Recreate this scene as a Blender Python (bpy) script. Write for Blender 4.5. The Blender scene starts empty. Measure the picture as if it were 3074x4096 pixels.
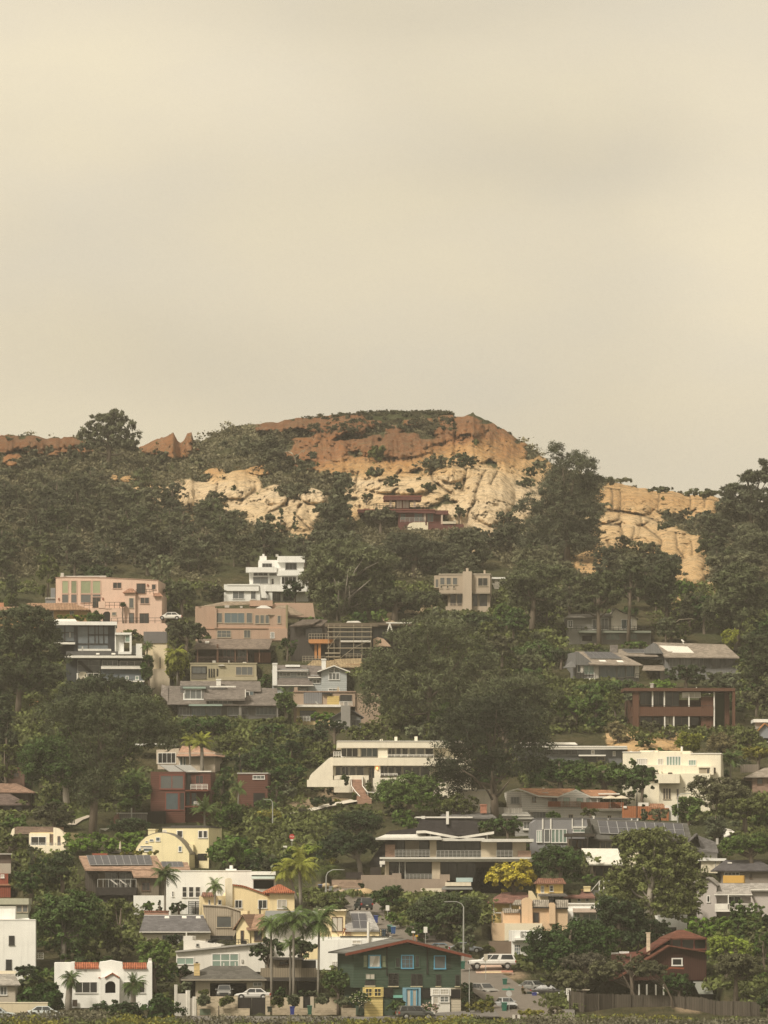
# hillside scene, written part by part: survey and materials, houses, ground, plants, vehicles, loose planting, light
import bpy,math,random
import numpy as np
from mathutils import Vector
scene=bpy.context.scene
COL=scene.collection
KS,CX,HY,CZ=5.292e-5,1537.0,3611.0,16.0
VIEWS={'A':(0,3300,.60241),'B':(1000,3300,.60241),'C':(2000,3300,.64699),'D':(0,2800,.60241),'E':(1000,2800,.60241),'F':(2000,2800,.64699),'G':(0,2200,.60241),'H':(1000,2200,.60241),'I':(2000,2200,.64699),'J':(0,1600,.60241),'K':(1000,1600,.60241),'L':(2000,1600,.64699),'N':(0,0,1.8518),'S':(0,0,1.0)}
def S(view,x,y):
 ox,oy,s=VIEWS[view]
 return ox+x*s,oy+y*s
def W(view,x,y,Y):
 sx,sy=S(view,x,y)
 return Vector(((sx-CX)*KS*Y,Y,CZ+(HY-sy)*KS*Y))
ROWS=[2315,2556,2870,3148,3426,3611,3815,4096,4200,4500,5600]
DIST=[910,860,800,750,700,660,625,580,560,380,170]
SKYX=[-3000,-1200,-300,0,320,540,600,690,765,790,890,930,1040,1260,1400,1490,1640,1810,1850,1890,1960,2040,2100,2200,2330,2430,2600,2690,2760,2850,2930,3074,3500,4200,6000]
SKYY=[2080,1950,1800,1742,1748,1790,1770,1745,1770,1770,1725,1708,1692,1668,1655,1646,1642,1652,1670,1662,1690,1735,1770,1850,1905,1922,1958,1964,1985,1980,2010,2030,2060,2100,2150]
def skyrow(sx):
 return float(np.interp(sx,SKYX,SKYY))
def depth_at(sx,sy):
 if sy>=2315:
  return float(np.interp(sy,ROWS,DIST))
 sk=skyrow(sx)
 t=min(1.0,(2315-sy)/(2315-sk))
 return 910+170*(0.8*t+0.2*t*t)
def ground_Y(view,x,y):
 return depth_at(*S(view,x,y))
def ground_z(X,Y):
 """height of the smooth terrain at world X, Y (lower slope)"""
 if Y<=910:
  row=float(np.interp(Y,DIST[::-1],ROWS[::-1]))
 else:
  sx=X/(KS*Y)+CX
  q=min(1.0,(Y-910)/170)
  t=(-0.8+math.sqrt(0.64+0.8*q))/0.4
  row=2315+(skyrow(sx)-2315)*t
 return CZ+(HY-row)*KS*Y
MATS={}
def _new(name):
 m=bpy.data.materials.new(name)
 m.use_nodes=True
 nt=m.node_tree
 b=nt.nodes['Principled BSDF']
 return m,nt,b
def N(nt,typ,**kw):
 n=nt.nodes.new(typ)
 for k,v in kw.items():
  setattr(n,k,v)
 return n
def mixrgb(nt,a,b,fac,blend='MIX'):
 n=N(nt,'ShaderNodeMix',data_type='RGBA',blend_type=blend)
 for sock,v in((n.inputs[0],fac),(n.inputs[6],a),(n.inputs[7],b)):
  if isinstance(v,(tuple,list)):
   sock.default_value=(*v[:3],1)
  elif isinstance(v,(int,float)):
   sock.default_value=v
  else:
   nt.links.new(v,sock)
 return n.outputs[2]
def ramp(nt,fac,stops):
 n=N(nt,'ShaderNodeValToRGB')
 e=n.color_ramp.elements
 while len(e)<len(stops):
  e.new(0.5)
 for el,(p,c)in zip(e,stops):
  el.position=p
  el.color=(*c,1)if len(c)==3 else c
 nt.links.new(fac,n.inputs[0])
 return n.outputs[0]
def noise(nt,vec,scale,detail=4,rough=.55,typ='FBM'):
 n=N(nt,'ShaderNodeTexNoise')
 n.inputs['Scale'].default_value=scale
 n.inputs['Detail'].default_value=detail
 n.inputs['Roughness'].default_value=rough
 if vec is not None:
  nt.links.new(vec,n.inputs['Vector'])
 return n.outputs[0]
def mapping(nt,vec,scale=(1,1,1),rot=(0,0,0)):
 n=N(nt,'ShaderNodeMapping')
 n.inputs['Scale'].default_value=scale
 n.inputs['Rotation'].default_value=rot
 nt.links.new(vec,n.inputs['Vector'])
 return n.outputs[0]
def bump(nt,b,h,strength=.3,dist=.05):
 n=N(nt,'ShaderNodeBump')
 n.inputs['Strength'].default_value=strength
 n.inputs['Distance'].default_value=dist
 nt.links.new(h,n.inputs['Height'])
 nt.links.new(n.outputs[0],b.inputs['Normal'])
def sc(c,k):
 return tuple(min(1,v*k)for v in c)
def mat(rgb,kind='stucco',rough=None):
 key=(tuple(round(v,3)for v in rgb),kind,rough)
 if key in MATS:
  return MATS[key]
 m,nt,b=_new(kind)
 tc=N(nt,'ShaderNodeTexCoord').outputs['Object']
 b.inputs['Roughness'].default_value=rough if rough is not None else.85
 b.inputs['Specular IOR Level'].default_value=.25
 L=nt.links.new
 if kind=='stucco':
  rgb=tuple(min(.78,v*1.12)for v in rgb)
  a=noise(nt,tc,.45,5,.6)
  st=noise(nt,mapping(nt,tc,(1.6,1.6,.16)),1.2,4,.6)
  c=mixrgb(nt,sc(rgb,.80),sc(rgb,1.08),a)
  c=mixrgb(nt,c,sc(rgb,.62),ramp(nt,st,[(.52,(0,0,0)),(.85,(.55,.55,.55))]))
  L(c,b.inputs['Base Color'])
  bump(nt,b,noise(nt,tc,6,3),.25,.04)
 elif kind in('siding','boards','fence'):
  sxyz=N(nt,'ShaderNodeSeparateXYZ');L(tc,sxyz.inputs[0])
  w=N(nt,'ShaderNodeMath',operation='MULTIPLY');L(sxyz.outputs[2 if kind=='siding' else 0],w.inputs[0])
  w.inputs[1].default_value=1/(.34 if kind=='siding' else.3)
  f=N(nt,'ShaderNodeMath',operation='FRACT');L(w.outputs[0],f.inputs[0])
  fl=N(nt,'ShaderNodeMath',operation='FLOOR');L(w.outputs[0],fl.inputs[0])
  wn=N(nt,'ShaderNodeTexWhiteNoise',noise_dimensions='1D');L(fl.outputs[0],wn.inputs['W'])
  a=noise(nt,tc,.6,5,.6)
  c=mixrgb(nt,sc(rgb,.8),sc(rgb,1.15),a)
  c=mixrgb(nt,c,sc(rgb,.68),wn.outputs[0],'MIX')if kind=='fence' else mixrgb(nt,c,mixrgb(nt,c,sc(rgb,.8),.5),wn.outputs[0])
  gap=ramp(nt,f.outputs[0],[(0,(1,1,1)),(.10,(1,1,1)),(.16,(0,0,0))])
  c=mixrgb(nt,c,sc(rgb,.45),gap)
  L(c,b.inputs['Base Color'])
  bump(nt,b,f.outputs[0],.5,.05)
 elif kind in('shingle','tile'):
  br=N(nt,'ShaderNodeTexBrick')
  L(mapping(nt,tc,(1,1,1),(math.radians(90)if kind=='shingle' else math.radians(90),0,0)),br.inputs['Vector'])
  br.inputs['Scale'].default_value=1.0
  br.inputs['Brick Width'].default_value=.55 if kind=='shingle' else.3
  br.inputs['Row Height'].default_value=.16 if kind=='shingle' else.22
  br.inputs['Mortar Size'].default_value=.012
  br.inputs['Color1'].default_value=(*sc(rgb,.72),1)
  br.inputs['Color2'].default_value=(*sc(rgb,1.25),1)
  br.inputs['Mortar'].default_value=(*sc(rgb,.55),1)
  c=mixrgb(nt,br.outputs[0],sc(rgb,.62),ramp(nt,noise(nt,tc,.5,6,.65),[(.45,(0,0,0)),(.75,(.8,.8,.8))]))
  c=mixrgb(nt,c,sc(rgb,1.3),ramp(nt,noise(nt,tc,2.3,3,.6),[(.55,(0,0,0)),(.8,(.5,.5,.5))]))
  L(c,b.inputs['Base Color'])
  if kind=='tile':
   wv=N(nt,'ShaderNodeTexWave',bands_direction='X');wv.inputs['Scale'].default_value=1.1
   L(tc,wv.inputs['Vector'])
   bump(nt,b,wv.outputs[0],.9,.12)
  else:
   bump(nt,b,br.outputs[1],.3,.03)
 elif kind=='brick':
  br=N(nt,'ShaderNodeTexBrick')
  L(mapping(nt,tc,(1,1,1),(math.radians(90),0,0)),br.inputs['Vector'])
  br.inputs['Brick Width'].default_value=.5;br.inputs['Row Height'].default_value=.2
  br.inputs['Color1'].default_value=(*sc(rgb,.75),1);br.inputs['Color2'].default_value=(*sc(rgb,1.2),1)
  br.inputs['Mortar'].default_value=(*sc(rgb,1.1),1)
  br.inputs['Scale'].default_value=1
  L(br.outputs[0],b.inputs['Base Color'])
 elif kind=='glass':
  inf=N(nt,'ShaderNodeObjectInfo')
  a=noise(nt,tc,.9,3,.5)
  c=mixrgb(nt,sc(rgb,.55),sc(rgb,1.5),a)
  c=mixrgb(nt,c,sc(rgb,1.9),inf.outputs['Random'])
  L(c,b.inputs['Base Color'])
  b.inputs['Roughness'].default_value=.12
  b.inputs['Specular IOR Level'].default_value=.5
 elif kind=='solar':
  sxyz=N(nt,'ShaderNodeSeparateXYZ');L(tc,sxyz.inputs[0])
  L(mixrgb(nt,sc(rgb,.8),sc(rgb,1.25),noise(nt,tc,1.5,2)),b.inputs['Base Color'])
  b.inputs['Roughness'].default_value=.28
  b.inputs['Specular IOR Level'].default_value=.5
 elif kind=='paint':
  b.inputs['Roughness'].default_value=rough if rough is not None else.35
  L(mixrgb(nt,sc(rgb,.9),sc(rgb,1.05),noise(nt,tc,1.2,3)),b.inputs['Base Color'])
  b.inputs['Specular IOR Level'].default_value=.5
  if rough is None:
   b.inputs['Coat Weight'].default_value=.4
 elif kind=='metal':
  b.inputs['Metallic'].default_value=.6
  b.inputs['Roughness'].default_value=.5
  L(mixrgb(nt,sc(rgb,.85),sc(rgb,1.1),noise(nt,tc,2,3)),b.inputs['Base Color'])
 elif kind=='lamp':
  b.inputs['Base Color'].default_value=(*rgb,1)
  b.inputs['Emission Color'].default_value=(*rgb,1)
  b.inputs['Emission Strength'].default_value=1.6
 elif kind=='bark':
  a=noise(nt,mapping(nt,tc,(3,3,.6)),2.0,5,.65)
  L(mixrgb(nt,sc(rgb,.55),sc(rgb,1.35),a),b.inputs['Base Color'])
  bump(nt,b,a,.8,.1)
 else:
  a=noise(nt,mapping(nt,tc,(2.5,2.5,.5))if kind=='wood' else tc,1.4,5,.6)
  L(mixrgb(nt,sc(rgb,.72),sc(rgb,1.2),a),b.inputs['Base Color'])
  bump(nt,b,a,.2,.03)
 MATS[key]=m
 return m
PAL={}
def foliage(rgb,var=.5,warm=(.16,.12,.05),trans=.25):
 key=('leaf',tuple(rgb),var)
 if key in PAL:
  return PAL[key]
 m,nt,b=_new('foliage')
 L=nt.links.new
 at=N(nt,'ShaderNodeAttribute',attribute_name='tint').outputs['Fac']
 inf=N(nt,'ShaderNodeObjectInfo').outputs['Random']
 c=ramp(nt,at,[(0,sc(rgb,1-var*.75)),(.5,rgb),(1,sc(rgb,1+var*1.5))])
 c=mixrgb(nt,c,mixrgb(nt,c,warm,.16),inf)
 tc=N(nt,'ShaderNodeTexCoord').outputs['Object']
 dry=ramp(nt,noise(nt,tc,.35,3,.6),[(.52,(0,0,0)),(.78,(.45,.45,.45))])
 c=mixrgb(nt,c,mixrgb(nt,c,warm,.35),dry)
 br_=N(nt,'ShaderNodeMapRange');L(inf,br_.inputs[0]);br_.inputs[3].default_value=.78;br_.inputs[4].default_value=1.3
 hs_=N(nt,'ShaderNodeHueSaturation');L(c,hs_.inputs['Color']);L(br_.outputs[0],hs_.inputs['Value']);c=hs_.outputs[0]
 L(c,b.inputs['Base Color'])
 b.inputs['Roughness'].default_value=.6
 b.inputs['Specular IOR Level'].default_value=.22
 tr=N(nt,'ShaderNodeBsdfTranslucent');L(c,tr.inputs[0])
 mx=N(nt,'ShaderNodeMixShader');mx.inputs[0].default_value=trans
 L(b.outputs[0],mx.inputs[1]);L(tr.outputs[0],mx.inputs[2])
 L(mx.outputs[0],nt.nodes['Material Output'].inputs[0])
 PAL[key]=m
 return m
class MB:
 def __init__(self):
  self.v=[];self.f=[]
 def add(self,vs,fs):
  o=len(self.v)
  self.v+=[tuple(p)for p in vs]
  self.f+=[tuple(i+o for i in f)for f in fs]
  return self
 def box(self,u0,u1,v0,v1,w0,w1):
  if u0>u1:u0,u1=u1,u0
  if v0>v1:v0,v1=v1,v0
  if w0>w1:w0,w1=w1,w0
  return self.add([(u0,v0,w0),(u1,v0,w0),(u1,v1,w0),(u0,v1,w0),(u0,v0,w1),(u1,v0,w1),(u1,v1,w1),(u0,v1,w1)],[(0,3,2,1),(4,5,6,7),(0,1,5,4),(1,2,6,5),(2,3,7,6),(3,0,4,7)])
 def extrude(self,poly,vec):
  """closed polygon of 3-D points pushed along vec"""
  n=len(poly);vec=Vector(vec)
  a=[Vector(p)for p in poly];b=[p+vec for p in a]
  fs=[tuple(range(n)),tuple(range(2*n-1,n-1,-1))]
  fs+=[(i,i+n,(i+1)%n+n,(i+1)%n)for i in range(n)]
  return self.add(a+b,fs)
 def ribbon(self,path,vec,th):
  """open polyline (3-D) with thickness th downwards, pushed along vec"""
  for p,q in zip(path[:-1],path[1:]):
   p=Vector(p);q=Vector(q);d=Vector((0,0,-th))
   self.extrude([p,q,q+d,p+d],vec)
  return self
 def tube(self,pts,rad,n=6,cap=True):
  pts=[Vector(p)for p in pts]
  if not isinstance(rad,(list,tuple)):
   rad=[rad]*len(pts)
  rings=[]
  for i,p in enumerate(pts):
   d=(pts[min(i+1,len(pts)-1)]-pts[max(i-1,0)]).normalized()
   a=d.cross(Vector((0,1,0)if abs(d.y)<.9 else(1,0,0))).normalized()
   b=d.cross(a)
   rings+=[p+(a*math.cos(2*math.pi*k/n)+b*math.sin(2*math.pi*k/n))*rad[i]for k in range(n)]
  fs=[]
  for i in range(len(pts)-1):
   for k in range(n):
    k2=(k+1)%n
    fs.append((i*n+k,i*n+k2,(i+1)*n+k2,(i+1)*n+k))
  if cap:
   fs+=[tuple(range(n))[::-1],tuple(range((len(pts)-1)*n,len(pts)*n))]
  return self.add(rings,fs)
 def lathe(self,c,prof,n=16):
  """prof: (radius, height) pairs round the z axis at c"""
  c=Vector(c);vs=[];fs=[]
  for r,h in prof:
   vs+=[c+Vector((r*math.cos(2*math.pi*k/n),r*math.sin(2*math.pi*k/n),h))for k in range(n)]
  for i in range(len(prof)-1):
   for k in range(n):
    k2=(k+1)%n
    fs.append((i*n+k,i*n+k2,(i+1)*n+k2,(i+1)*n+k))
  fs+=[tuple(range(n))[::-1],tuple(range((len(prof)-1)*n,len(prof)*n))]
  return self.add(vs,fs)
 def build(self,name,m,parent=None,loc=None,rz=0,smooth=False):
  me=bpy.data.meshes.new(name)
  me.from_pydata(self.v,[],self.f)
  me.update()
  if m:me.materials.append(m)
  if smooth:
   me.polygons.foreach_set('use_smooth',[True]*len(me.polygons))
  o=bpy.data.objects.new(name,me)
  COL.objects.link(o)
  if parent:o.parent=parent
  if loc is not None:o.location=loc
  if rz:o.rotation_euler.z=rz
  return o
def tag(o,label=None,cat=None,group=None,kind=None):
 if label:o['label']=label
 if cat:o['category']=cat
 if group:o['group']=group
 if kind:o['kind']=kind
 return o
def empty(name,loc,rz=0,label=None,cat=None,group=None):
 o=bpy.data.objects.new(name,None)
 o.empty_display_size=.5
 COL.objects.link(o)
 o.location=loc;o.rotation_euler.z=rz
 return tag(o,label,cat,group)
def copy_tree(o,parent=None):
 c=o.copy();COL.objects.link(c)
 c.parent=parent
 for ch in list(o.children):
  copy_tree(ch,c)
 return c
WHITE=(.74,.72,.67);CREAM=(.68,.62,.49);YELLOW=(.66,.55,.32);PINK=(.56,.38,.30)
GREYT=(.16,.155,.15)
FR={'white':mat((.72,.71,.68),'paint',.6),'dark':mat((.035,.033,.03),'paint',.6),'grey':mat((.22,.22,.21),'paint',.6),'blue':mat((.17,.36,.45),'paint',.6),'yellow':mat((.72,.58,.22),'paint',.6),'brown':mat((.12,.07,.045),'paint',.6),'tan':mat((.42,.36,.27),'paint',.6),'red':mat((.18,.05,.035),'paint',.6),'pink':mat((.5,.34,.27),'paint',.6),'sky':mat((.10,.32,.48),'paint',.6),'green':mat((.05,.09,.06),'paint',.6)}
PN={'dark':mat((.022,.022,.022),'glass'),'grey':mat((.07,.075,.075),'glass'),'blue':mat((.055,.075,.085),'glass'),'teal':mat((.14,.19,.165),'glass'),'curtain':mat((.33,.31,.27),'glass'),'black':mat((.012,.012,.012),'glass'),'sage':mat((.17,.19,.12),'glass')}
def fm(x):
 return FR[x]if isinstance(x,str)else x
BLD=[]
class House:
 def __init__(self,name,view,base,Y,yaw,label,cat='house',group=None):
  self.view=view;self.yaw=yaw;self.O=W(view,base[0],base[1],Y);self.Y=Y
  self.uh=Vector((math.cos(yaw),math.sin(yaw),0));self.vh=Vector((-math.sin(yaw),math.cos(yaw),0))
  self.e=empty(name,self.O,yaw,label,cat,group)
  self.fp=[1e9,-1e9,1e9,-1e9];self.sb=[1e9,1e9,-1e9,-1e9]
  BLD.append(self)
 def P(self,x,y,v=0.0):
  sx,sy=S(self.view,x,y)
  d=Vector(((sx-CX)*KS,1,(HY-sy)*KS));C=Vector((0,0,CZ))
  t=((self.O-C).dot(self.vh)+v)/d.dot(self.vh)
  p=C+d*t-self.O
  return Vector((p.dot(self.uh),v,p.z))
 def _reg(self,x0,y0,x1,y1,u0,u1,v0,v1):
  a=S(self.view,min(x0,x1),min(y0,y1));b=S(self.view,max(x0,x1),max(y0,y1))
  self.sb=[min(self.sb[0],a[0]),min(self.sb[1],a[1]),max(self.sb[2],b[0]),max(self.sb[3],b[1])]
  self.fp=[min(self.fp[0],u0,u1),max(self.fp[1],u0,u1),min(self.fp[2],v0),max(self.fp[3],v1)]
 def _sb(self,xs,ys):
  a=S(self.view,min(xs),min(ys));b=S(self.view,max(xs),max(ys))
  self.sb=[min(self.sb[0],a[0]),min(self.sb[1],a[1]),max(self.sb[2],b[0]),max(self.sb[3],b[1])]
 def shape(self,mb,s):
  k=s[0]
  if k=='b':
   _,x0,y0,x1,y1,v0,v1=s[:7];ext=s[7]if len(s)>7 else 0
   a=self.P(x0,y0,v0);b=self.P(x1,y1,v0)
   mb.box(a.x,b.x,v0,v1,b.z-ext,a.z)
   self._reg(x0,y0,x1,y1,a.x,b.x,v0,v1)
  elif k=='p':
   _,pts,v0,v1=s
   q=[self.P(x,y,v0)for x,y in pts]
   mb.extrude(q,(0,v1-v0,0))
   xs=[p[0]for p in pts];ys=[p[1]for p in pts]
   self._reg(min(xs),min(ys),max(xs),max(ys),min(p.x for p in q),max(p.x for p in q),v0,v1)
  elif k=='l':
   _,pts,v0,v1,th=s
   self._sb([q[0]for q in pts],[q[1]for q in pts])
   mb.ribbon([self.P(x,y,v0)for x,y in pts],(0,v1-v0,0),th)
  elif k=='s':
   _,pts,th=s
   self._sb([q[0]for q in pts],[q[1]for q in pts])
   mb.extrude([self.P(*p)for p in pts],(0,0,-th))
  elif k=='gu':
   _,x0,x1,ye,yr,v0,v1,th=s
   vm=(v0+v1)/2
   a=self.P(x0,ye,v0);b=self.P(x1,ye,v0);r=self.P(x0,yr,vm).z
   mb.ribbon([(a.x,v0,a.z),(a.x,vm,r),(a.x,v1,a.z)],(b.x-a.x,0,0),th)
   self._reg(x0,yr,x1,ye,a.x,b.x,v0,v1)
  elif k=='gw':
   _,x0,x1,ye,yr,v0,v1,i=s
   vm=(v0+v1)/2
   a=self.P(x0,ye,v0);b=self.P(x1,ye,v0);r=self.P(x0,yr,vm).z-.15
   for u in(a.x+i,b.x-i-.2):
    mb.extrude([(u,v0+i,a.z-.1),(u,v1-i,a.z-.1),(u,vm,r)],(.2,0,0))
  elif k=='h':
   _,x0,x1,ye,xr0,xr1,yr,v0,v1,th=s
   vm=(v0+v1)/2
   a=self.P(x0,ye,v0);b=self.P(x1,ye,v0);r0=self.P(xr0,yr,vm);r1=self.P(xr1,yr,vm)
   w=a.z;e=[(a.x,v0,w),(b.x,v0,w),(b.x,v1,w),(a.x,v1,w)]
   lo=[(p[0],p[1],w-th)for p in e]
   mb.add(e+[r0,r1]+lo,[(0,1,5,4),(1,2,5),(2,3,4,5),(3,0,4),(0,6,7,1),(1,7,8,2),(2,8,9,3),(3,9,6,0),(6,9,8,7)])
   self._reg(x0,yr,x1,ye,a.x,b.x,v0,v1)
  elif k=='t':
   _,pts,r=s
   mb.tube([self.P(*p)for p in pts],r)
  elif k=='rail':
   _,x0,y0,x1,y1,v,nb,npost=s
   a=self.P(x0,y0,v);b=self.P(x1,y1,v);t=.035
   for i in range(nb):
    w=a.z+(b.z-a.z)*i/max(1,nb)
    mb.box(a.x,b.x,v-t,v+t,w-t,w+t)
   for i in range(npost):
    u=a.x+(b.x-a.x)*i/max(1,npost-1)
    mb.box(u-t,u+t,v-t*.9,v+t*.9,b.z,a.z)
  elif k=='bal':
   _,x0,y0,x1,y1,v,n,wd=s
   a=self.P(x0,y0,v);b=self.P(x1,y1,v)
   for i in range(n):
    u=a.x+(b.x-a.x)*i/max(1,n-1)
    mb.box(u-wd/2,u+wd/2,v-wd/2,v+wd/2,b.z,a.z)
 def part(self,name,m,*shapes,parent=None,label=None,smooth=False):
  mb=MB()
  for s in shapes:
   self.shape(mb,s)
  o=mb.build(name,m,parent or self.e,smooth=smooth)
  if label:o['label']=label
  return o
 def each(self,name,m,*shapes):
  for s in shapes:self.part(name,m,s)
 def wall(self,m,*shapes,**k):
  return self.part('wall',m,*shapes,**k)
 def roof(self,m,*shapes,**k):
  return self.part('roof',m,*shapes,**k)
 def win(self,x0,y0,x1,y1,nx=1,ny=1,v=0.0,frame='white',pane='dark',fw=.09,name='window',label=None,proud=.08,mw=.055):
  a=self.P(x0,y0,v);b=self.P(x1,y1,v)
  u0,u1,w0,w1=a.x,b.x,b.z,a.z
  fw=min(fw,(u1-u0)*.2,(w1-w0)*.2)
  mb=MB();p=v-proud
  mb.box(u0,u0+fw,p,v+.03,w0,w1);mb.box(u1-fw,u1,p,v+.03,w0,w1)
  mb.box(u0+fw,u1-fw,p,v+.03,w1-fw,w1);mb.box(u0-.04,u1+.04,p-.05,v+.03,w0-.05,w0+fw*.8)
  for i in range(1,nx):
   u=u0+(u1-u0)*i/nx
   mb.box(u-mw/2,u+mw/2,p+.02,v+.02,w0+fw,w1-fw)
  for j in range(1,ny):
   w=w0+(w1-w0)*j/ny
   mb.box(u0+fw,u1-fw,p+.025,v+.015,w-mw/2,w+mw/2)
  f=mb.build(name,fm(frame),self.e)
  if label:f['label']=label
  g=MB().box(u0+fw*.5,u1-fw*.5,v-proud+.05,v-.005,w0+fw*.5,w1-fw*.5)
  g.build('pane',PN[pane],f)
  return f
 def wins(self,rects,**k):
  for r in rects:
   self.win(*r,**k)
 def solar(self,corners,nx,ny,parent=None):
  """corners (x,y,v) clockwise from top left; panels lie on the roof"""
  q=[self.P(*c)+Vector((0,-.05,.16))for c in corners]
  nn=(q[1]-q[0]).cross(q[2]-q[0]);d3=(q[0]-q[3]).dot(nn)/nn.z;q[3]=q[3]+Vector((0,0,d3))
  fr=MB();fr.extrude(q,(0,0,-.05))
  f=fr.build('solar_panel',mat((.45,.45,.45),'metal'),self.e)
  g=MB()
  for i in range(nx):
   for j in range(ny):
    s0,s1=(i+.04)/nx,(i+.96)/nx;t0,t1=(j+.04)/ny,(j+.96)/ny
    f4=lambda s,t:(q[0]*(1-s)+q[1]*s)*(1-t)+(q[3]*(1-s)+q[2]*s)*t+Vector((0,-.01,.035))
    g.extrude([f4(s0,t0),f4(s1,t0),f4(s1,t1),f4(s0,t1)],(0,0,-.025))
  g.build('cell',mat((.05,.05,.06),'solar'),f)
  return f
w_=mat(WHITE);cr=mat(CREAM);ye=mat((.66,.56,.35));dk=mat((.03,.028,.026),'wood');shg=mat((.12,.115,.11),'shingle')
wtrim=mat((.72,.70,.65),'flat');gtrim=mat((.42,.41,.38),'flat');conc=mat((.40,.36,.30),'concrete')
tile=mat((.37,.125,.065),'tile');btile=mat((.24,.12,.085),'tile');brn=mat((.20,.13,.09),'shingle')
dwood=mat((.06,.045,.035),'wood');iron=mat((.03,.03,.03),'metal');steel=mat((.4,.4,.38),'metal')
void_=mat((.018,.017,.016),'flat')  # near black that paints the shade inside openings and recesses
H=House('white_house','A',(100,970),608,.06,'tall plain white box house cut by the left edge, with two small dark windows')
H.wall(w_,('b',-90,632,238,975,0,9,3),('b',-90,545,104,640,2,9),('b',-90,626,238,633,-.06,.3),('b',112,618,195,632,3,6))
H.wins([(60,735,98,797),(40,893,80,962)],frame='dark',pane='dark')
H.part('balcony',gtrim,('b',238,884,290,892,1,4),('rail',240,850,290,884,1,3,4))
H.part('roof_coping',wtrim,('b',-90,541,106,546,1.9,2.3))
H=House('bungalow','A',(60,1190),596,0,'small bungalow with a low grey roof at the lower left corner')
H.wall(mat((.40,.36,.30)),('b',-80,1055,104,1195,0,7,2))
H.roof(mat((.30,.28,.25),'shingle'),('s',[(-90,1060,-.6),(138,1058,-.6),(95,985,4),(-90,985,4)],.15))
H.part('fascia',cr,('b',-90,968,110,990,3.8,4.2))
H.win(-20,1072,50,1130,3,1,frame='white',pane='grey')
H=House('mission_house','A',(740,1190),594,.05,'white Mission style house with two sloping red tile strips and an arched porch')
H.wall(w_,('p',[(470,1215),(470,912),(494,912),(498,955),(655,955),(662,912),(700,908),(735,900),(775,908),(812,914),(818,955),(974,955),(980,912),(1012,912),(1012,1215)],0,8),('b',362,915,470,1215,1.5,8),('b',985,893,1010,915,.3,1.2))
H.roof(tile,('s',[(497,946,-.25),(657,946,-.25),(655,911,1.0),(499,911,1.0)],.18),label='strip of bright red barrel tile')
H.roof(tile,('s',[(816,946,-.25),(976,946,-.25),(973,913,1.0),(818,913,1.0)],.18),label='strip of bright red barrel tile')
H.part('chimney',mat((.4,.38,.34),'brick'),('b',988,884,1008,897,.25,1.25))
H.part('porch',w_,('p',[(665,1200),(665,1015),(700,1008),(748,980),(795,1008),(795,1200),(768,1200),(768,1060),(760,1045),(745,1037),(728,1037),(712,1045),(700,1060),(700,1200)],-1.6,0),('b',666,1116,794,1200,-1.62,-.2),('p',[(795,1200),(795,1040),(770,1085),(770,1200)],-1.0,-.8))
H.part('porch_tile',tile,('l',[(698,1010),(748,980),(797,1010)],-1.8,-.7,.16))
H.part('porch_tile',tile,('b',655,1012,667,1020,-1.7,-.2))
H.part('door',void_,('b',701,1038,768,1120,-.15,.05))
H.win(498,1040,650,1116,3,1,frame='white',pane='dark',label='wide dark window in three lights')
H.win(820,1040,966,1116,3,1,frame='white',pane='dark')
H.each('vent',gtrim,('b',562,963,578,975,-.05,.05),('b',885,966,900,978,-.05,.05))
H.part('gate',dwood,('b',482,1160,515,1205,-.4,-.3))
H=House('garage','A',(100,620),650,0,'low pale green flat roofed garage between the white box house and the dark trees','garage')
H.roof(mat((.42,.42,.33),'flat'),('b',-60,487,192,528,0,6))
H.wall(mat((.33,.34,.28)),('b',-60,528,188,640,.4,6))
H.wins([(108,530,150,580),(150,530,188,580)],v=.4,frame='tan',pane='grey')
H=House('red_cabin','A',(30,480),672,.1,'red timber house with a dull brown flat roof cut by the left edge')
H.wall(mat((.24,.07,.045),'boards'),('b',-90,398,72,490,0,6,2),('b',-90,322,56,392,2,7))
H.part('band',mat((.36,.17,.11),'flat'),('b',-90,390,76,402,-.2,6))
H.wall(mat((.10,.075,.065)),('b',-90,195,76,325,4,9),label='dark upper wall')
H.roof(gtrim,('b',-90,188,80,196,3.5,9.5))
H.win(5,328,30,352,v=2,frame='white',pane='curtain')
H.wall(mat((.36,.33,.28)),('b',-90,255,74,322,3.2,4.1),label='pale grey lower wall')
sol=mat((.17,.145,.11),'boards')
H=House('brown_house','A',(800,465),669,-.10,'dark brown timber house with a tan shingle roof carrying sixteen solar panels')
H.wall(mat((.07,.06,.05),'boards'),('b',566,292,905,520,2.2,9))
H.wall(sol,('b',905,338,1056,470,0,8,3),('p',[(1056,470),(1056,300),(1086,296),(1086,470)],.6,8),label='olive brown board wall')
H.wall(sol,('b',655,300,700,416,2.1,2.4),label='olive brown board wall')
troof=mat((.30,.20,.145),'shingle')
H.roof(troof,('s',[(525,205,5.2),(1040,203,5.2),(1090,294,-.4),(566,290,.1)],.3),('s',[(872,291,-.05),(1050,291,-.05),(1058,340,-.9),(890,338,-.9)],.25))
H.solar([(576,208,4.7),(998,207,4.7),(1014,270,.9),(598,267,.9)],9,2)
H.part('deck',mat((.03,.027,.025),'wood'),('b',640,414,908,466,-.8,2.2),('b',648,452,905,520,-.2,2))
H.part('railing',steel,('rail',650,360,905,414,-.7,1,8))
H.wins([(700,313,785,415),(795,313,880,415)],nx=2,v=2.2,frame='grey',pane='grey',name='sliding_door')
H.win(942,378,1000,438,2,1,frame='brown',pane='dark')
H.wall(sol,('b',1075,296,1262,360,2,7,3),label='low wing at the right end')
H.roof(troof,('s',[(1062,296,1.2),(1266,296,1.2),(1248,247,5),(1066,245,5)],.2),label='low roof with four panels')
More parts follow.
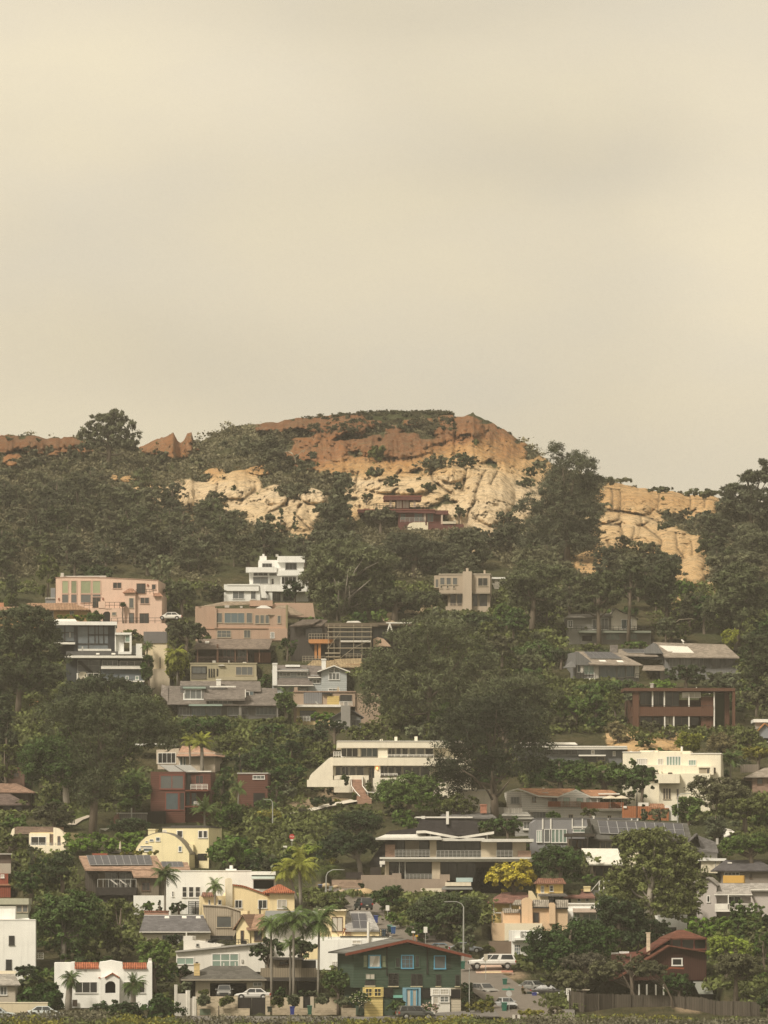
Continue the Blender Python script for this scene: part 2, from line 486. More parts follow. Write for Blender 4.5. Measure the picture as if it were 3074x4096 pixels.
H.solar([(1072,249,4.7),(1212,250,4.7),(1222,282,2.4),(1080,280,2.4)],4,1)
H.part('skylight',mat((.25,.08,.05),'flat'),('b',614,188,714,204,5.3,6.2))
H=House('vault_house','A',(1140,245),699,-.22,'pale yellow house with a round barrel vaulted front and a square block behind')
arch=[(890,200),(898,175),(915,140),(940,108),(970,80),(1010,62),(1050,53),(1085,52),(1120,58),(1160,75),(1195,102),(1225,135),(1248,170),(1258,190)]
yel=mat((.72,.62,.40))
H.wall(yel,('p',[(890,290)]+arch+[(1258,290)],0,9))
H.roof(mat((.17,.16,.15),'metal'),('l',[(905,150),(940,102),(970,76),(1010,57),(1050,48),(1085,47),(1120,53),(1160,70),(1198,98),(1228,132),(1252,168),(1264,190)],.25,9,.12))
H.wall(yel,('b',1080,16,1388,290,3.4,11,2),label='square block behind the vault')
H.roof(mat((.08,.075,.07),'flat'),('b',1140,4,1372,16,3.3,9),('b',1076,12,1392,18,3.3,10))
H.part('chimney',yel,('b',985,30,1032,90,8.5,10),('b',982,26,1035,32,8.4,10.1))
H.wins([(1036,80,1066,108),(994,94,1022,108),(968,106,984,116),(934,138,1012,147),(952,154,1014,176),(922,154,940,174),(1186,140,1210,178)],pane='blue')
H.wins([(1318,36,1348,86),(1351,36,1380,86),(1176,36,1216,82)],v=3.4,pane='dark')
H.win(1082,34,1108,50,v=3.4,pane='curtain')
H.part('garage_opening',void_,('b',1314,190,1376,234,3.32,3.6))
H.wall(yel,('b',1258,130,1284,180,2.6,3.3),label='stub wall beside the vault')
H.part('terrace',cr,('b',660,136,812,190,3,3.3,2),('b',625,106,660,200,2.6,3.4,2),('b',440,184,890,205,2,2.4,3),('p',[(400,136),(440,140),(520,186),(520,205),(400,205)],2.1,2.35))
H.part('railing',steel,('rail',660,180,810,188,2.4,2,8))
H.part('flue',steel,('t',[(640,108,3),(640,80,3)],.12))
H=House('cottage','A',(300,165),706,-.25,'small cream cottage with a curved brown roof over a glazed porch')
H.wall(ye,('b',200,50,436,180,.8,7,2))
H.wall(cr,('p',[(356,165),(356,16),(385,22),(415,45),(437,78),(437,165)],0,.8),('b',194,56,330,138,0,.9),label='pale front')
H.roof(mat((.20,.145,.115),'shingle'),('p',[(72,62),(82,28),(100,14),(120,11),(356,11),(356,62),(340,60),(200,58)],1.0,6),('b',330,60,356,150,.3,.8))
H.wall(cr,('p',[(72,140),(72,60),(84,26),(98,20),(98,140)],.9,1.2),label='pale end')
H.win(206,76,310,136,2,1,frame='white',pane='dark')
H.win(384,74,402,135,1,2,frame='brown',pane='grey',name='door')
H.part('deck',cr,('b',190,136,440,168,-1.4,.8,2))
H.part('railing',steel,('rail',200,120,440,136,-1.3,2,8))
H=House('white_house','A',(1300,600),657,.03,'long low white house with plain parapet and three tall dark windows behind two palms')
H.wall(w_,('b',1105,306,1672,540,0,8,3),('b',1105,301,1672,307,-.08,.3),('b',888,468,1135,540,-1.5,-1.2,3))
H.wall(w_,('b',1672,308,1832,332,-.2,8),('b',1672,352,1684,450,-.1,1),('b',1820,352,1832,450,-.1,1),('b',1672,424,1832,540,0,8,3),('b',1672,345,1832,365,.3,8),label='right end with the loggia')
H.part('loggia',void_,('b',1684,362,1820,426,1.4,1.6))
H.part('awning',mat((.42,.48,.45),'flat'),('s',[(1672,356,-1.2),(1826,356,-1.2),(1826,336,.3),(1672,336,.3)],.08))
H.wins([(1210,408,1244,481),(1253,408,1289,481),(1297,408,1333,481),(1143,440,1156,476)],ny=2,frame='white',pane='dark')
H.part('chimney',w_,('b',1500,291,1572,310,2,3.5),('t',[(1538,291,2.6),(1538,268,2.6)],.25))
H.part('gate',iron,('rail',1256,508,1345,592,-.6,6,12),('b',1252,504,1258,592,-.66,-.54),('b',1298,506,1302,592,-.66,-.54))
H=House('tile_house','B',(120,590),649,.10,'yellow stucco house with red tile verges, a pale chimney and a little hipped tower')
yst=mat((.70,.58,.36))
H.wall(yst,('p',[(-315,620),(-315,470),(-160,470),(-108,396),(-60,400),(-30,410),(130,466),(130,620)],0,7),('b',132,444,297,620,-.6,5,2))
H.wall(cr,('p',[(-160,540),(-160,360),(-150,352),(-126,352),(-118,362),(-115,400),(-115,540)],-.25,1),label='pale chimney wall')
H.roof(tile,('l',[(-112,392),(-60,398),(-25,406),(135,464)],-.2,6.8,.22),label='long red tile verge')
H.roof(tile,('h',102,302,446,185,205,394,-1.2,5.6,.15),label='hipped red tower roof')
H.roof(btile,('s',[(-322,470,-.6),(-222,468,-.6),(-230,446,1),(-315,446,1)],.15),label='low brown tile lean-to')
H.win(54,496,116,554,2,1);H.win(182,496,245,556,2,1,v=-.6,pane='curtain');H.win(-100,497,-50,552,2,1)
H.wins([(-212,496,-187,531),(-276,496,-262,530)])
H.part('drainpipe',dk,('t',[(68,590,-.7),(68,530,-.7)],.12))
H=House('grey_roof_house','A',(1170,765),638,.04,'low cream house under one broad grey shingle roof with small skylights')
H.wall(mat((.55,.50,.42)),('b',950,706,1398,790,0,8,2))
H.roof(mat((.125,.12,.125),'shingle'),('s',[(925,712,-.6),(1402,710,-.6),(1352,601,5),(960,600,5)],.16))
H.part('ridge_cap',mat((.6,.6,.58),'flat'),('b',958,597,1354,603,4.95,5.3))
H.part('gutter',wtrim,('b',925,708,1402,714,-.72,-.6),('t',[(1240,712,-.65),(1240,785,-.65)],.1))
for x,y,v in((1110,612,4.2),(1225,611,4.2),(1318,612,4.2),(1048,640,3),(1265,640,3)):
 H.part('skylight',wtrim,('s',[(x-16,y+4,v-.2),(x+16,y+4,v-.2),(x+14,y-7,v+.5),(x-14,y-7,v+.5)],.15))
H.win(1076,728,1220,780,4,1,pane='grey')
H=House('modern_house','A',(1490,735),641,.0,'tan modern house with an outward leaning wall and one big square window')
tanw=mat((.36,.31,.245),'boards')
H.wall(tanw,('p',[(1405,760),(1385,680),(1352,575),(1349,531),(1440,536),(1500,540),(1592,570),(1600,640),(1556,740),(1556,760)],0,8))
H.roof(mat((.42,.37,.3),'flat'),('l',[(1345,528),(1440,533),(1500,537),(1600,568)],-.2,8,.12))
H.wall(tanw,('b',1440,566,1540,604,-.12,.1),label='boxed window head')
H.win(1438,604,1540,682,1,1,frame='tan',pane='grey')
H.win(1280,735,1550,760,3,1,v=-.1,frame='dark',pane='dark')
H=House('gabled_house','A',(1630,785),634,-.28,'small yellow house with a brown shingle gable half behind the palms')
H.wall(ye,('p',[(1570,810),(1570,690),(1612,610),(1660,690),(1660,810)],0,7),('b',1600,688,1752,810,.3,7))
H.roof(mat((.30,.19,.13),'shingle'),('l',[(1545,692),(1612,592),(1668,690)],-.5,7.4,.16),('s',[(1640,690,-.6),(1758,690,-.6),(1755,592,5),(1612,592,5)],.2))
H.win(1600,700,1622,770,1,2,frame='brown',pane='dark');H.win(1690,705,1742,770,2,1,v=.3,frame='brown',pane='dark')
H.part('chimney',ye,('b',1600,570,1645,595,4,5))
H=House('white_house','A',(1420,960),617,-.03,'white house with a long mono-pitch roofline and a six light window wall')
wh2=mat((.60,.58,.54))
H.wall(wh2,('p',[(1172,975),(1172,838),(1664,790),(1760,780),(1760,975)],0,9),('b',1220,738,1280,900,1.5,8),('p',[(1280,830),(1280,765),(1470,795),(1470,830)],1.4,8))
H.roof(mat((.36,.35,.33),'flat'),('l',[(1165,836),(1664,787),(1765,777)],-.5,8,.2))
H.win(1174,880,1290,926,2,1,pane='teal')
H.win(1407,852,1588,949,3,2,pane='teal',fw=.12,mw=.12,label='six light window wall')
H.win(1304,788,1324,806,v=1.4,frame='grey')
H.part('railing',iron,('rail',1370,760,1650,790,2,3,14))
H.part('shutter',dk,('b',1380,766,1420,790,2.2,2.3),('b',1600,766,1640,790,2.2,2.3))
H.part('pipe',wtrim,('t',[(1564,952,-.5),(1564,910,-.5)],.07),('t',[(1488,952,-.5),(1488,915,-.5)],.07))
H.part('meter_box',gtrim,('b',1604,893,1616,914,-.15,0))
H=House('hip_roof_house','A',(1450,1140),599,.05,'low house with a dark hipped roof, a brick chimney and an open carport')
H.wall(mat((.42,.37,.29)),('b',1300,1030,1396,1160,0,8,2),('b',1396,1034,1640,1050,.1,.5),('b',1640,1030,1760,1150,0,8,2))
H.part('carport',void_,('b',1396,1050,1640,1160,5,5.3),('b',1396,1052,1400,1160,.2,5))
H.roof(mat((.10,.095,.085),'shingle'),('h',1200,1775,1027,1400,1640,935,-1.0,9,.18))
H.part('fascia',mat((.30,.27,.22),'flat'),('b',1204,1024,1772,1033,-1.08,-1.0))
H.part('chimney',mat((.52,.40,.20),'brick'),('b',1290,925,1328,1000,.2,1.2),('b',1287,920,1331,927,.15,1.25))
H.part('flue',iron,('b',1300,910,1318,921,.5,.9))
H.win(1682,1044,1742,1070,2,1,frame='white',pane='grey')
H=House('garden_wall','A',(1230,1250),590,.35,'stepped white garden wall with square piers beside the carport house','wall')
H.wall(wh2,('b',1164,1060,1180,1250,0,.3,1),('b',1180,1120,1245,1255,.05,.3,1),('b',1262,1150,1290,1265,.05,.3,1))
H.part('pier',wtrim,('b',1242,1098,1264,1260,-.1,.4,1),('b',1286,1140,1306,1262,-.1,.4,1))
H=House('garden_wall','A',(1440,1240),589,0,'low tan stone garden wall with a planted terrace under the carport','wall')
H.wall(mat((.40,.34,.25),'brick'),('b',1310,1138,1572,1235,1.0,1.4,1),('b',1310,1218,1660,1262,0,.4,1))
H.part('pier',mat((.42,.36,.27),'brick'),('b',1560,1132,1580,1250,.8,1.5,1))
H.part('panel',mat((.13,.16,.11),'flat'),('b',1328,1222,1400,1262,-.05,.02))
H=House('driveway_gate','A',(1660,1240),589.5,0,'solid black driveway gate between stone piers','gate')
H.part('gate_leaf',mat((.025,.022,.02),'boards'),('b',1582,1146,1672,1244,0,.1,.3));H.part('gate_leaf',mat((.025,.022,.02),'boards'),('b',1674,1146,1762,1244,0,.1,.3))
H.part('pier',mat((.42,.36,.27),'brick'),('b',1764,1138,1795,1244,-.2,.4,.5),('b',1761,1132,1798,1140,-.25,.45))
H=House('garden_wall','B',(500,1240),589,0,'long low tan garden wall on a stone base under the three palms','wall')
H.wall(mat((.40,.34,.25)),('b',135,1146,350,1216,1.0,1.3,1),('b',430,1146,620,1216,1.0,1.3,1))
H.part('base',mat((.36,.30,.22),'brick'),('b',150,1216,770,1262,0,.4,1))
H.part('pier',mat((.42,.37,.29)),('b',334,1140,354,1225,.8,1.4),('b',402,1140,426,1225,.8,1.4))
H.part('gate',iron,('b',356,1142,402,1225,1,1.08))
H=House('garden_wall','A',(150,1240),588,0,'plain cream garden wall behind the two parked silver cars, lower left','wall')
H.wall(mat((.52,.46,.34)),('b',-80,1180,318,1250,0,.3,1));H.part('coping',cr,('b',-80,1176,320,1182,-.06,.36))
H=House('tan_house','B',(250,1130),602,.04,'tan timber house with a deep balcony hidden behind the three palms')
tn=mat((.25,.21,.155),'boards')
H.wall(tn,('b',72,950,445,1015,0,.3),('b',105,1015,445,1160,2,8,2),label='tan board balcony front')
H.wall(tn,('b',150,890,345,950,2.5,8));H.roof(mat((.06,.055,.05),'flat'),('b',140,882,362,894,1.6,8),('b',60,1012,450,1036,-.6,8))
H.part('opening',void_,('b',312,1044,440,1135,1.9,2.05));H.win(195,903,260,930,2,1,v=2.5,frame='brown',pane='dark')
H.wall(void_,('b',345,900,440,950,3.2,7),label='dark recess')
H=House('solar_roof_house','B',(660,950),623,-.05,'white walled house with yellow upper storey and four solar panels on a grey roof')
H.wall(w_,('b',385,760,925,970,0,9,3),('b',430,742,925,760,.1,9));H.wall(yst,('b',458,566,632,742,2,7),('b',632,698,862,742,.6,7),('b',330,800,455,892,-.05,.3),label='yellow stucco upper wall')
H.wall(cr,('b',452,560,640,570,1.5,7),label='pale roof fascia')
H.roof(mat((.30,.29,.28),'shingle'),('s',[(632,700,.3),(864,698,.3),(800,574,6),(632,574,6)],.2))
H.solar([(668,594,5),(772,594,5),(786,694,.8),(684,694,.8)],2,2)
H.roof(mat((.28,.29,.29),'metal'),('s',[(95,650,.5),(456,650,.5),(456,570,5),(105,568,5)],.2),label='long tilted metal roof')
H.solar([(265,592,4),(450,592,4),(450,640,1.5),(265,640,1.5)],4,1)
H.wall(wh2,('b',105,645,456,800,2,8,3),label='lower white wing behind the palms')
H.win(545,610,618,708,2,1,v=2,frame='brown',pane='curtain',name='sliding_door')
H.part('vent_grille',wtrim,*[('b',546+10*i,906,551+10*i,942,-.08,0)for i in range(5)],*[('b',544,906+11*j,592,909+11*j,-.1,0)for j in range(4)])
H.part('vent_back',void_,('b',546,906,590,942,-.03,.02))
H.part('flue',wtrim,('t',[(787,775,-.3),(787,642,-.3)],.17))
H.part('railing',iron,('rail',600,738,925,742,0,2,2),('rail',862,690,925,740,.2,3,6))
H.win(680,764,740,790,2,1,pane='curtain')
H=House('green_house','B',(1050,1250),587,.19,'dark green clapboard house with a wide low gable, blue window frames and mismatched doors')
gs=mat((.056,.090,.064),'siding')
H.wall(gs,('p',[(688,1080),(688,858),(1048,786),(1402,858),(1402,1080)],0,11))
H.wall(mat((.62,.56,.45),'siding'),('b',1336,1078,1402,1262,.02,6),label='stained cream ground floor wall')
H.wall(mat((.052,.084,.060),'siding'),('b',735,1078,1336,1262,.05,11),label='green ground floor wall')
H.roof(mat((.135,.135,.125),'shingle'),('l',[(640,848),(1050,757),(1470,862)],-1.0,11.6,.16))
H.part('bargeboard',mat((.17,.05,.03),'wood'),('l',[(636,851),(1050,760),(1474,866)],-1.08,-.98,.34))
for x,y in((705,846),(928,800),(1188,803),(1400,858)):
 H.part('rafter_tail',mat((.12,.07,.05),'wood'),('b',x-5,y-2,x+5,y+14,-1.02,0))
H.win(788,862,870,948,1,1,frame='sky',pane='curtain',fw=.14,label='blue framed window with white curtains');H.part('curtain',mat((.7,.68,.64),'cloth'),('p',[(800,866),(838,866),(812,940),(800,940)],-.055,-.05),('p',[(858,866),(864,866),(864,940),(846,940)],-.055,-.05))
H.win(1004,862,1088,953,3,3,frame='sky',pane='grey',fw=.12,mw=.03);H.win(1222,866,1302,956,1,1,frame='sky',pane='grey',fw=.12)
H.wins([(752,862,782,945),(876,866,906,945)],ny=2,frame='green',pane='sage');H.wins([(1095,866,1128,948)],frame='green',pane='dark');H.win(966,880,1000,948,frame='green',pane='dark')
H.part('shutter',mat((.045,.06,.045),'siding'),('b',1306,868,1336,952,-.08,0))
H.win(766,984,832,1026,2,1,frame='green',pane='curtain');H.win(766,1028,832,1066,2,1,frame='dark',pane='dark');H.wins([(920,984,988,1070),(1070,988,1106,1070),(1110,988,1146,1070)],ny=2,frame='dark',pane='black');H.part('sill',mat((.5,.45,.3),'paint',.6),*[('b',x0,1066,x1,1074,-.16,0)for x0,x1 in((764,834),)]);H.each('sill',mat((.5,.45,.3),'paint',.6),*[('b',x0,1070,x1,1076,-.16,0)for x0,x1 in((918,990),(1068,1108),(1109,1148),(1234,1272),(1362,1396))]);H.wins([(1236,992,1270,1072),(1364,996,1394,1074)],ny=2,frame='dark',pane='black')
H.part('yellow_bay',mat((.68,.55,.24),'siding'),('b',752,1078,888,1140,-.18,.2),('b',762,1140,884,1275,-.12,.2))
H.wins([(766,1084,814,1138),(824,1084,874,1138)],nx=2,ny=2,v=-.18,frame='yellow',pane='dark')
H.part('door_frame',mat((.18,.34,.44),'paint',.6),('b',1018,1080,1040,1215,-.3,.1),('b',1122,1080,1136,1215,-.3,.1),('b',1040,1080,1122,1088,-.3,.1))
H.wins([(1038,1088,1072,1212),(1074,1088,1112,1212)],v=-.12,frame='sky',pane='curtain',name='door',fw=.2)
H.part('garage_opening',void_,('b',888,1084,952,1142,-.12,.1));H.part('garage_opening',void_,('b',1136,1086,1200,1148,-.12,.1));H.part('garage_opening',void_,('b',1338,1090,1400,1152,-.1,.1))
H.part('white_bay',mat((.70,.68,.63),'paint',.7),('b',1200,1082,1336,1135,-.18,.2),('b',1208,1135,1330,1275,-.14,.2))
H.wins([(1212,1088,1258,1128),(1264,1088,1322,1128)],nx=3,ny=2,v=-.18,frame='white',pane='curtain');H.win(1262,1136,1322,1176,2,2,v=-.14,frame='white',pane='grey');H.win(1214,1136,1254,1190,1,1,v=-.14,frame='white',pane='curtain',name='door')
H.part('threshold',mat((.18,.42,.36),'flat'),('b',955,1130,1015,1148,-.3,.1));H.part('downpipe',dk,('b',908,804,914,1000,-.1,0),('b',1176,806,1184,990,-.12,0))
H=House('terrace_house','B',(1200,390),688,.0,'large two storey modern house with deep glazed terraces and a white butterfly roof')
wr=mat((.60,.59,.55),'flat');tp=mat((.46,.40,.31));deep=mat((.10,.085,.08))
H.wall(deep,('b',900,102,1780,215,3.2,10),('b',900,240,1700,380,2.6,10,2))
H.wall(tp,('b',1195,100,1240,215,.2,3.4),('b',1535,100,1640,215,.2,3.4),('b',1210,240,1265,365,0,2.8),('b',897,240,925,380,.2,2.8),('b',1745,110,1835,215,.4,3.4),label='cream piers')
H.wall(mat((.30,.20,.155),'brick'),('b',900,130,965,212,.1,3),label='brown brick pier');H.wall(mat((.34,.23,.18),'brick'),('b',1780,170,1868,212,.1,.3),label='brown brick pier')
H.roof(wr,('b',835,84,1275,98,-1.6,9),('s',[(835,88,-1.5),(1270,80,-1.5),(1240,60,3),(900,63,3)],.2),('b',1275,86,1560,106,-.8,9),('b',1540,92,1885,112,-1.4,9))
H.roof(mat((.70,.68,.63),'flat'),('l',[(1108,38),(1165,36),(1390,78),(1622,42)],-.8,8,.36),label='white butterfly roof')
H.wall(mat((.07,.065,.065),'flat'),('p',[(1170,88),(1170,50),(1390,88)],.3,6),('p',[(1390,88),(1590,56),(1590,90)],.3,6),label='dark clerestory')
H.part('post',steel,('b',1388,76,1398,92,-.5,-.3),('b',1572,50,1580,92,-.4,-.2),('b',1196,60,1202,88,-.4,-.2))
H.part('balcony',wr,('b',862,213,1900,226,-1.2,3),('b',882,226,1890,243,-.8,3))
H.part('railing',steel,('rail',965,166,1195,212,-.9,5,10));H.part('railing',steel,('rail',1240,170,1535,216,-.9,5,12));H.part('railing',steel,('rail',1640,168,1745,212,-.9,5,5))
for r in((975,104,1030,205),(1030,104,1190,205),(1240,112,1330,210),(1330,112,1430,210),(1430,112,1530,210),(1640,112,1740,205)):
 H.win(*r,nx=2,v=3.2,frame='dark',pane='dark',name='sliding_door')
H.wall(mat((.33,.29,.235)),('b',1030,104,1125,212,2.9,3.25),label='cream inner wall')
for r in((930,246,1030,345),(1040,246,1208,345),(1270,246,1380,365),(1380,246,1500,365)):
 H.win(*r,nx=2,v=2.6,frame='dark',pane='black',name='sliding_door')
H.part('post',steel,('b',1028,243,1036,360,.1,.3),('b',990,243,997,330,.1,.3))
H.part('terrace',mat((.27,.22,.18)),('b',738,332,1010,385,-.6,2.6,3),('b',925,358,1308,420,-1.2,2.6,3),('b',945,320,1005,365,-.9,2.5),('b',545,366,745,400,-.8,1,3),('b',1262,328,1328,372,-1,1.5))
H.part('railing',steel,('rail',1035,326,1210,360,-.6,4,8));H.part('railing',mat((.20,.26,.27),'glass'),('b',1370,350,1480,378,-.8,-.7),label='glass balustrade')
H.wall(mat((.05,.047,.05),'boards'),('p',[(795,335),(795,250),(860,150),(905,100),(905,335)],3.5,8),label='dark left wing')
H.part('speaker',wtrim,('b',862,238,898,262,-1.0,-.6),('b',866,262,876,278,-.95,-.75))
H.each('fence_panel',mat((.04,.032,.03),'boards'),('b',636,314,745,357,-.3,-.2),('b',800,280,870,332,.4,.5))
H.wall(mat((.62,.56,.45)),('b',1135,420,1275,460,-2.6,-2.3,1),('b',1298,380,1470,405,-2.0,1),label='cream lower garden wall');H.roof(mat((.28,.29,.28),'metal'),('s',[(1272,424,-2.6),(1480,424,-2.6),(1465,394,-.6),(1300,394,-.6)],.1),label='lean-to metal roof')
H=House('dark_roof_house','E',(1240,890),712,.0,'house showing only its charcoal flat roof mass and a white flue above the butterfly roof')
H.roof(mat((.05,.045,.047),'shingle'),('p',[(898,900),(930,870),(1108,850),(1135,796),(1500,800),(1522,880),(1522,900)],0,8))
H.part('flue',wtrim,('b',1304,740,1322,825,-.4,.2))
H.wall(dk,('b',905,880,1500,960,.4,8,2))
H=House('flat_roof_house','E',(1350,830),722,.03,'long low house with a thin pale flat roof edge behind the charcoal roof')
H.wall(mat((.11,.105,.105)),('b',1115,778,1600,850,.6,8,3));H.roof(wtrim,('b',1102,774,1480,784,-.4,8));H.roof(mat((.16,.155,.15),'shingle'),('s',[(1255,780,.2),(1640,782,.2),(1600,748,7),(1290,746,7)],.2))
H.part('chimney',mat((.34,.16,.11),'brick'),('b',1532,698,1574,752,4,5),('b',1529,692,1577,700,3.9,5.1));H.part('vent',wtrim,('b',1140,770,1165,790,-.6,-.3))
H=House('yellow_tile_house','C',(330,480),668,.03,'yellow house with brown tile roofs and a small square tower with two windows')
H.wall(mat((.70,.52,.20)),('b',232,358,392,422,0,4),('b',-50,474,190,620,.6,7,1),label='deep yellow wall')
H.roof(btile,('h',216,410,360,240,390,328,-.8,4.8,.12),label='hipped tower roof');H.roof(mat((.20,.105,.085),'shingle'),('h',-70,206,478,20,165,414,-.9,8,.15),label='low brown hip');H.roof(mat((.20,.105,.085),'shingle'),('s',[(395,446,1.2),(590,446,1.2),(560,402,5),(362,406,5)],.2),label='brown roof at the right')
H.wall(mat((.62,.53,.36)),('p',[(180,470),(180,406),(200,408),(240,470)],-.3,1),('b',236,420,300,470,-.2,2),label='pale yellow wall');H.wall(cr,('b',440,442,590,540,2,8,2),label='cream right wing')
H.roof(mat((.12,.11,.1),'shingle'),('s',[(238,434,-1.2),(420,436,-1.2),(400,420,.4),(240,420,.4)],.15),label='dark lean-to')
H.part('chimney',mat((.68,.58,.34)),('b',520,384,560,412,3,4),('b',518,378,562,386,2.9,4.1));H.part('ridge_board',mat((.62,.40,.14),'flat'),('b',395,396,525,404,4.9,5.1))
H.win(254,376,274,420,2,2);H.win(308,374,332,412,1,2);H.part('lantern',mat((.25,.12,.06),'metal'),('b',290,372,300,384,-.3,-.05));H.wins([(480,452,500,474),(530,452,552,474)],v=2,pane='grey')
H.part('porch_rail',wtrim,('bal',20,512,70,596,-.4,8,.06),('b',-40,478,-34,610,-.4,-.25),('b',62,478,70,610,-.4,-.25),('b',-40,540,70,546,-.42,-.3))
H=House('peach_house','C',(240,720),652,.02,'peach stucco house with rounded parapet ends and scalloped grey tile crests')
pch=mat((.58,.43,.29))
H.wall(pch,('b',135,504,420,620,.5,8,3),('p',[(135,610),(135,470),(146,455),(165,448),(185,450),(200,462),(204,610)],0,1.2),('p',[(304,610),(304,492),(312,480),(335,480),(344,492),(344,610)],.1,1.2),('b',20,536,136,610,1.2,7),('b',-45,606,262,724,-2.2,2,3))
H.wall(cr,('b',30,608,262,724,-2.35,-2.15),label='pale plastered garage front')
H.roof(mat((.30,.27,.23),'tile'),('s',[(204,508,.2),(304,508,.2),(304,462,1.6),(204,462,1.6)],.14),('s',[(344,512,.2),(424,512,.2),(424,462,1.6),(344,462,1.6)],.14),('s',[(78,490,.2),(134,490,.2),(134,462,1.6),(96,462,1.6)],.14),('s',[(22,540,1.0),(134,540,1.0),(132,520,2.2),(28,520,2.2)],.12))
H.win(206,540,244,606,1,1,v=.5,frame='brown',pane='dark',name='door');H.part('chimney',dk,('b',312,456,330,482,.3,.9),('b',308,452,334,458,.2,1));H.part('downpipe',dk,('b',128,490,134,606,.1,.3))
H.part('gutter',dk,('b',204,506,304,514,.05,.25),('b',344,510,424,518,.05,.25))
H=House('white_house','C',(520,630),658,-.03,'small white house with a wall of pale green windows beside the peach house')
H.wall(w_,('b',420,486,640,640,.3,7,3),('b',418,482,640,490,.1,7),('b',450,512,640,530,-.1,.4),('b',420,530,455,640,-.2,.4))
H.win(510,545,640,632,3,2,v=.3,pane='teal',fw=.16,mw=.1);H.wins([(458,546,496,574),(458,584,496,606)],nx=2,v=.3,pane='teal');H.part('canopy',mat((.55,.45,.38),'flat'),('b',452,516,600,540,-.8,-.2))
H=House('white_annexe','C',(150,800),629,.05,'narrow white annexe with a round window grille and a small balcony','annexe')
H.wall(w_,('b',75,652,262,830,.4,6,2),('b',75,652,132,720,-.1,.5));H.part('balcony',w_,('b',95,698,262,712,-1.0,.4));H.part('railing',iron,('bal',130,664,240,698,-.9,12,.05),('b',130,660,240,664,-.95,-.85))
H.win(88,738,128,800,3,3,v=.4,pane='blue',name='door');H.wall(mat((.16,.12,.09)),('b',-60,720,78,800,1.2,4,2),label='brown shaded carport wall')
H=House('red_barn_house','C',(1080,940),607,.16,'dark red timber house with a rust coloured roof, a glazed loft and a white flue')
rw=mat((.060,.026,.020),'boards');rr=mat((.125,.047,.030),'shingle')
H.wall(rw,('p',[(770,960),(770,890),(850,870),(1052,745),(1278,780),(1278,960)],0,8),('p',[(1050,780),(1050,700),(1278,698),(1278,780)],1.6,6))
H.roof(rr,('l',[(700,955),(745,932),(1050,742),(1282,780)],-.7,8,.2));H.roof(rr,('h',1044,1284,700,1100,1140,648,.9,7,.16),label='rust red loft roof')
H.roof(mat((.11,.040,.028),'shingle'),('s',[(690,860,-.2),(830,855,0),(1000,742,3.5),(940,770,6),(690,800,5)],.15),('l',[(905,790),(1060,695)],.8,6.6,.2),label='long lower roof');H.part('beam',mat((.26,.08,.045),'wood'),('l',[(940,920),(1060,878),(1140,882)],-.9,-.6,.2))
H.wins([(1062,706,1122,768),(1124,706,1200,768),(1202,706,1276,768)],v=1.6,frame='red',pane='dark');H.win(1062,822,1130,870,1,1,fw=.16,pane='dark',label='white framed square window')
H.part('flue',mat((.6,.5,.38),'brick'),('b',912,668,930,802,1.0,1.5),('b',909,664,933,670,.95,1.55));H.part('skylight',w_,('b',695,788,735,802,5,5.6),('b',745,782,800,796,5,5.6))
H.part('awning',mat((.40,.42,.38),'metal'),('s',[(1230,1040,-3.2),(1320,1040,-3.2),(1300,968,-.4),(1195,968,-.4)],.12));H.part('carport',void_,('b',1250,1042,1320,1090,-.5,-.3));H.part('post',wtrim,*[('b',x-4,985,x+4,1052,-2.4,-2.2)for x in(862,910,966,1014)])
H.part('ridge_board',mat((.55,.5,.4),'flat'),('b',470,1016,556,1022,-2.4,-2.2))
H=House('white_box','C',(1070,660),646,.04,'plain white box outbuilding with one dark window beside the clipped hedge','outbuilding')
H.wall(w_,('b',980,560,1158,690,0,7,2),('b',976,555,1160,562,-.08,.3));H.win(1032,632,1092,664,2,1,frame='dark',pane='dark')
H=House('lavender_house','C',(1420,580),664,-.14,'pale lavender grey house with a white balcony under a shingle lean-to roof')
lav=mat((.40,.37,.355))
H.wall(lav,('p',[(1218,600),(1218,368),(1290,324),(1340,368),(1340,600)],0,8),('b',1338,400,1560,600,1.2,8,2),('b',1556,400,1720,600,.4,8,2),('p',[(1552,500),(1552,430),(1580,500)],-.6,.6))
H.roof(mat((.30,.28,.26),'shingle'),('s',[(1328,430,-.7),(1560,432,-.7),(1550,362,3),(1312,360,3)],.16),('s',[(1552,402,-.2),(1720,402,-.2),(1720,358,4),(1548,358,4)],.2),('l',[(1145,366),(1290,320),(1350,368)],-.5,8,.2))
H.part('balcony',wtrim,('b',1330,522,1572,536,-1.2,1.2),('b',1330,486,1410,524,-1.2,-1.1),('bal',1410,490,1570,524,-1.1,18,.06),('b',1410,486,1572,491,-1.2,-1.0))
H.part('post',wtrim,('b',1410,430,1416,490,-1.1,-1));H.win(1404,440,1494,500,2,1,v=1.2,pane='dark',name='sliding_door');H.win(1280,436,1300,478,1,1,pane='dark');H.part('eave',wtrim,('b',1325,428,1562,434,-.78,-.68),('b',1550,398,1720,404,-.28,-.18))
H.part('solar_panel',mat((.12,.12,.13),'solar'),('s',[(1160,356,.5),(1228,336,.5),(1250,328,3),(1190,345,3)],.1));H.wall(mat((.48,.30,.08)),('b',1380,312,1508,358,5,8),label='ochre rear wall')
H=House('hip_roof_house','C',(1480,350),691,.0,'low tan house under a charcoal hipped roof, far right between two round trees')
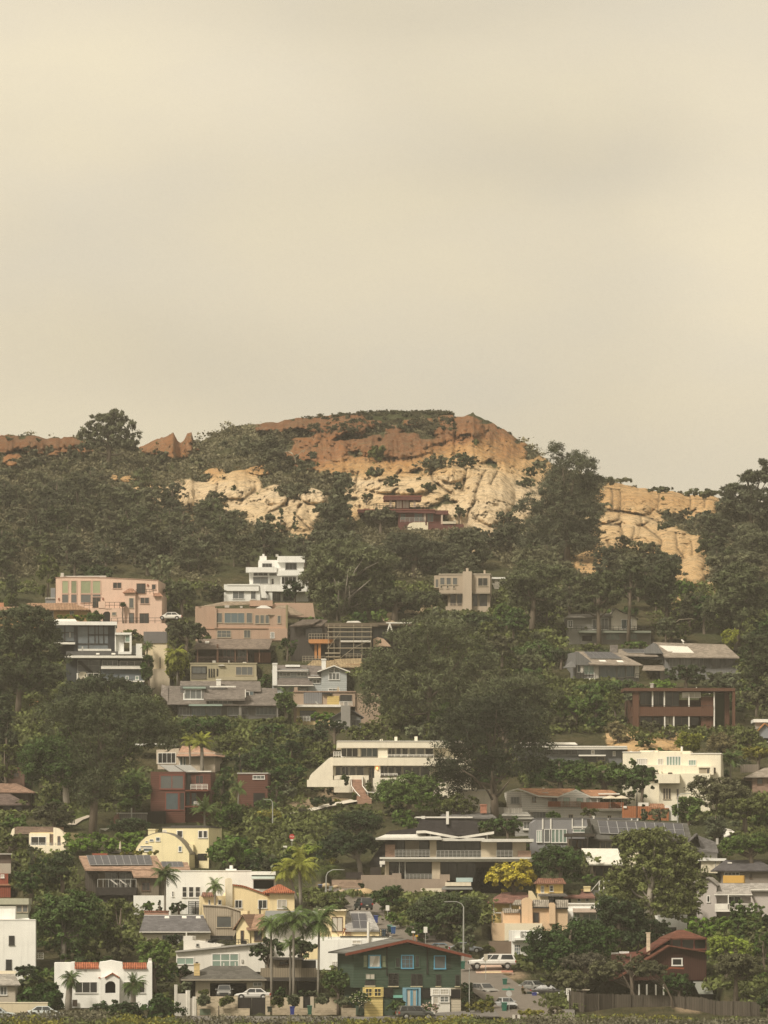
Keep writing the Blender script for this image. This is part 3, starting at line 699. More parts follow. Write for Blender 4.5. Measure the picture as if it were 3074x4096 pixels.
H.wall(mat((.22,.19,.165)),('b',1370,278,1700,380,0,8,2));H.roof(mat((.085,.08,.085),'shingle'),('h',1332,1720,280,1395,1600,216,-.8,9,.16));H.win(1388,290,1482,312,4,1,frame='white',pane='dark');H.win(1545,300,1560,330,frame='brown',pane='dark');H.part('skylight',wtrim,('b',1410,230,1436,238,2.2,2.8))
H=House('white_shed','C',(620,330),697,-.02,'house with a sagging white canvas shed roof over a dark veranda','house')
H.roof(mat((.62,.60,.54),'cloth'),('s',[(552,242,-1.4),(765,244,-1.4),(730,146,4.5),(505,144,4.5)],.22),('b',552,240,765,247,-1.5,-1.35));H.wall(mat((.09,.07,.06),'boards'),('b',560,248,760,350,1.2,7,2));H.part('post',mat((.2,.17,.12),'wood'),('b',566,246,576,340,-1.1,-.9),('b',686,246,694,340,-1.1,-.9));H.wins([(590,262,640,318),(640,262,690,318)],v=1.2,frame='brown',pane='dark');H.wall(cr,('b',795,146,860,200,1,4,2),label='short cream wall at the right')
H=House('greenhouse','C',(620,400),686,-.2,'small glass lean-to with a pale ridge behind the yellow house','greenhouse')
H.part('frame',wtrim,('l',[(565,405),(618,340),(660,345)],0,.2,.12),('l',[(580,392),(618,345)],3,3.2,.1),('b',612,345,618,405,0,.2),('b',640,346,646,405,0,.2));H.roof(mat((.35,.38,.36),'glass'),('s',[(618,340,.2),(690,345,.2),(690,338,3),(630,336,3)],.05));H.wall(mat((.1,.1,.09)),('b',570,402,680,430,.2,3,1))
H=House('grey_cottage','C',(1260,200),702,.0,'grey gabled cottage with a white flat porch roof, behind the tall feathery tree')
H.roof(mat((.125,.12,.12),'shingle'),('s',[(1180,150,0),(1352,168,0),(1335,105,5),(1200,55,5)],.2),('l',[(1170,100),(1222,50),(1245,130)],.2,5,.2));H.wall(mat((.33,.32,.31)),('b',1238,160,1345,290,.6,6,2));H.roof(w_,('b',1190,206,1400,222,-1.4,2));H.wall(cr,('b',1245,222,1365,290,-1.0,2,2),label='cream porch wall');H.part('chimney',gtrim,('b',1338,82,1352,120,3,3.6));H.part('post',gtrim,('b',1330,222,1336,280,-1.1,-1))
H=House('green_board_house','C',(800,150),706,.05,'dark green board house with a broad charcoal roof carrying a long bank of black panels')
db=mat((.055,.06,.05),'siding');dr=mat((.09,.088,.08),'shingle')
H.wall(db,('b',585,84,1170,160,0,8,3),('p',[(555,90),(555,20),(575,-5),(600,84),(600,160),(555,160)],.3,8));H.roof(dr,('s',[(580,90,-.8),(1192,100,-.8),(1160,-12,5),(558,-40,5)],.2));H.part('fascia',mat((.05,.045,.04),'wood'),('l',[(556,-38),(584,92)],-.4,4,.3),('b',580,88,1192,100,-.9,-.8))
H.solar([(604,-22,4.2),(1130,0,4.0),(1146,74,.5),(620,70,.5)],9,2);H.win(618,102,690,146,2,1,frame='tan',pane='dark');H.part('pergola',mat((.05,.043,.035),'wood'),('b',410,52,590,72,-2,1.5),('b',440,72,446,150,-1.9,-1.7),('b',540,72,546,150,-1.9,-1.7));H.wall(mat((.15,.12,.09),'boards'),('b',430,85,555,160,1.6,5,3),label='brown porch wall');H.wins([(440,92,475,142),(480,92,510,142),(512,92,540,142)],v=1.6,frame='brown',pane='dark');H.part('skylight',wtrim,('b',915,-8,950,5,3.6,4.2))
H=House('strip_house','F',(500,880),714,.06,'slate grey house with vertical white strips and tall narrow white framed windows')
sl=mat((.20,.20,.21))
H.wall(sl,('b',232,732,860,960,.4,8,3),('p',[(190,960),(200,760),(232,735),(232,960)],.8,6));H.part('roof_coping',mat((.16,.16,.165),'flat'),('b',228,728,864,734,.3,8))
H.part('strip',wtrim,*[('b',x,734,x+w,800,.25,.4)for x,w in((262,8),(312,8),(446,6),(508,7),(666,8),(812,7),(848,8))],('b',446,782,552,790,.22,.4))
for r in((226,804,262,880,3),(274,798,310,880,1),(318,798,415,882,4)):
 H.win(*r[:4],nx=r[4],ny=1,v=.3,pane='teal' if r[4]!=1 else 'grey',mw=.14)
H.win(452,796,542,818,2,1,v=.4,pane='teal');H.part('post_cap',wtrim,('b',576,720,586,734,.2,.5),('b',574,716,588,721,.15,.55))
H=House('orange_roof_house','F',(430,740),736,.04,'white bungalow with low orange roof and rust red deck holding two cream parasols')
og=mat((.37,.195,.115),'shingle');wg=mat((.62,.60,.56),'siding')
H.wall(wg,('b',48,566,136,680,.8,8,3),('b',136,570,300,700,0,8,3),('p',[(355,660),(355,590),(470,556),(560,592),(620,592),(620,660)],.6,8),('b',300,590,360,700,1.0,7),('b',290,664,770,745,-.2,6,3))
H.roof(og,('s',[(110,548,.0),(262,598,-1),(360,600,-1),(470,550,4)],.12),('s',[(262,596,-1),(362,596,-1),(462,548,4.5),(120,546,4.5)],.14),('s',[(560,594,-.8),(740,584,-.8),(690,556,4),(500,554,4)],.14));H.part('fascia',wtrim,('l',[(30,568),(112,545),(240,590),(362,596),(470,552),(564,596),(656,596)],-1.05,-.85,.2),('b',610,576,742,584,-1.1,-.8),('b',615,674,775,686,-1.0,-.2))
H.part('deck',mat((.22,.085,.045),'boards'),('b',298,626,376,660,-1.3,-1.15),('b',502,632,768,672,-1.3,-1.15));H.part('railing',mat((.2,.1,.06),'wood'),('rail',376,628,502,664,-1.25,5,8));H.part('railing',mat((.12,.07,.05),'wood'),('bal',376,630,502,664,-1.2,22,.05))
H.win(68,598,122,642,3,1,v=.8,frame='grey',pane='grey');H.win(200,598,224,632,v=0,frame='brown',pane='grey');H.wins([(392,602,434,650),(474,604,516,650),(534,606,556,650)],nx=2,v=.6,frame='grey',pane='teal');H.win(322,600,358,640,2,1,v=1.0,frame='brown',pane='dark')
H.win(664,712,692,738,2,1,v=-.2,frame='tan',pane='dark');H.win(424,706,454,734,2,1,v=-.2,frame='tan',pane='dark');H.part('post',wtrim,('b',600,596,606,634,-.7,-.5));H.part('low_wing',wg,('b',-30,664,136,715,-.4,1,3),('b',185,680,300,692,-.5,.2));H.part('vent',wtrim,('b',264,542,276,552,3,3.3))
H.win(205,690,285,735,4,1,v=-.25,frame='grey',pane='grey')
H=House('shutter_house','F',(160,825),727,.0,'narrow pale house with one shuttered window, mostly hidden by shrubs left of the slate house')
H.wall(mat((.38,.37,.35),'siding'),('b',96,735,206,850,0,6,3),('b',20,700,180,735,.6,6));H.roof(gtrim,('b',88,726,210,737,-.6,6),('s',[(10,712,.2),(190,712,.2),(170,690,4),(30,690,4)],.15));H.win(146,750,190,796,2,1,frame='white',pane='grey');H.part('sill_box',wtrim,('b',142,798,194,806,-.3,0))
H=House('terrace_wall','F',(900,740),731,.0,'rust orange board fence with a pale end wall right of the parasols','fence')
H.part('boards',mat((.33,.13,.06),'boards'),('b',756,656,920,735,0,.15,1),('b',905,668,1046,735,-.2,-.05,1));H.part('end_wall',wtrim,('b',1020,652,1095,738,.2,.5,2),('b',858,634,920,672,1.5,3),('b',765,655,785,668,-.2,0));H.part('shed_roof',mat((.33,.17,.10),'tile'),('s',[(915,664,.6),(1030,664,.6),(1010,640,3),(930,640,3)],.1))
H=House('stucco_house','F',(1080,625),745,-.13,'big cream white stucco house stepped in three tiers with curved balconies')
sw=mat((.70,.65,.53))
H.wall(sw,('b',760,322,1120,700,1.6,9,3),('b',1120,332,1366,560,1.2,9,3),('b',985,455,1300,640,-.6,5,3),('b',866,312,980,325,3,8),('b',985,316,1180,332,2.4,8));H.part('roof_coping',wtrim,('b',757,319,870,324,1.5,4),('b',1180,328,1370,334,1.1,6))
H.part('balcony',sw,('p',[(890,402),(1100,402),(1230,412),(1300,418),(1300,462),(1225,460),(890,450)],.2,1.6),('b',962,458,1112,514,-2.0,-.4),('b',985,440,1000,460,-.5,1),('b',1228,410,1305,418,-.1,1.4));H.part('recess_shade_panel',mat((.30,.26,.20)),('b',1232,420,1300,460,.15,.5));H.part('post',sw,('b',1300,414,1322,462,-.2,.6))  # recess shade painted as a flat panel in darker stucco
H.win(846,362,912,400,5,1,v=1.6,pane='curtain',mw=.12);H.win(976,362,1010,402,2,1,v=1.6,pane='curtain');H.win(1030,348,1120,408,5,1,v=1.3,pane='teal',mw=.14,label='tall bow window');H.win(1166,370,1214,404,3,1,v=1.2,pane='teal');H.win(1324,418,1334,450,v=1.2,frame='brown',pane='dark')
for x in(1010,1027,1044):H.win(x,546,x+14,614,1,1,v=-.6,frame='tan',pane='dark')
H.win(1093,548,1108,606,1,1,v=-.6,frame='tan',pane='dark');H.win(1278,424,1298,460,v=.15,frame='tan',pane='dark',name='door');H.part('flue',wtrim,('t',[(1126,320,3),(1126,288,3)],.18),('b',930,312,950,320,2.5,3),('b',804,316,818,322,1.7,2.2));H.part('chair',dwood,('b',1040,448,1066,456,-1,-.5))
H=House('grey_slab_house','F',(600,370),772,.02,'long low slate grey house with thin white roof slabs beside the big pine')
sg=mat((.14,.145,.15));H.wall(sg,('b',80,296,755,400,0,7,3),('b',140,268,480,300,2,7));H.roof(wtrim,('b',90,283,788,293,-1.2,7.5),('b',300,293,790,305,-1.1,7),('p',[(120,272),(130,260),(465,262),(482,276)],1.4,7),('b',490,338,656,347,-1.6,.2))
H.wins([(566,310,586,334),(698,316,716,346)],pane='curtain');H.win(600,350,650,375,frame='tan',pane='dark');H.win(290,306,480,340,5,1,frame='grey',pane='dark')
H=House('rust_house','F',(1100,180),792,.03,'two storey rust brown steel and timber house framed like a long open box')
rs_=mat((.112,.055,.036),'boards')
H.wall(mat((.085,.045,.03),'boards'),('b',790,0,1300,190,3,9,3));H.wall(rs_,('b',822,42,1320,100,0,3.2),('b',822,-60,862,180,-.1,.6),('b',1245,-20,1330,190,.6,4));H.roof(rs_,('b',770,-75,1456,-55,-.6,8),('b',1440,-56,1456,160,-.5,.5),('b',1390,-56,1420,180,2,4))
H.part('post',wtrim,*[('b',x-4,y0,x+4,y1,.1,.3)for x,y0,y1 in((945,-55,42),(1018,-55,42),(1170,-40,50),(1326,-50,186),(1020,96,180),(1170,92,180),(1076,96,170))]);H.part('band',wtrim,('b',1128,-46,1170,-20,.5,.7));H.part('chimney',gtrim,('t',[(942,-75,3),(942,-100,3)],.3),('b',930,-104,954,-98,2.7,3.3))
for r in((865,-50,942,30),(948,-52,1015,34),(1024,-52,1110,40),(865,96,945,150),(950,98,1016,172),(1080,98,1168,176),(1176,100,1278,182)):H.win(*r,nx=2,v=3,frame='brown',pane='dark')
H.win(1128,-48,1242,-14,3,1,v=.9,frame='white',pane='curtain');H.win(1024,100,1074,172,2,1,v=3,frame='brown',pane='curtain');H.part('creeper',mat((.05,.06,.03),'flat'),('b',1332,-40,1388,186,2.5,4))
H.part('railing',iron,('rail',862,34,1320,46,-.05,1,8))
H=House('brown_roof_house','F',(1620,570),753,.0,'brown brick house with a hipped shingle roof cut by the right edge')
H.wall(mat((.24,.165,.13),'brick'),('b',1562,472,1760,590,0,8,2),('b',1525,476,1562,500,1,6));H.roof(mat((.26,.225,.19),'shingle'),('h',1520,1800,474,1640,1760,418,-.8,8,.14));H.win(1590,485,1626,522,2,1,frame='brown',pane='grey');H.part('fence_panel',mat((.2,.17,.14),'fence'),('b',1488,398,1600,448,2.8,2.95))
H=House('gabled_house','F',(1640,200),786,.0,'blue grey gabled house with an orange verge, seen at the right edge')
H.wall(mat((.19,.20,.22)),('p',[(1605,235),(1605,180),(1640,145),(1690,180),(1690,235)],0,6));H.roof(mat((.36,.17,.07),'flat'),('l',[(1598,184),(1640,140),(1700,190)],-.4,6,.2));H.roof(w_,('b',1570,118,1720,138,3,9),('b',1630,254,1720,272,-2,0));H.wall(mat((.3,.28,.26)),('b',1580,138,1720,170,3.5,9,3))
H=House('pale_tent_roof','F',(1400,850),716,.1,'small pale roofed shed between the two round trees at the right','shed')
H.roof(mat((.6,.58,.54),'cloth'),('s',[(1390,845,-1),(1452,815,-1),(1430,800,2),(1335,782,2)],.15));H.wall(mat((.2,.18,.16)),('b',1375,838,1440,870,0,2,1))
H=House('long_white_house','E',(900,620),745,.03,'long cream white house in two glazed bands with sloping side wall, above brick steps')
lw=mat((.70,.65,.545))
H.wall(lw,('b',584,274,1425,318,-.8,9),('b',550,382,1425,436,-1.4,9),('b',560,500,790,530,-.5,5,2),('b',640,320,1425,384,1.6,9),('b',570,440,1425,530,1.4,9,3));H.each('pier',lw,('b',852,318,916,384,-.5,1.8),('b',828,434,868,520,-1.0,1.6),('b',720,318,736,376,.3,1.6),('b',540,436,570,500,-.4,6));H.wall(lw,('b',1300,300,1470,610,.8,9,3));H.part('garden_wall',lw,('b',380,530,625,560,-3.0,-2.7,.4))
H.wall(lw,('p',[(402,500),(412,488),(525,386),(540,380),(552,380),(552,535),(390,535)],-1.2,-.9),label='sloping side wall');H.wall(lw,('p',[(820,640),(818,518),(1000,514),(1300,514),(1300,640),(990,640),(990,556),(878,556),(872,640)],-2.2,-1.6),label='garage front');H.part('garage_door',mat((.50,.43,.29),'siding'),('b',878,556,992,650,-1.7,-1.5));H.part('roof_coping',wtrim,('b',580,270,1430,276,-.9,5))
for x0,x1,n,p in((606,718,3,'dark'),(738,850,3,'blue'),(918,966,2,'dark'),(970,1006,1,'dark'),(1010,1052,1,'dark'),(1058,1104,1,'grey'),(1108,1160,1,'grey'),(1164,1220,1,'dark')):H.win(x0,318,x1,378,n,1,v=1.5,pane=p,mw=.1)
for x0,x1,n,p in((568,606,1,'grey'),(610,658,2,'dark'),(662,704,1,'grey'),(708,758,1,'grey'),(868,916,2,'dark'),(920,962,1,'dark'),(966,1008,1,'dark'),(1018,1074,1,'grey'),(1078,1130,1,'grey'),(1134,1196,1,'grey')):H.win(x0,440,x1,504,n,1,v=1.3,pane=p,mw=.1)
H.win(790,448,828,522,2,1,v=1.2,frame='tan',pane='grey',name='door');H.part('wall_lamp',mat((1.0,.45,.15),'lamp'),('b',840,446,851,460,-1.25,-1.02));H.part('railing',wtrim,('rail',556,344,606,378,-.9,4,4));H.part('railing',wtrim,('rail',916,362,1220,378,-1.0,2,8),('rail',868,488,980,504,-1.1,2,5));H.each('chimney',lw,('b',962,244,980,274,3,3.8),('b',1095,242,1114,274,3,3.8),('b',864,260,870,274,3,3.2),('b',876,258,882,274,3,3.2));H.part('planter',lw,('b',680,504,750,530,-1.0,-.5),('b',560,504,600,528,-1,-.5))
stp=MB()
for i in range(14):
 t=i/13;y=528+t*128;xa=668+t*48;xb=742+t*44 if t<.7 else 773+(t-.7)*120
 a=H.P(xa,y,-1.5-t*5.5);b_=H.P(xb,y,-1.5-t*5.5);stp.box(a.x,b_.x,a.y,a.y+.5,a.z-.9,a.z)
stp.build('stairs',mat((.30,.19,.14),'brick'),H.e)
H.part('stair_rail',wtrim,('t',[(672,515,-1.4),(676,570,-3.5),(700,605,-5.2),(732,640,-7)],.07),('t',[(748,510,-1.4),(748,570,-3.5),(782,612,-5.2),(828,614,-5.4)],.07),*[('t',[(x,y,v),(x,y+24,v)],.05)for x,y,v in((673,540,-2.2),(684,585,-4.2),(715,622,-6),(748,545,-2.4),(765,592,-4.4),(782,612,-5.2))])
H=House('white_garage','E',(1520,700),731,.02,'low white flat roofed garage behind the trunk of the big pine','garage')
H.wall(lw,('b',1380,598,1640,662,0,8,2));H.wall(mat((.30,.17,.12),'brick'),('b',1480,660,1640,720,.3,6,2),label='brick base');H.roof(wtrim,('b',1375,594,1645,602,-.3,8));H.part('vent',lw,('b',1484,580,1506,598,3,3.6))
rd=mat((.135,.060,.046),'siding')
H=House('red_house','D',(1180,740),735,-.08,'red timber house with large dark windows on two floors and a white railed balcony')
H.wall(rd,('b',1002,476,1232,740,0,8,3),('b',1232,476,1400,740,1.4,8,3),('b',1300,560,1400,606,.6,1.5));H.part('roof_coping',wtrim,('b',1250,470,1404,478,1.2,3));H.roof(mat((.40,.40,.39),'metal'),('s',[(1130,476,1),(1320,476,1),(1268,432,6),(1060,430,6)],.1));H.part('seam',dk,('s',[(1222,474,1.0),(1228,474,1.0),(1164,434,5.6),(1158,434,5.6)],.02))
H.win(1060,494,1226,594,2,1,frame='red',pane='grey',fw=.2,mw=.14);H.win(1098,612,1190,732,1,1,frame='red',pane='blue',fw=.16);H.win(1194,612,1230,732,1,1,frame='red',pane='dark');H.win(1236,494,1270,590,v=1.4,frame='dark',pane='dark',name='door');H.win(1298,498,1354,558,2,1,v=1.4,frame='red',pane='dark');H.wins([(1234,612,1266,700),(1270,614,1310,704)],v=1.4,frame='red',pane='blue')
H.part('balcony',mat((.16,.06,.04),'wood'),('b',1232,596,1385,606,-.4,1.4),('b',1230,704,1360,712,-.4,1.4));H.part('railing',wtrim,('rail',1268,560,1380,597,-.3,4,4));H.part('railing',wtrim,('rail',1290,674,1352,704,-.3,4,3));H.part('railing',dk,('bal',1236,560,1268,596,-.25,8,.05));H.part('base',mat((.045,.035,.03),'boards'),('b',978,738,1100,800,-.6,6,2),('b',1096,740,1290,830,2,6,2))
H=House('red_annexe','E',(60,690),737,-.05,'smaller red timber block with a high strip window, right of the balcony house','house')
H.wall(rd,('b',-80,486,118,700,0,7,2));H.part('roof_coping',gtrim,('b',-84,482,122,490,-.1,7));H.win(20,500,100,526,3,1,frame='white',pane='grey');H.part('undercroft',void_,('b',24,618,100,705,-.06,.1));H.part('flue',iron,('t',[(-57,484,2),(-57,440,2)],.16))
H=House('peach_roof_house','D',(1260,450),764,-.2,'house with a low peach tile hip roof behind the two bright palms')
H.wall(mat((.42,.36,.29)),('b',1180,350,1430,470,0,7,3),('p',[(1040,460),(1040,330),(1190,320),(1190,460)],1.5,6));H.roof(mat((.34,.21,.15),'shingle'),('h',1172,1448,374,1210,1330,305,-1,7,.14));H.part('fascia',dk,('b',1174,374,1446,380,-1.06,-1));H.wins([(1195,375,1215,440),(1220,375,1236,440)],frame='white',pane='blue');H.win(1050,350,1170,420,4,1,v=1.5,frame='white',pane='dark');H.roof(w_,('b',880,290,1120,300,3,8),label='pale slab among the branches')
H=House('grey_shed','D',(880,800),726,.05,'low weathered grey shed with a pale flue under the big dark pine','shed')
H.wall(mat((.22,.21,.20),'boards'),('b',782,752,978,820,0,4,2));H.roof(gtrim,('b',776,748,982,756,-.3,4));H.part('flue',steel,('t',[(875,780,-.4),(875,716,-.4)],.12));H.part('steps',mat((.14,.08,.06),'wood'),('p',[(750,820),(760,770),(790,750),(800,820)],-.6,.2))
H=House('brown_roof_house','D',(60,760),742,.0,'dark house with two broad brown shingle roofs, left edge')
H.wall(mat((.10,.075,.06),'boards'),('b',-80,600,205,760,.6,9,2));H.roof(mat((.235,.15,.11),'shingle'),('h',-120,230,612,-40,110,552,-.6,8,.15),label='lighter upper roof');H.roof(mat((.12,.09,.08),'shingle'),('h',-120,190,694,-30,40,606,-3,3,.15),label='darker lower roof');H.wins([(20,700,80,745),(100,700,150,745)],v=.6,frame='brown',pane='dark')
H=House('brick_chimney_house','D',(110,560),770,.0,'small brown brick gable end with a capped chimney among the left trees')
H.wall(mat((.14,.085,.065),'brick'),('b',52,452,165,600,0,5,3));H.roof(mat((.16,.08,.06),'flat'),('b',48,448,170,456,-.3,5));H.part('chimney',mat((.34,.27,.2),'brick'),('b',148,450,194,476,-.4,.4),('b',184,434,194,452,-.2,.2));H.win(90,480,130,512,2,1,frame='brown',pane='dark')
pk=mat((.56,.41,.33))
H=House('pink_house','G',(720,490),872,-.09,'large salmon pink three storey house with a tall curved window wall at the left')
H.wall(pk,('p',[(372,480),(372,184),(420,181),(700,184),(1052,202),(1052,300),(1000,300),(1000,480)],0,10),('b',830,300,1076,500,-1.0,6,2),('p',[(830,490),(830,285),(862,278),(900,285),(900,490)],-1.6,0),('b',590,386,835,500,-1.8,2,2));H.wall(pk,('b',730,488,1112,560,-3,-2.6,4),('b',655,342,700,386,-1.9,-1.5),('b',700,384,740,390,-1.9,0),label='pink terrace wall')
H.part('roof_coping',mat((.42,.28,.22),'flat'),('l',[(368,182),(420,178),(700,181),(1056,199)],-.1,.5,.1));H.roof(mat((.34,.19,.13),'tile'),('h',815,905,282,858,884,255,-2,1.0,.1),('s',[(1018,304,-1.6),(1084,304,-1.6),(1062,284,.2),(1022,284,.2)],.1))
for x0,x1,p in((412,458,'sage'),(472,514,'sage'),(536,608,'sage'),(614,672,'sage')):
 H.win(x0,202,x1,290,1,1,frame='pink',pane=p,fw=.12);H.win(x0,294,x1,352 if x0<600 else 312,1,1,frame='pink',pane='grey')
H.win(616,312,668,384,2,1,frame='brown',pane='dark',name='door');H.win(750,214,810,256,2,1,frame='pink',pane='dark');H.win(908,222,968,290,2,1,frame='brown',pane='dark',name='sliding_door');H.win(1008,226,1038,264,frame='pink',pane='dark');H.win(932,314,994,358,2,1,v=-1,frame='pink',pane='dark');H.win(858,318,890,386,v=-1.6,frame='tan',pane='grey');H.win(858,418,892,484,v=-1.6,frame='brown',pane='grey');H.win(928,420,990,488,2,1,v=-1,frame='brown',pane='dark',name='sliding_door');H.win(744,412,774,434,v=-1.8,frame='tan',pane='grey');H.part('archway',void_,('p',[(684,475),(684,425),(698,410),(720,408),(732,416),(732,475)],-1.85,-1.6))
H.part('railing',iron,('rail',560,348,830,386,-1.85,2,9));H.part('railing',iron,('rail',742,452,1072,490,-2.7,2,9));H.part('railing',iron,('rail',905,262,1020,292,-1.2,2,6));H.each('chimney',gtrim,('b',404,152,424,184,3,3.6),('b',664,170,705,186,2,3),('b',400,172,690,178,4,5));H.part('wall_lamp',mat((.3,.12,.08),'metal'),*[('b',x,y,x+8,y+14,-.2,0)for x,y in((388,318),(680,316),(978,226))])
H.part('deck',mat((.19,.20,.21),'flat'),('b',303,322,370,362,.4,5,3),('b',338,252,368,322,3,6));H.part('deck_rail',gtrim,('rail',303,316,368,326,.2,2,4))
H=House('ochre_house','G',(360,460),866,.04,'ochre house under a long low brown tile roof, left of the salmon house')
oc=mat((.42,.27,.13));H.wall(oc,('b',118,384,585,480,0,7,3),('b',-80,396,118,480,1.2,7,3));H.roof(mat((.33,.205,.13),'tile'),('h',105,602,394,190,480,352,-1.2,7,.14),('s',[(-80,398,.2),(130,396,.2),(130,376,3),(-80,376,3)],.12));H.part('chimney',mat((.42,.22,.14)),('b',-30,350,26,378,3,4));H.wins([(238,404,296,448),(298,404,358,450),(464,404,494,430)],nx=2,frame='tan',pane='grey');H.wins([(-20,400,40,440),(44,400,116,440)],nx=2,v=1.2,frame='white',pane='grey')
H=House('glass_house','G',(560,690),842,.05,'modern house with a long white roof slab over tall dark glass walls')
H.wall(void_,('b',330,500,760,690,1.6,8,3));H.roof(w_,('b',304,474,778,499,-1.4,8),('p',[(308,474),(318,458),(500,458),(514,474)],1,6));H.part('glass_wall',mat((.115,.135,.15),'glass'),('b',372,504,494,606,.3,.4),('b',514,508,724,664,.1,.2));H.part('mullion',dk,*[('b',x-3,503,x+3,y,-.02,.1)for x,y in((432,606),(496,668),(514,668),(588,668),(632,625),(655,625),(690,625),(722,668))],('b',514,620,724,627,-.03,.1),('b',588,560,724,567,-.03,.1),('b',372,545,494,550,.2,.3));H.part('dark_pier',mat((.03,.032,.036)),('b',492,503,514,670,-.1,1),('b',722,503,764,670,-.1,1.2));H.part('balcony',wtrim,('b',345,612,500,626,-.6,1),('b',520,656,740,670,-.3,1))
H.wall(w_,('b',764,500,772,690,-.1,2),('b',764,548,874,562,-.6,3),('b',862,560,876,692,-.5,2),('b',768,560,824,690,.5,3,2),('b',786,674,872,692,-.6,2),('b',905,622,945,696,-.2,3,3));H.win(830,562,866,612,v=-.2,frame='white',pane='teal');H.win(874,636,910,692,2,1,v=.2,frame='grey',pane='grey',name='door');H.part('lamp_post',gtrim,('b',544,640,554,690,-1.2,-1),('b',462,546,470,580,.2,.3))
H=House('glass_house','G',(720,870),826,.05,'lower dark modern house with thin white roof edge, strip windows and round satellite dish')
H.wall(mat((.04,.045,.05)),('b',440,716,960,890,1.4,8,3));H.roof(wtrim,('b',465,700,1003,717,-1.2,8),('b',430,700,470,712,.2,3));H.roof(mat((.08,.08,.08),'flat'),('b',440,672,785,702,3,8));H.wall(mat((.12,.14,.16)),('b',674,790,960,870,.4,2,2),label='blue grey lower wall');H.part('balcony',wtrim,('b',672,770,962,790,-.3,1.6));H.part('skylight',wtrim,('b',640,684,662,694,2.6,3),('b',742,684,768,694,2.6,3))
H.win(678,734,786,768,3,1,v=1.2,pane='grey');H.win(796,736,944,770,3,1,v=1.2,pane='grey');H.win(516,728,668,810,2,2,v=1.2,frame='grey',pane='grey');H.part('stair',mat((.04,.04,.04),'metal'),('s',[(520,735,.8),(540,735,.8),(620,810,.8),(600,810,.8)],.3));H.part('railing',wtrim,('rail',512,818,660,868,.2,2,5));H.win(836,836,856,864,v=.4,pane='teal');H.win(900,836,924,862,v=.4,pane='teal');H.part('skirting',wtrim,('b',660,866,960,876,-.1,.4));H.part('post',wtrim,('b',512,816,520,872,.1,.25),('b',655,826,661,866,.1,.25))
db_=MB();c_=H.P(552,834,-.2)
for k in range(20):
 a0=2*math.pi*k/20;a1=2*math.pi*(k+1)/20
 db_.add([c_+Vector((0,.25,0)),c_+Vector((math.cos(a0)*.78,0,math.sin(a0)*.70)),c_+Vector((math.cos(a1)*.78,0,math.sin(a1)*.70))],[(0,1,2)])
db_.box(c_.x-.05,c_.x+.05,.05,.15,c_.z-1.3,c_.z-.1);db_.build('satellite_dish',mat((.42,.38,.30),'flat'),H.e)
H=House('retaining_wall','G',(1060,960),838,.0,'tall cream retaining tower below the salmon house with a charcoal top band','wall')
H.wall(mat((.56,.48,.34)),('b',1015,616,1108,790,.1,4,2),('b',965,616,1015,700,.4,4));H.wall(mat((.42,.36,.27)),('b',985,788,1128,985,-.5,3,6),label='grubby lower wall');H.part('band',mat((.13,.125,.125)),('b',955,542,1108,618,-.1,4));H.part('seam',dk,('b',1062,712,1067,786,.04,.1))
bp=mat((.37,.262,.20))
H=House('terracotta_house','G',(1560,590),862,.05,'broad dusty terracotta stucco house with wide upper windows and green-brown roof planes')
H.wall(bp,('b',1300,374,1430,600,1.2,9,3),('b',1428,388,1910,600,0,8,3),('p',[(1425,520),(1425,385),(1440,385),(1440,520)],-.3,.1),('p',[(1812,446),(1812,360),(1830,350),(2080,352),(2092,446)],5,9),('b',1660,334,1812,372,4,8),('b',1785,520,1910,600,-.5,0));H.part('band',mat((.45,.29,.21),'flat'),('b',1428,512,1910,522,-.18,0),('b',1300,516,1428,524,1.05,1.2))
H.roof(mat((.24,.19,.14),'shingle'),('s',[(1320,376,1),(1660,360,4),(1660,340,6),(1500,340,6)],.1),('s',[(1780,430,-.5),(2020,430,2),(1920,368,5),(1840,368,5)],.12));H.roof(w_,('p',[(1700,386),(1735,368),(1770,368),(1808,388)],.3,2),label='white canopy')
for x0,x1,y0,y1,n in((1438,1478,416,484,1),(1490,1626,416,486,3),(1636,1678,416,486,1),(1694,1724,430,490,1),(1728,1757,430,490,1),(1762,1790,430,490,1),(1842,1868,434,488,1)):H.win(x0,y0,x1,y1,n,1,frame='tan',pane='blue' if n>1 else 'grey')
H.win(1442,532,1536,582,3,2,frame='tan',pane='grey');H.win(1620,530,1665,585,2,1,frame='tan',pane='grey');H.part('downpipe',mat((.32,.29,.18),'metal'),('t',[(1907,545,-.3),(1907,365,-.3)],.2));H.part('skylight',gtrim,('b',1494,366,1524,382,2,3),('b',1596,372,1612,384,1,2));H.win(1796,545,1824,585,3,3,v=-.5,frame='white',pane='grey')
H=House('veranda_house','G',(1540,750),850,.04,'dark timber house with a long brown shingle roof over a shaded veranda')
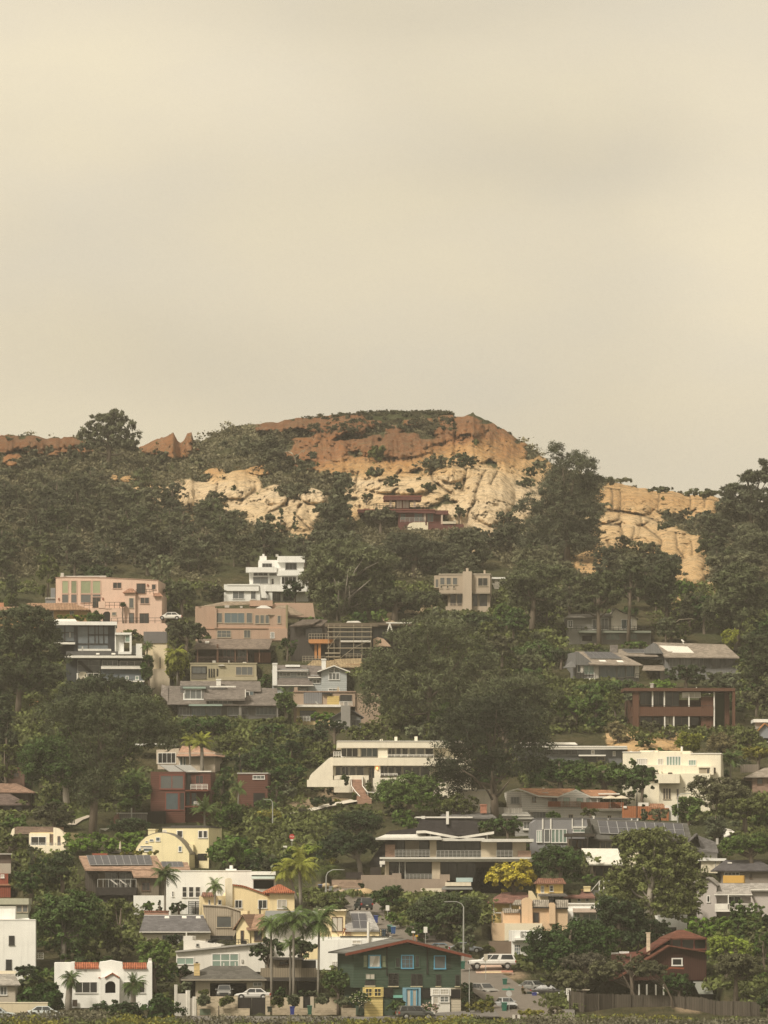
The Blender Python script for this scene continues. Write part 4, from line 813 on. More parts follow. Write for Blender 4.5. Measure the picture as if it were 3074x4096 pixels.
H.roof(mat((.17,.135,.11),'shingle'),('s',[(1285,654,-1),(1790,654,-1),(1812,590,4),(1318,590,4)],.16));H.wall(mat((.05,.038,.032),'boards'),('b',1300,655,1800,760,1.6,8,3));H.part('post',mat((.14,.08,.055),'wood'),('b',1440,625,1452,745,-.8,-.5),*[('b',x,658,x+7,745,-.6,-.4)for x in(1310,1560,1640,1720)]);H.part('railing',mat((.09,.06,.05),'wood'),('bal',1300,712,1640,748,-.55,40,.05),('b',1300,708,1640,713,-.6,-.5));H.part('skylight',wtrim,('s',[(1362,618,1.4),(1388,618,1.4),(1392,605,2.6),(1366,605,2.6)],.1));H.win(1480,660,1560,735,3,1,v=1.6,frame='brown',pane='dark');H.win(1575,660,1640,735,2,1,v=1.6,frame='brown',pane='grey');H.wall(mat((.16,.075,.05),'boards'),('b',1690,680,1800,748,1.4,1.6),label='reddish board wall')
H=House('flat_tan_house','G',(1460,860),838,.03,'flat roofed olive tan house with white domed skylights and dark recessed windows')
ft=mat((.33,.295,.205));H.wall(ft,('b',1266,752,1705,880,0,8,3),('b',1260,748,1710,756,-.1,8));H.part('loggia',void_,('b',1272,772,1376,822,-.03,.1));H.win(1276,774,1370,820,3,1,v=-.02,frame='dark',pane='grey');H.part('panel',mat((.12,.11,.09)),('b',1270,824,1374,858,-.08,0));H.win(1566,774,1682,832,3,1,frame='tan',pane='grey');H.part('louvre',dk,*[('b',x,788,x+9,846,-.1,0)for x in(1386,1402,1418,1440)]);H.part('skylight',mat((.66,.64,.58),'paint',.5),('p',[(1450,768),(1462,761),(1484,761),(1496,768)],-.4,.6),('p',[(1604,754),(1616,744),(1634,744),(1648,754)],1,2));H.each('vent',gtrim,('b',1412,734,1434,754,2,2.6),('b',1518,732,1524,754,2,2.2));H.part('ledge',mat((.36,.32,.23)),('b',1440,840,1710,866,-.5,0))
sh=mat((.155,.135,.12),'shingle')
H=House('shingle_house','G',(1420,1110),811,.03,'sprawling weathered shingle house with stepped roofs, a white chimney and grey windows')
H.wall(mat((.135,.13,.125),'boards'),('b',1180,1020,1848,1130,.6,9,3),('b',1200,900,1500,1000,3,8));H.roof(sh,('s',[(1112,1022,-.6),(1860,1030,-.6),(1840,918,5),(1115,902,5)],.16),('s',[(1355,988,-1),(1630,990,-1),(1630,926,2.4),(1355,926,2.4)],.3),('s',[(1195,920,3),(1735,936,3),(1730,872,7),(1198,870,7)],.2),('s',[(1070,962,2),(1118,1010,-.3),(1118,906,4),(1075,892,6)],.12))
H.part('dormer',mat((.20,.19,.18),'boards'),('b',1220,918,1360,1000,1.0,5));H.part('fascia',mat((.28,.36,.32),'flat'),('b',1216,908,1368,920,.6,5),('b',1256,1024,1478,1036,-1,-.4));H.part('fascia',wtrim,('b',1394,902,1568,912,2.0,2.6),('b',1628,926,1634,978,-.9,2));H.win(1228,926,1340,990,3,1,v=1,frame='white',pane='grey',label='dormer windows');H.part('chimney',wtrim,('b',1438,862,1468,905,4,4.8),('b',1435,856,1471,864,3.9,4.9));H.part('porch',w_,('b',1218,988,1355,996,.6,1.0),('b',1218,950,1226,990,.7,.9))
for x0,x1,n,p in((1190,1262,3,'grey'),(1272,1366,3,'blue'),(1370,1470,3,'blue'),(1510,1590,2,'grey'),(1605,1650,1,'dark'),(1700,1835,5,'blue')):H.win(x0,1044,x1,1100 if x0<1600 else 1096,n,1,v=.6,frame='grey',pane=p)
H.win(1388,990,1544,1022,5,1,v=-.3,frame='grey',pane='dark');H.win(1632,940,1660,976,v=2.6,frame='white',pane='dark');H.part('post',mat((.2,.19,.175),'wood'),('b',1588,1030,1604,1110,-.4,0),('b',1838,1030,1848,1110,-.3,0));H.win(1655,938,1685,976,v=2.7,frame='grey',pane='blue')
H=House('stepped_white_house','H',(120,330),903,.05,'bright white modern house stepped up in curved balconies among the pines')
H.wall(w_,('b',60,66,190,240,3,9,3),('b',188,42,360,240,2.6,9,3),('b',0,118,235,150,.6,4),('b',0,145,130,260,1.2,6,3),('b',105,170,390,340,2.0,6,4));H.part('balcony',w_,('p',[(180,170),(180,140),(200,134),(360,134),(360,168)],.4,2.8),('p',[(105,274),(105,236),(130,230),(240,230),(390,240),(390,276)],-.6,2.4),('b',-25,114,180,148,.2,2),('b',186,40,366,82,1.8,4),('b',-170,228,60,272,-1.6,3,0));H.wall(w_,('b',-170,250,70,335,-1.2,4,3),('p',[(68,236),(82,225),(92,232),(112,318),(78,318)],-1.8,-1.5),('b',124,270,150,340,-.4,.4),('b',205,172,212,236,.6,.9),('b',-150,226,65,236,-1.7,3),label='white lower storey')
H.wins([(82,88,148,116),(236,86,312,132)],nx=3,v=2.55,frame='grey',pane='dark');H.win(22,148,122,174,3,1,v=1.2,pane='dark');H.win(22,178,122,222,2,1,v=1.2,frame='grey',pane='grey');H.win(142,188,162,230,v=2.0,pane='dark',name='door');H.win(206,176,310,228,4,1,v=2.0,frame='white',pane='dark');H.win(150,276,204,338,2,1,v=2.0,frame='grey',pane='dark');H.win(220,280,300,338,2,1,v=2.0,frame='grey',pane='dark');H.win(-115,272,-35,326,2,1,v=-1.2,pane='grey');H.win(5,272,42,328,1,1,v=-1.2,pane='grey');H.part('chimney',w_,('b',66,40,112,68,4,5),('b',84,26,98,42,4.3,4.8));H.part('satellite_dish',gtrim,('b',172,28,190,44,3,3.3))
H=House('scaffolded_house','H',(640,720),848,.0,'dark timber house under renovation, wrapped in scaffolding, with an orange round balcony on two posts')
dt=mat((.060,.052,.046),'boards')
H.wall(dt,('b',270,500,520,730,1.5,8,3),('b',505,512,810,720,.8,8,3),('b',810,515,1080,720,2.4,8,3));H.roof(mat((.10,.08,.065),'shingle'),('s',[(262,506,.4),(480,500,.8),(520,466,5),(470,458,5)],.2),('s',[(262,504,.2),(420,490,.2),(480,458,4),(350,462,4)],.2));H.roof(mat((.13,.105,.075),'wood'),('b',500,484,850,508,-1.2,8),('b',850,482,1100,500,-1.0,8));H.roof(wtrim,('b',905,479,1096,487,-1.1,7),('p',[(640,482),(650,472),(720,470),(740,482)],2,5),label='white roof membrane')
for r,p in(((548,515,700,596),'grey'),((700,515,800,596),'grey'),((600,625,740,700),'dark'),((820,520,910,600),'dark'),((375,520,480,600),'black')):H.win(*r,nx=3,v=.8 if r[0]!=820 else 2.4,frame='dark',pane=p)
H.part('floor_edge',wtrim,('b',604,600,802,612,-.3,.8));og2=mat((.46,.22,.09),'wood');H.part('balcony',og2,('p',[(390,594),(400,592),(560,592),(560,612),(520,620),(400,620),(390,612)],-2.0,1.2));H.part('balcony_post',og2,('b',430,620,446,722,-1.0,-.6),('b',454,620,472,724,-1.4,-1.0));H.part('railing',mat((.30,.26,.2),'wood'),('rail',392,556,520,594,-2.0,2,8));H.part('frame',wtrim,('t',[(912,548,-1),(930,488,-1)],.12),('t',[(952,560,-1),(930,488,-1)],.12));H.wall(mat((.42,.30,.22)),('p',[(820,640),(820,590),(850,578),(890,590),(940,640)],-2.4,-1),label='pinkish garden wall')
H=House('scaffolding','H',(640,725),845,.0,'pole scaffolding with plank lifts standing against the dark timber house','scaffold')
scm=mat((.30,.265,.20),'wood');H.part('pole',scm,*[('t',[(x,495,v),(x,728,v)],.05)for x in(522,560,600,690,745,805)for v in(-.6,.6)]);H.part('plank',scm,*[('b',515,y,812,y+5,-.7,.7)for y in(512,540,574,648)],('b',500,680,600,688,-.8,.7),('b',505,706,600,712,-.8,.7));H.part('brace',scm,('t',[(690,650,-.7),(800,600,-.7)],.04),('t',[(600,720,-.7),(690,650,-.7)],.04),('t',[(560,600,-.7),(600,545,-.7)],.04),('t',[(522,650,-.7),(560,600,-.7)],.04));H.part('guard_rail',scm,('rail',350,705,500,750,-1.5,3,8),('rail',640,690,740,716,-1.6,2,5))
H=House('shingle_shed','H',(640,780),838,.0,'scalloped tan shingle roof between the scaffold and the pale blue house','outbuilding')
H.roof(mat((.33,.25,.15),'tile'),('s',[(340,800,-1),(640,800,-1),(600,738,3),(420,730,3)],.15),('s',[(600,775,-1),(740,780,-1),(740,718,3),(560,724,3)],.15));H.wall(mat((.3,.2,.12)),('b',640,755,740,800,0,3,2))
lb_=mat((.46,.49,.50),'siding')
H=House('pale_blue_house','H',(420,940),831,.06,'pale blue clapboard house with a gabled end, tall arched-head windows and white chimneys')
H.wall(lb_,('b',152,790,390,930,1.2,8,3),('b',390,830,480,950,.8,7,3),('p',[(476,950),(476,806),(560,768),(644,806),(644,950)],0,8));H.roof(mat((.15,.13,.12),'shingle'),('l',[(450,806),(560,766),(664,808)],-.6,8,.18),('s',[(182,802,.4),(388,804,.4),(380,764,4),(185,764,4)],.15),('s',[(386,846,.2),(490,846,.2),(500,770,4),(360,765,4)],.15),('s',[(184,898,-.6),(425,902,-.6),(400,848,1.4),(184,846,1.4)],.12));H.part('fascia',wtrim,('l',[(450,804),(560,764),(666,806)],-.68,-.6,.2),('b',184,800,388,806,.2,.4),('b',184,897,425,903,-.7,-.6),('b',386,844,492,850,.1,.2));H.part('chimney',w_,('b',152,758,182,900,.6,1.4),('b',150,750,184,760,.5,1.5));H.part('chimney',w_,('b',478,728,506,790,3,3.8),('b',475,722,509,730,2.9,3.9));H.part('dormer_roof',w_,('b',238,762,334,776,2,4))
H.win(524,815,596,862,3,1,pane='grey',mw=.1);H.part('gable_window',PN['grey'],('p',[(526,812),(526,794),(558,780),(558,812)],-.03,0),('p',[(564,812),(564,780),(594,794),(594,812)],-.03,0));H.part('window_head',wtrim,('l',[(520,796),(560,778),(600,796)],-.08,0,.1),('b',558,782,563,815,-.08,0));H.wins([(194,812,270,838),(312,812,384,838)],nx=3,v=1.2,pane='grey');H.win(418,860,468,886,2,1,v=.8,frame='white',pane='grey');H.win(522,918,598,936,3,1,pane='grey');H.win(320,916,376,934,2,1,v=.8,pane='grey');H.part('balcony',mat((.20,.18,.165),'boards'),('b',184,850,400,895,.9,1.2))
H=House('tan_flat_house','H',(480,1140),808,.03,'flat roofed tan and mustard house with a grey panel and a yellow shutter')
tf=mat((.33,.25,.19));H.wall(tf,('b',292,942,700,1040,.8,8),('b',700,950,870,1060,1.2,8,3),('b',295,910,318,945,1,2));H.wall(mat((.46,.36,.20)),('b',312,1036,610,1160,.2,8,3),label='mustard lower wall');H.roof(mat((.30,.21,.16),'flat'),('b',288,936,705,944,.6,8));H.part('balcony',wtrim,('b',306,1026,606,1042,-.8,.8));H.part('panel',mat((.19,.19,.20),'boards'),('b',358,946,480,1020,.66,.8));H.part('shutter',mat((.56,.43,.18),'siding'),('b',514,968,594,1028,.62,.8));H.win(600,962,678,1008,2,1,v=.8,frame='dark',pane='dark');H.part('railing',wtrim,('rail',596,1006,680,1036,.1,4,4));H.win(332,1066,440,1130,3,1,v=.2,frame='dark',pane='dark',name='sliding_door');H.part('railing',wtrim,('rail',314,1104,400,1142,-.3,4,5));H.part('satellite_dish',gtrim,('p',[(434,1008),(440,1002),(456,1022),(446,1026)],-.7,-.5));H.part('pier',mat((.24,.17,.13)),('b',292,1025,312,1145,-.2,.8));H.part('canopy',dk,('b',480,946,545,958,.3,.8));H.part('finial',mat((.42,.35,.25)),('b',580,922,594,944,1.5,2),('b',583,908,591,922,1.6,1.9))
H=House('grey_gable_house','H',(640,1185),800,.08,'small slate blue gabled house with a broad plain chimney in front')
gg=mat((.19,.20,.20));H.wall(gg,('p',[(548,1200),(548,1108),(606,1078),(740,1110),(740,1200)],0,6));H.roof(mat((.14,.14,.14),'shingle'),('l',[(528,1116),(606,1072),(680,1060),(760,1110)],-.6,6,.14));H.part('chimney',mat((.27,.26,.245)),('b',608,1032,668,1200,-1.2,0),('b',630,1010,650,1034,-.8,-.3));H.win(588,1140,606,1175,frame='white',pane='dark');H.win(675,1126,736,1180,2,1,frame='grey',pane='dark')
H=House('tan_box_house','H',(1420,380),888,-.06,'boxy tan house with a central chimney shaft and paired tall windows among the pines')
tb=mat((.36,.30,.235));H.wall(tb,('b',1258,160,1596,290,0,8),('p',[(1224,250),(1224,170),(1258,168),(1258,260)],.6,6),('b',1315,286,1596,400,1.2,8,3),('b',1300,374,1590,420,.4,6,3));H.part('roof_coping',mat((.40,.35,.28),'flat'),('b',1254,157,1600,163,-.1,8));H.part('chimney',mat((.40,.335,.265)),('b',1414,142,1474,410,-1.0,.6),('b',1436,120,1452,144,-.5,.2),('t',[(1560,160,3),(1560,134,3)],.2));H.part('soffit',mat((.22,.19,.15)),('b',1270,284,1596,291,-.1,1))
for x in(1262,1304,1346):H.win(x,182,x+34,232,frame='tan',pane='grey');H.win(x+2,234,x+18,255,frame='tan',pane='dark')
H.win(1514,184,1582,240,2,1,frame='tan',pane='dark');H.win(1232,192,1254,250,v=.6,frame='tan',pane='grey');H.wins([(1328,292,1372,374),(1374,292,1412,374),(1478,290,1516,376),(1522,290,1580,376)],v=1.2,frame='tan',pane='dark');H.part('railing',tb,('rail',1318,358,1412,376,.8,2,4))
H=House('white_shed','H',(1625,200),902,.1,'corner of a pale roof right of the boxy tan house','outbuilding')
H.roof(w_,('b',1610,180,1700,192,0,4));H.wall(mat((.4,.37,.32)),('b',1625,192,1700,230,.4,4,3))
H=House('pine_house','I',(620,560),866,.05,'grey green house half hidden behind pine trunks, with pale gable end and long deck')
H.wall(mat((.22,.215,.195)),('b',418,412,690,530,.6,8,3),('b',500,505,935,580,.2,6,4));H.wall(mat((.46,.43,.37)),('p',[(690,492),(690,392),(716,362),(740,380),(848,420),(848,492)],0,6),label='pale gable end');H.roof(mat((.16,.15,.13),'shingle'),('s',[(404,418,-.2),(700,412,-.2),(690,392,4),(430,396,4)],.15),('l',[(690,396),(716,360),(860,424)],-.4,6,.12));H.part('deck',mat((.20,.22,.18),'flat'),('b',490,498,936,512,-1.6,.4));H.part('railing',iron,('rail',440,470,930,500,-1.5,2,16));H.win(750,428,814,490,2,1,pane='blue',name='sliding_door');H.wins([(420,434,452,480),(570,430,620,492),(625,420,672,492)],nx=2,v=.6,frame='white',pane='grey');H.wins([(656,514,740,556),(806,514,850,552)],nx=3,v=.2,frame='grey',pane='teal');H.part('garage_opening',void_,('b',510,530,570,562,.1,.25));H.part('chimney',mat((.4,.37,.33)),('b',694,360,734,420,1,1.8))
tr_=mat((.235,.20,.165),'shingle');gw=mat((.165,.165,.165),'boards')
H=House('grey_shingle_house','I',(720,790),832,.22,'grey house with wide dark glass bays and a solar array above the clipped hedges')
H.wall(gw,('p',[(468,712),(468,632),(485,628),(575,700),(575,712)],0,8),('b',468,700,862,800,.8,8,3));H.wall(mat((.46,.44,.40)),('b',586,706,612,796,.3,.9),('b',836,706,862,790,.3,.9),('b',500,706,516,760,.3,.9),label='pale piers');H.roof(tr_,('s',[(560,706,-.8),(885,710,-.8),(730,634,5),(466,626,5)],.18));H.solar([(520,634,4.4),(690,636,4.4),(756,676,1.6),(560,670,1.6)],5,2);H.part('skylight',wtrim,('s',[(622,688,.4),(660,688,.4),(650,680,1),(612,680,1)],.15),('s',[(730,692,.3),(768,692,.3),(756,682,1),(720,682,1)],.15));H.roof(mat((.14,.14,.14),'shingle'),('s',[(392,726,-.6),(470,722,-.6),(470,668,4),(462,668,4)],.15));H.wins([(616,710,720,790),(724,710,775,788),(780,712,834,784)],nx=2,v=.8,frame='grey',pane='blue');H.win(518,712,584,768,2,1,v=.8,frame='white',pane='teal');H.win(478,710,498,756,v=.8,frame='white',pane='blue');H.part('railing',iron,('rail',500,754,590,790,-.4,3,6),('rail',840,764,862,790,0,2,2));H.part('deck',wtrim,('b',535,792,590,804,-.5,.8));H.part('chimney',mat((.2,.18,.17),'brick'),('b',690,586,730,640,5.5,6.5))
H=House('grey_shingle_house','I',(1180,740),842,-.2,'long grey house under a big tan shingle gable roof with one pale skylight sheet')
H.wall(gw,('p',[(892,640),(892,612),(950,572),(1010,640)],0,8),('b',1020,655,1470,760,.8,8,3),('b',860,656,1020,760,1.6,7,3));H.roof(tr_,('s',[(1020,660,-.8),(1482,664,-.8),(1396,584,5),(946,570,5)],.2),('s',[(730,650,-.5),(980,655,-.5),(920,614,4),(735,612,4)],.18),('s',[(880,742,-1.0),(1030,744,-1),(1010,712,.8),(890,712,.8)],.12));H.part('skylight',mat((.62,.60,.54),'paint',.5),('s',[(1050,634,1.0),(1200,634,1.0),(1160,596,3.6),(986,590,3.6)],.1));H.solar([(750,616,3.7),(920,618,3.7),(935,640,1),(790,638,1)],5,1);H.part('satellite_dish',wtrim,('p',[(1120,556),(1126,550),(1142,566),(1134,572)],3,3.1),('b',1132,568,1136,580,3,3.1));H.wins([(1050,672,1110,720),(1120,668,1185,722),(1190,668,1260,724)],nx=3,v=.8,frame='grey',pane='grey');H.wins([(1312,672,1368,728),(1392,672,1446,712)],nx=2,v=.8,frame='dark',pane='dark');H.part('garage_opening',void_,('b',912,752,986,784,1.4,1.7));H.wall(mat((.42,.40,.36)),('b',866,746,1022,800,1.5,3,2),label='pale garage front');H.wins([(900,670,950,700),(960,668,1010,700)],nx=2,v=1.6,frame='grey',pane='grey');H.win(868,750,886,780,v=1.5,frame='brown',pane='dark')
H=House('hilltop_house','K',(1040,850),962,.03,'maroon modern house alone under the cliffs, with railed roof deck and white curved wall')
mr=mat((.125,.050,.045),'flat');H.wall(mr,('b',985,742,1275,860,1.0,8,4),('b',720,728,1230,748,0,8),('b',1110,742,1230,752,-.2,6));H.roof(mr,('b',893,638,1140,664,1.0,7),('b',1230,733,1318,760,.2,6));H.part('roof_rim',mat((.26,.10,.08),'flat'),('b',890,634,1143,641,.9,7.1),('b',716,725,1232,731,-.1,8));H.part('pier',mat((.40,.32,.26)),('b',928,664,942,712,1.4,2),('b',1088,664,1102,712,1.4,2),('b',1156,748,1170,808,.3,1),('b',1270,758,1282,824,.3,1));H.wins([(972,664,1012,720),(1014,664,1058,720)],nx=2,v=2.4,frame='red',pane='curtain');H.part('core',void_,('b',968,662,1064,722,2.42,4));H.part('railing',iron,('rail',822,688,970,724,.2,3,8),('rail',1060,700,1218,724,.2,2,8));H.part('railing',steel,('rail',1000,780,1156,812,.0,4,6));H.wins([(1000,754,1036,800),(1090,750,1150,808),(1176,752,1222,812)],nx=2,v=1.0,frame='red',pane='grey')
H.part('curved_wall',mat((.66,.60,.46)),('p',[(1042,860),(1046,838),(1060,820),(1085,812),(1184,811),(1184,860)],-2,-1.6));H.part('chimney',mr,('b',1166,806,1176,830,-2.1,-1.8));H.part('terrace',mat((.5,.45,.36)),('b',1282,806,1370,822,-.5,4),('b',1355,798,1370,810,-.5,0));H.part('terrace_edge',mr,('b',1182,824,1420,850,-.3,4,2),('b',985,832,1045,860,-.4,1,2))
def _vn(x,y,seed=0):
 xi=np.floor(x).astype(np.int64);yi=np.floor(y).astype(np.int64)
 fx=x-xi;fy=y-yi
 fx=fx*fx*(3-2*fx);fy=fy*fy*(3-2*fy)
 def h(a,b):
  n=(a*374761393+b*668265263+seed*1442695041)&0xffffffff
  n=((n^(n>>13))*1274126177)&0xffffffff
  return((n^(n>>16))&0xffff)/65535.0
 return(h(xi,yi)*(1-fx)+h(xi+1,yi)*fx)*(1-fy)+(h(xi,yi+1)*(1-fx)+h(xi+1,yi+1)*fx)*fy
def fbm(x,y,octv=4,seed=0,ridged=False):
 r=0;a=1;s=0
 for o in range(octv):
  n=_vn(x*2**o,y*2**o,seed+o*17)
  r=r+a*(1-abs(2*n-1)if ridged else n);s+=a;a*=.5
 return r/s
ROCK=[('J',200,290,360,62,1),('J',470,290,90,50,.95),('J',90,400,60,45,.75),('J',430,330,190,22,.7),('J',1080,300,190,75,.85),('J',1150,360,110,24,.7),('J',1230,250,60,60,.9),('J',1000,590,100,34,.35),('J',860,655,40,30,.35),('J',860,525,50,20,.5),('J',760,515,25,20,.5),('J',1350,650,360,110,.12),('J',1600,520,100,50,.3),('J',1430,500,60,50,.5),('J',1250,870,50,90,.35),('J',1300,1000,40,90,.3),('K',250,165,260,45,1),('K',620,165,270,90,.95),('K',480,330,260,120,.82),('K',1000,330,290,140,.97),('K',1350,190,260,100,.9),('K',1620,210,200,70,.8),('K',1500,330,270,80,.5),('K',740,430,170,60,.5),('K',1000,590,370,120,.14),('K',1400,520,320,130,.22),('K',1560,690,270,190,.1),('K',900,690,270,50,.2),('K',180,640,80,45,.05),('K',420,640,90,48,.05),('K',220,770,220,100,.15),('K',350,870,80,90,.3),('K',20,600,70,110,.2),('K',690,760,50,50,.3),('K',60,470,90,30,.6),('L',60,330,120,90,.75),('L',150,420,170,70,.4),('L',80,600,200,170,.12),('L',230,450,100,50,.3),('L',800,600,200,100,.5),('L',1060,630,320,75,.5),('L',830,760,240,110,.28),('L',900,880,250,100,.38),('L',1080,930,140,150,.36),('L',1180,690,160,60,.42),('L',1200,1000,80,170,.36),('L',680,860,100,140,.34),('L',560,1010,140,70,.45),('I',1200,120,90,170,.36),('I',1230,260,100,110,.32),('I',1180,350,110,70,.3),('I',600,60,140,50,.4),('H',1080,360,130,60,.1),('H',930,450,60,30,.1),('H',1480,50,40,50,.15),('F',900,255,240,62,.35),('G',220,1030,75,60,.5),('F',1450,1140,1,1,.3),('H',640,740,130,40,.3),('K',880,440,330,60,.42),('K',1260,400,260,80,.45),('K',560,470,120,40,.6),('J',1460,640,330,115,.14),('K',130,700,280,120,.12),('K',420,700,120,70,.14)]
ROCK=[(e[0],e[1],e[2],e[3],e[4],e[5]*(.86 if e[0]=='L' and e[2]>540 else 1))for e in ROCK]
DOME=[('L',850,640,130,75,6),('L',1060,640,115,70,5),('L',1260,640,110,60,5),('L',690,630,60,75,4),('L',690,735,75,45,5),('L',840,735,90,42,4),('L',690,850,78,100,7),('L',810,850,70,90,6),('L',920,880,85,80,6),('L',1060,910,95,120,5),('L',1090,790,80,50,4),('L',1200,1020,70,150,5),('K',1600,640,150,190,9),('K',180,650,85,55,5),('K',430,640,95,50,6),('K',200,760,75,75,5),('K',95,800,55,55,4),('K',330,840,90,120,6),('K',1000,560,260,70,5),('K',1350,480,120,70,5),('J',1350,650,160,100,7),('J',1560,570,130,90,6),('J',220,285,140,60,4),('J',80,290,110,55,3),('J',380,285,55,42,2.5),('J',470,280,65,45,3),('J',1080,300,120,60,3),('K',800,505,45,28,3),('K',860,500,30,22,2),('K',980,300,260,90,5),('K',1440,170,160,80,5),('F',900,265,220,60,3),('K',300,190,200,50,3),('K',640,180,160,60,4)]
LAWN=[('B',490,285,140,50),('D',545,760,80,60),('G',1620,1140,60,30),('H',200,1150,260,26)]
SOIL=[('B',640,420,260,55),('C',60,930,140,45),('E',560,640,130,60),('E',330,690,130,70),('B',1500,1010,200,40),('C',1150,1136,100,26),('B',700,1235,500,25)]
sx_cols=np.unique(np.concatenate([np.arange(-5200,-240,90),np.arange(-240,3330,5.5),np.arange(3330,8300,90)])).astype(float)
t_up=np.linspace(0,1,150)
rows_lo=np.concatenate([np.arange(2315,4110,13),[4130,4160,4200,4300,4500,5000,5600]]).astype(float)
sky=np.interp(sx_cols,SKYX,SKYY)
rs=np.random.RandomState(3)
spk=[(640,1752),(655,1750),(664,1744),(672,1742),(680,1735),(686,1738),(691,1729),(696,1733),(703,1748),(712,1763),(722,1768),(733,1761),(740,1752),(745,1741),(750,1730),(758,1732),(766,1728),(770,1741),(776,1766)]
sp0=[(-40,1744),(0,1741),(50,1738),(100,1739),(145,1742),(172,1750),(192,1756),(205,1749),(235,1747),(247,1756),(256,1746),(290,1744),(316,1750)]
m_=(sx_cols>-40)&(sx_cols<316)
sky[m_]=np.interp(sx_cols[m_],[p[0]for p in sp0],[p[1]for p in sp0])
m_=(sx_cols>640)&(sx_cols<776)
sky[m_]=np.interp(sx_cols[m_],[p[0]for p in spk],[p[1]for p in spk])
spk=[(1815,1667),(1850,1664),(1880,1660),(1893,1649),(1900,1660),(1925,1672),(1960,1688)]
m_=(sx_cols>1815)&(sx_cols<1960)
sky[m_]=np.interp(sx_cols[m_],[p[0]for p in spk],[p[1]for p in spk])
m_=(sx_cols>-300)&(sx_cols<3330)
sky=sky+(fbm(sx_cols/37,sx_cols*0,4,5)-.5)*16*m_
SX=[];SY=[];DD=[]
T=[]
for t in t_up[::-1]:
 SX.append(sx_cols);sy=2315+(sky-2315)*t;SY.append(sy)
 DD.append(910+170*(.8*t+.2*t*t)+0*sx_cols)
for r in rows_lo[1:]:
 SX.append(sx_cols);SY.append(0*sx_cols+r);DD.append(np.interp(r,ROWS,DIST)+0*sx_cols)
SX=np.array(SX);SY=np.array(SY);DD=np.array(DD)
nUp=len(t_up)
def ell(lst,k):
 out=np.zeros_like(SX)-1;h=np.zeros_like(SX)
 for e in lst:
  cx,cy=S(e[0],e[1],e[2]);s=VIEWS[e[0]][2]
  d=1-np.sqrt(((SX-cx)/(e[3]*s))**2+((SY-cy)/(e[4]*s))**2)
  if k:
   w=np.clip(d+.75,0,2)**2
   h+=w*e[5]
   out=np.where(out<0,0,out)+w
  else:
   out=np.maximum(out,d)
 return(h/np.maximum(out,1e-5))if k else out
rock=ell(ROCK,False)
hue=ell(ROCK,True)
wob=fbm(SX/46,SY/30,5,9)-.5
wob2=fbm(SX/75+9,SY/26,4,19)-.5
rockm=np.clip((rock+wob*.95+.11-np.clip(hue-.45,0,.5)*(.06-wob2*2.6))*4.5,0,1)
lawn=np.clip(ell(LAWN,False)*4+wob,0,1)
soil=np.clip((ell(SOIL,False)+wob*.8)*3,0,1)
rel=np.zeros_like(SX)
for e in DOME:
 cx,cy=S(e[0],e[1],e[2]);s=VIEWS[e[0]][2]
 q=((SX+wob*22-cx)/(e[3]*s))**2+((SY+wob*12-cy)/(e[4]*s))**2
 rel=np.maximum(rel,e[5]*(1.9 if e[0]=='L' else 1.4)*np.sqrt(np.clip(1-q,0,1)))
upm=np.clip((2560-SY)/200,0,1)
gul=fbm(SX/19,SY/120,4,21,True)
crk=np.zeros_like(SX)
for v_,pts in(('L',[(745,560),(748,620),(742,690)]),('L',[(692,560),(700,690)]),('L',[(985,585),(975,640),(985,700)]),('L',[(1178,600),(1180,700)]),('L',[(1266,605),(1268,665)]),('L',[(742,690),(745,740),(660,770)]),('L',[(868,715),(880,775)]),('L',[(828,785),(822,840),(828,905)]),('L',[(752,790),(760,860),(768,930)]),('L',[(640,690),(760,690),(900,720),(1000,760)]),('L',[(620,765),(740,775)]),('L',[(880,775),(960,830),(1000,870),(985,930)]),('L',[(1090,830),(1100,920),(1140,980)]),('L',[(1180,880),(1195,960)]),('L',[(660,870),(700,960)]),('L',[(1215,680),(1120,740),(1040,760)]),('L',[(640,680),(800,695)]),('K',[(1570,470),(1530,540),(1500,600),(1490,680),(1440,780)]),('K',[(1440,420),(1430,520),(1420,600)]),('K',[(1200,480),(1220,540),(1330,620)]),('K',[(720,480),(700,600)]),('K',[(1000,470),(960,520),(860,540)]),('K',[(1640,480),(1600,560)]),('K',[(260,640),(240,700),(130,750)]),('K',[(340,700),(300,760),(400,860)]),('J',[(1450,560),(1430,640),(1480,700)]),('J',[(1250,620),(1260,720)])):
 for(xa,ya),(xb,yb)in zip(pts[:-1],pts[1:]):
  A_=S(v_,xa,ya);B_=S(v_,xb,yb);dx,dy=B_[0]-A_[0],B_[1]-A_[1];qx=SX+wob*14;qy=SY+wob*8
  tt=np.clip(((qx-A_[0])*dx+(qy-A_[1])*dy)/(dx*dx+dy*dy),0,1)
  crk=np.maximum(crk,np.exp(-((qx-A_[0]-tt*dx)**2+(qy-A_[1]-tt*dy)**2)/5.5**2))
wx=SX+wob*40;wy=SY+(fbm(SX/50,SY/50,3,77)-.5)*50
crack=np.clip(1-abs(fbm(wx/44,wy/60,3,88)-.5)/.035,0,1)
ledge=fbm(wx/120,wy/13,3,31,True)
rel+=rockm*upm*(gul*8.0*np.clip(hue,.3,1)+ledge*1.8+fbm(wx/60,wy/44,4,41,True)*3.2+fbm(SX/11,SY/11,3,43)*.6-crack*2.4-crk*5.0)
rel+=upm*(fbm(SX/90,SY/60,4,51)-.5)*6
rel*=np.clip((SY-sky[None,:])/26,0,1)
DD=DD-rel
PAD=np.zeros_like(SX,bool)
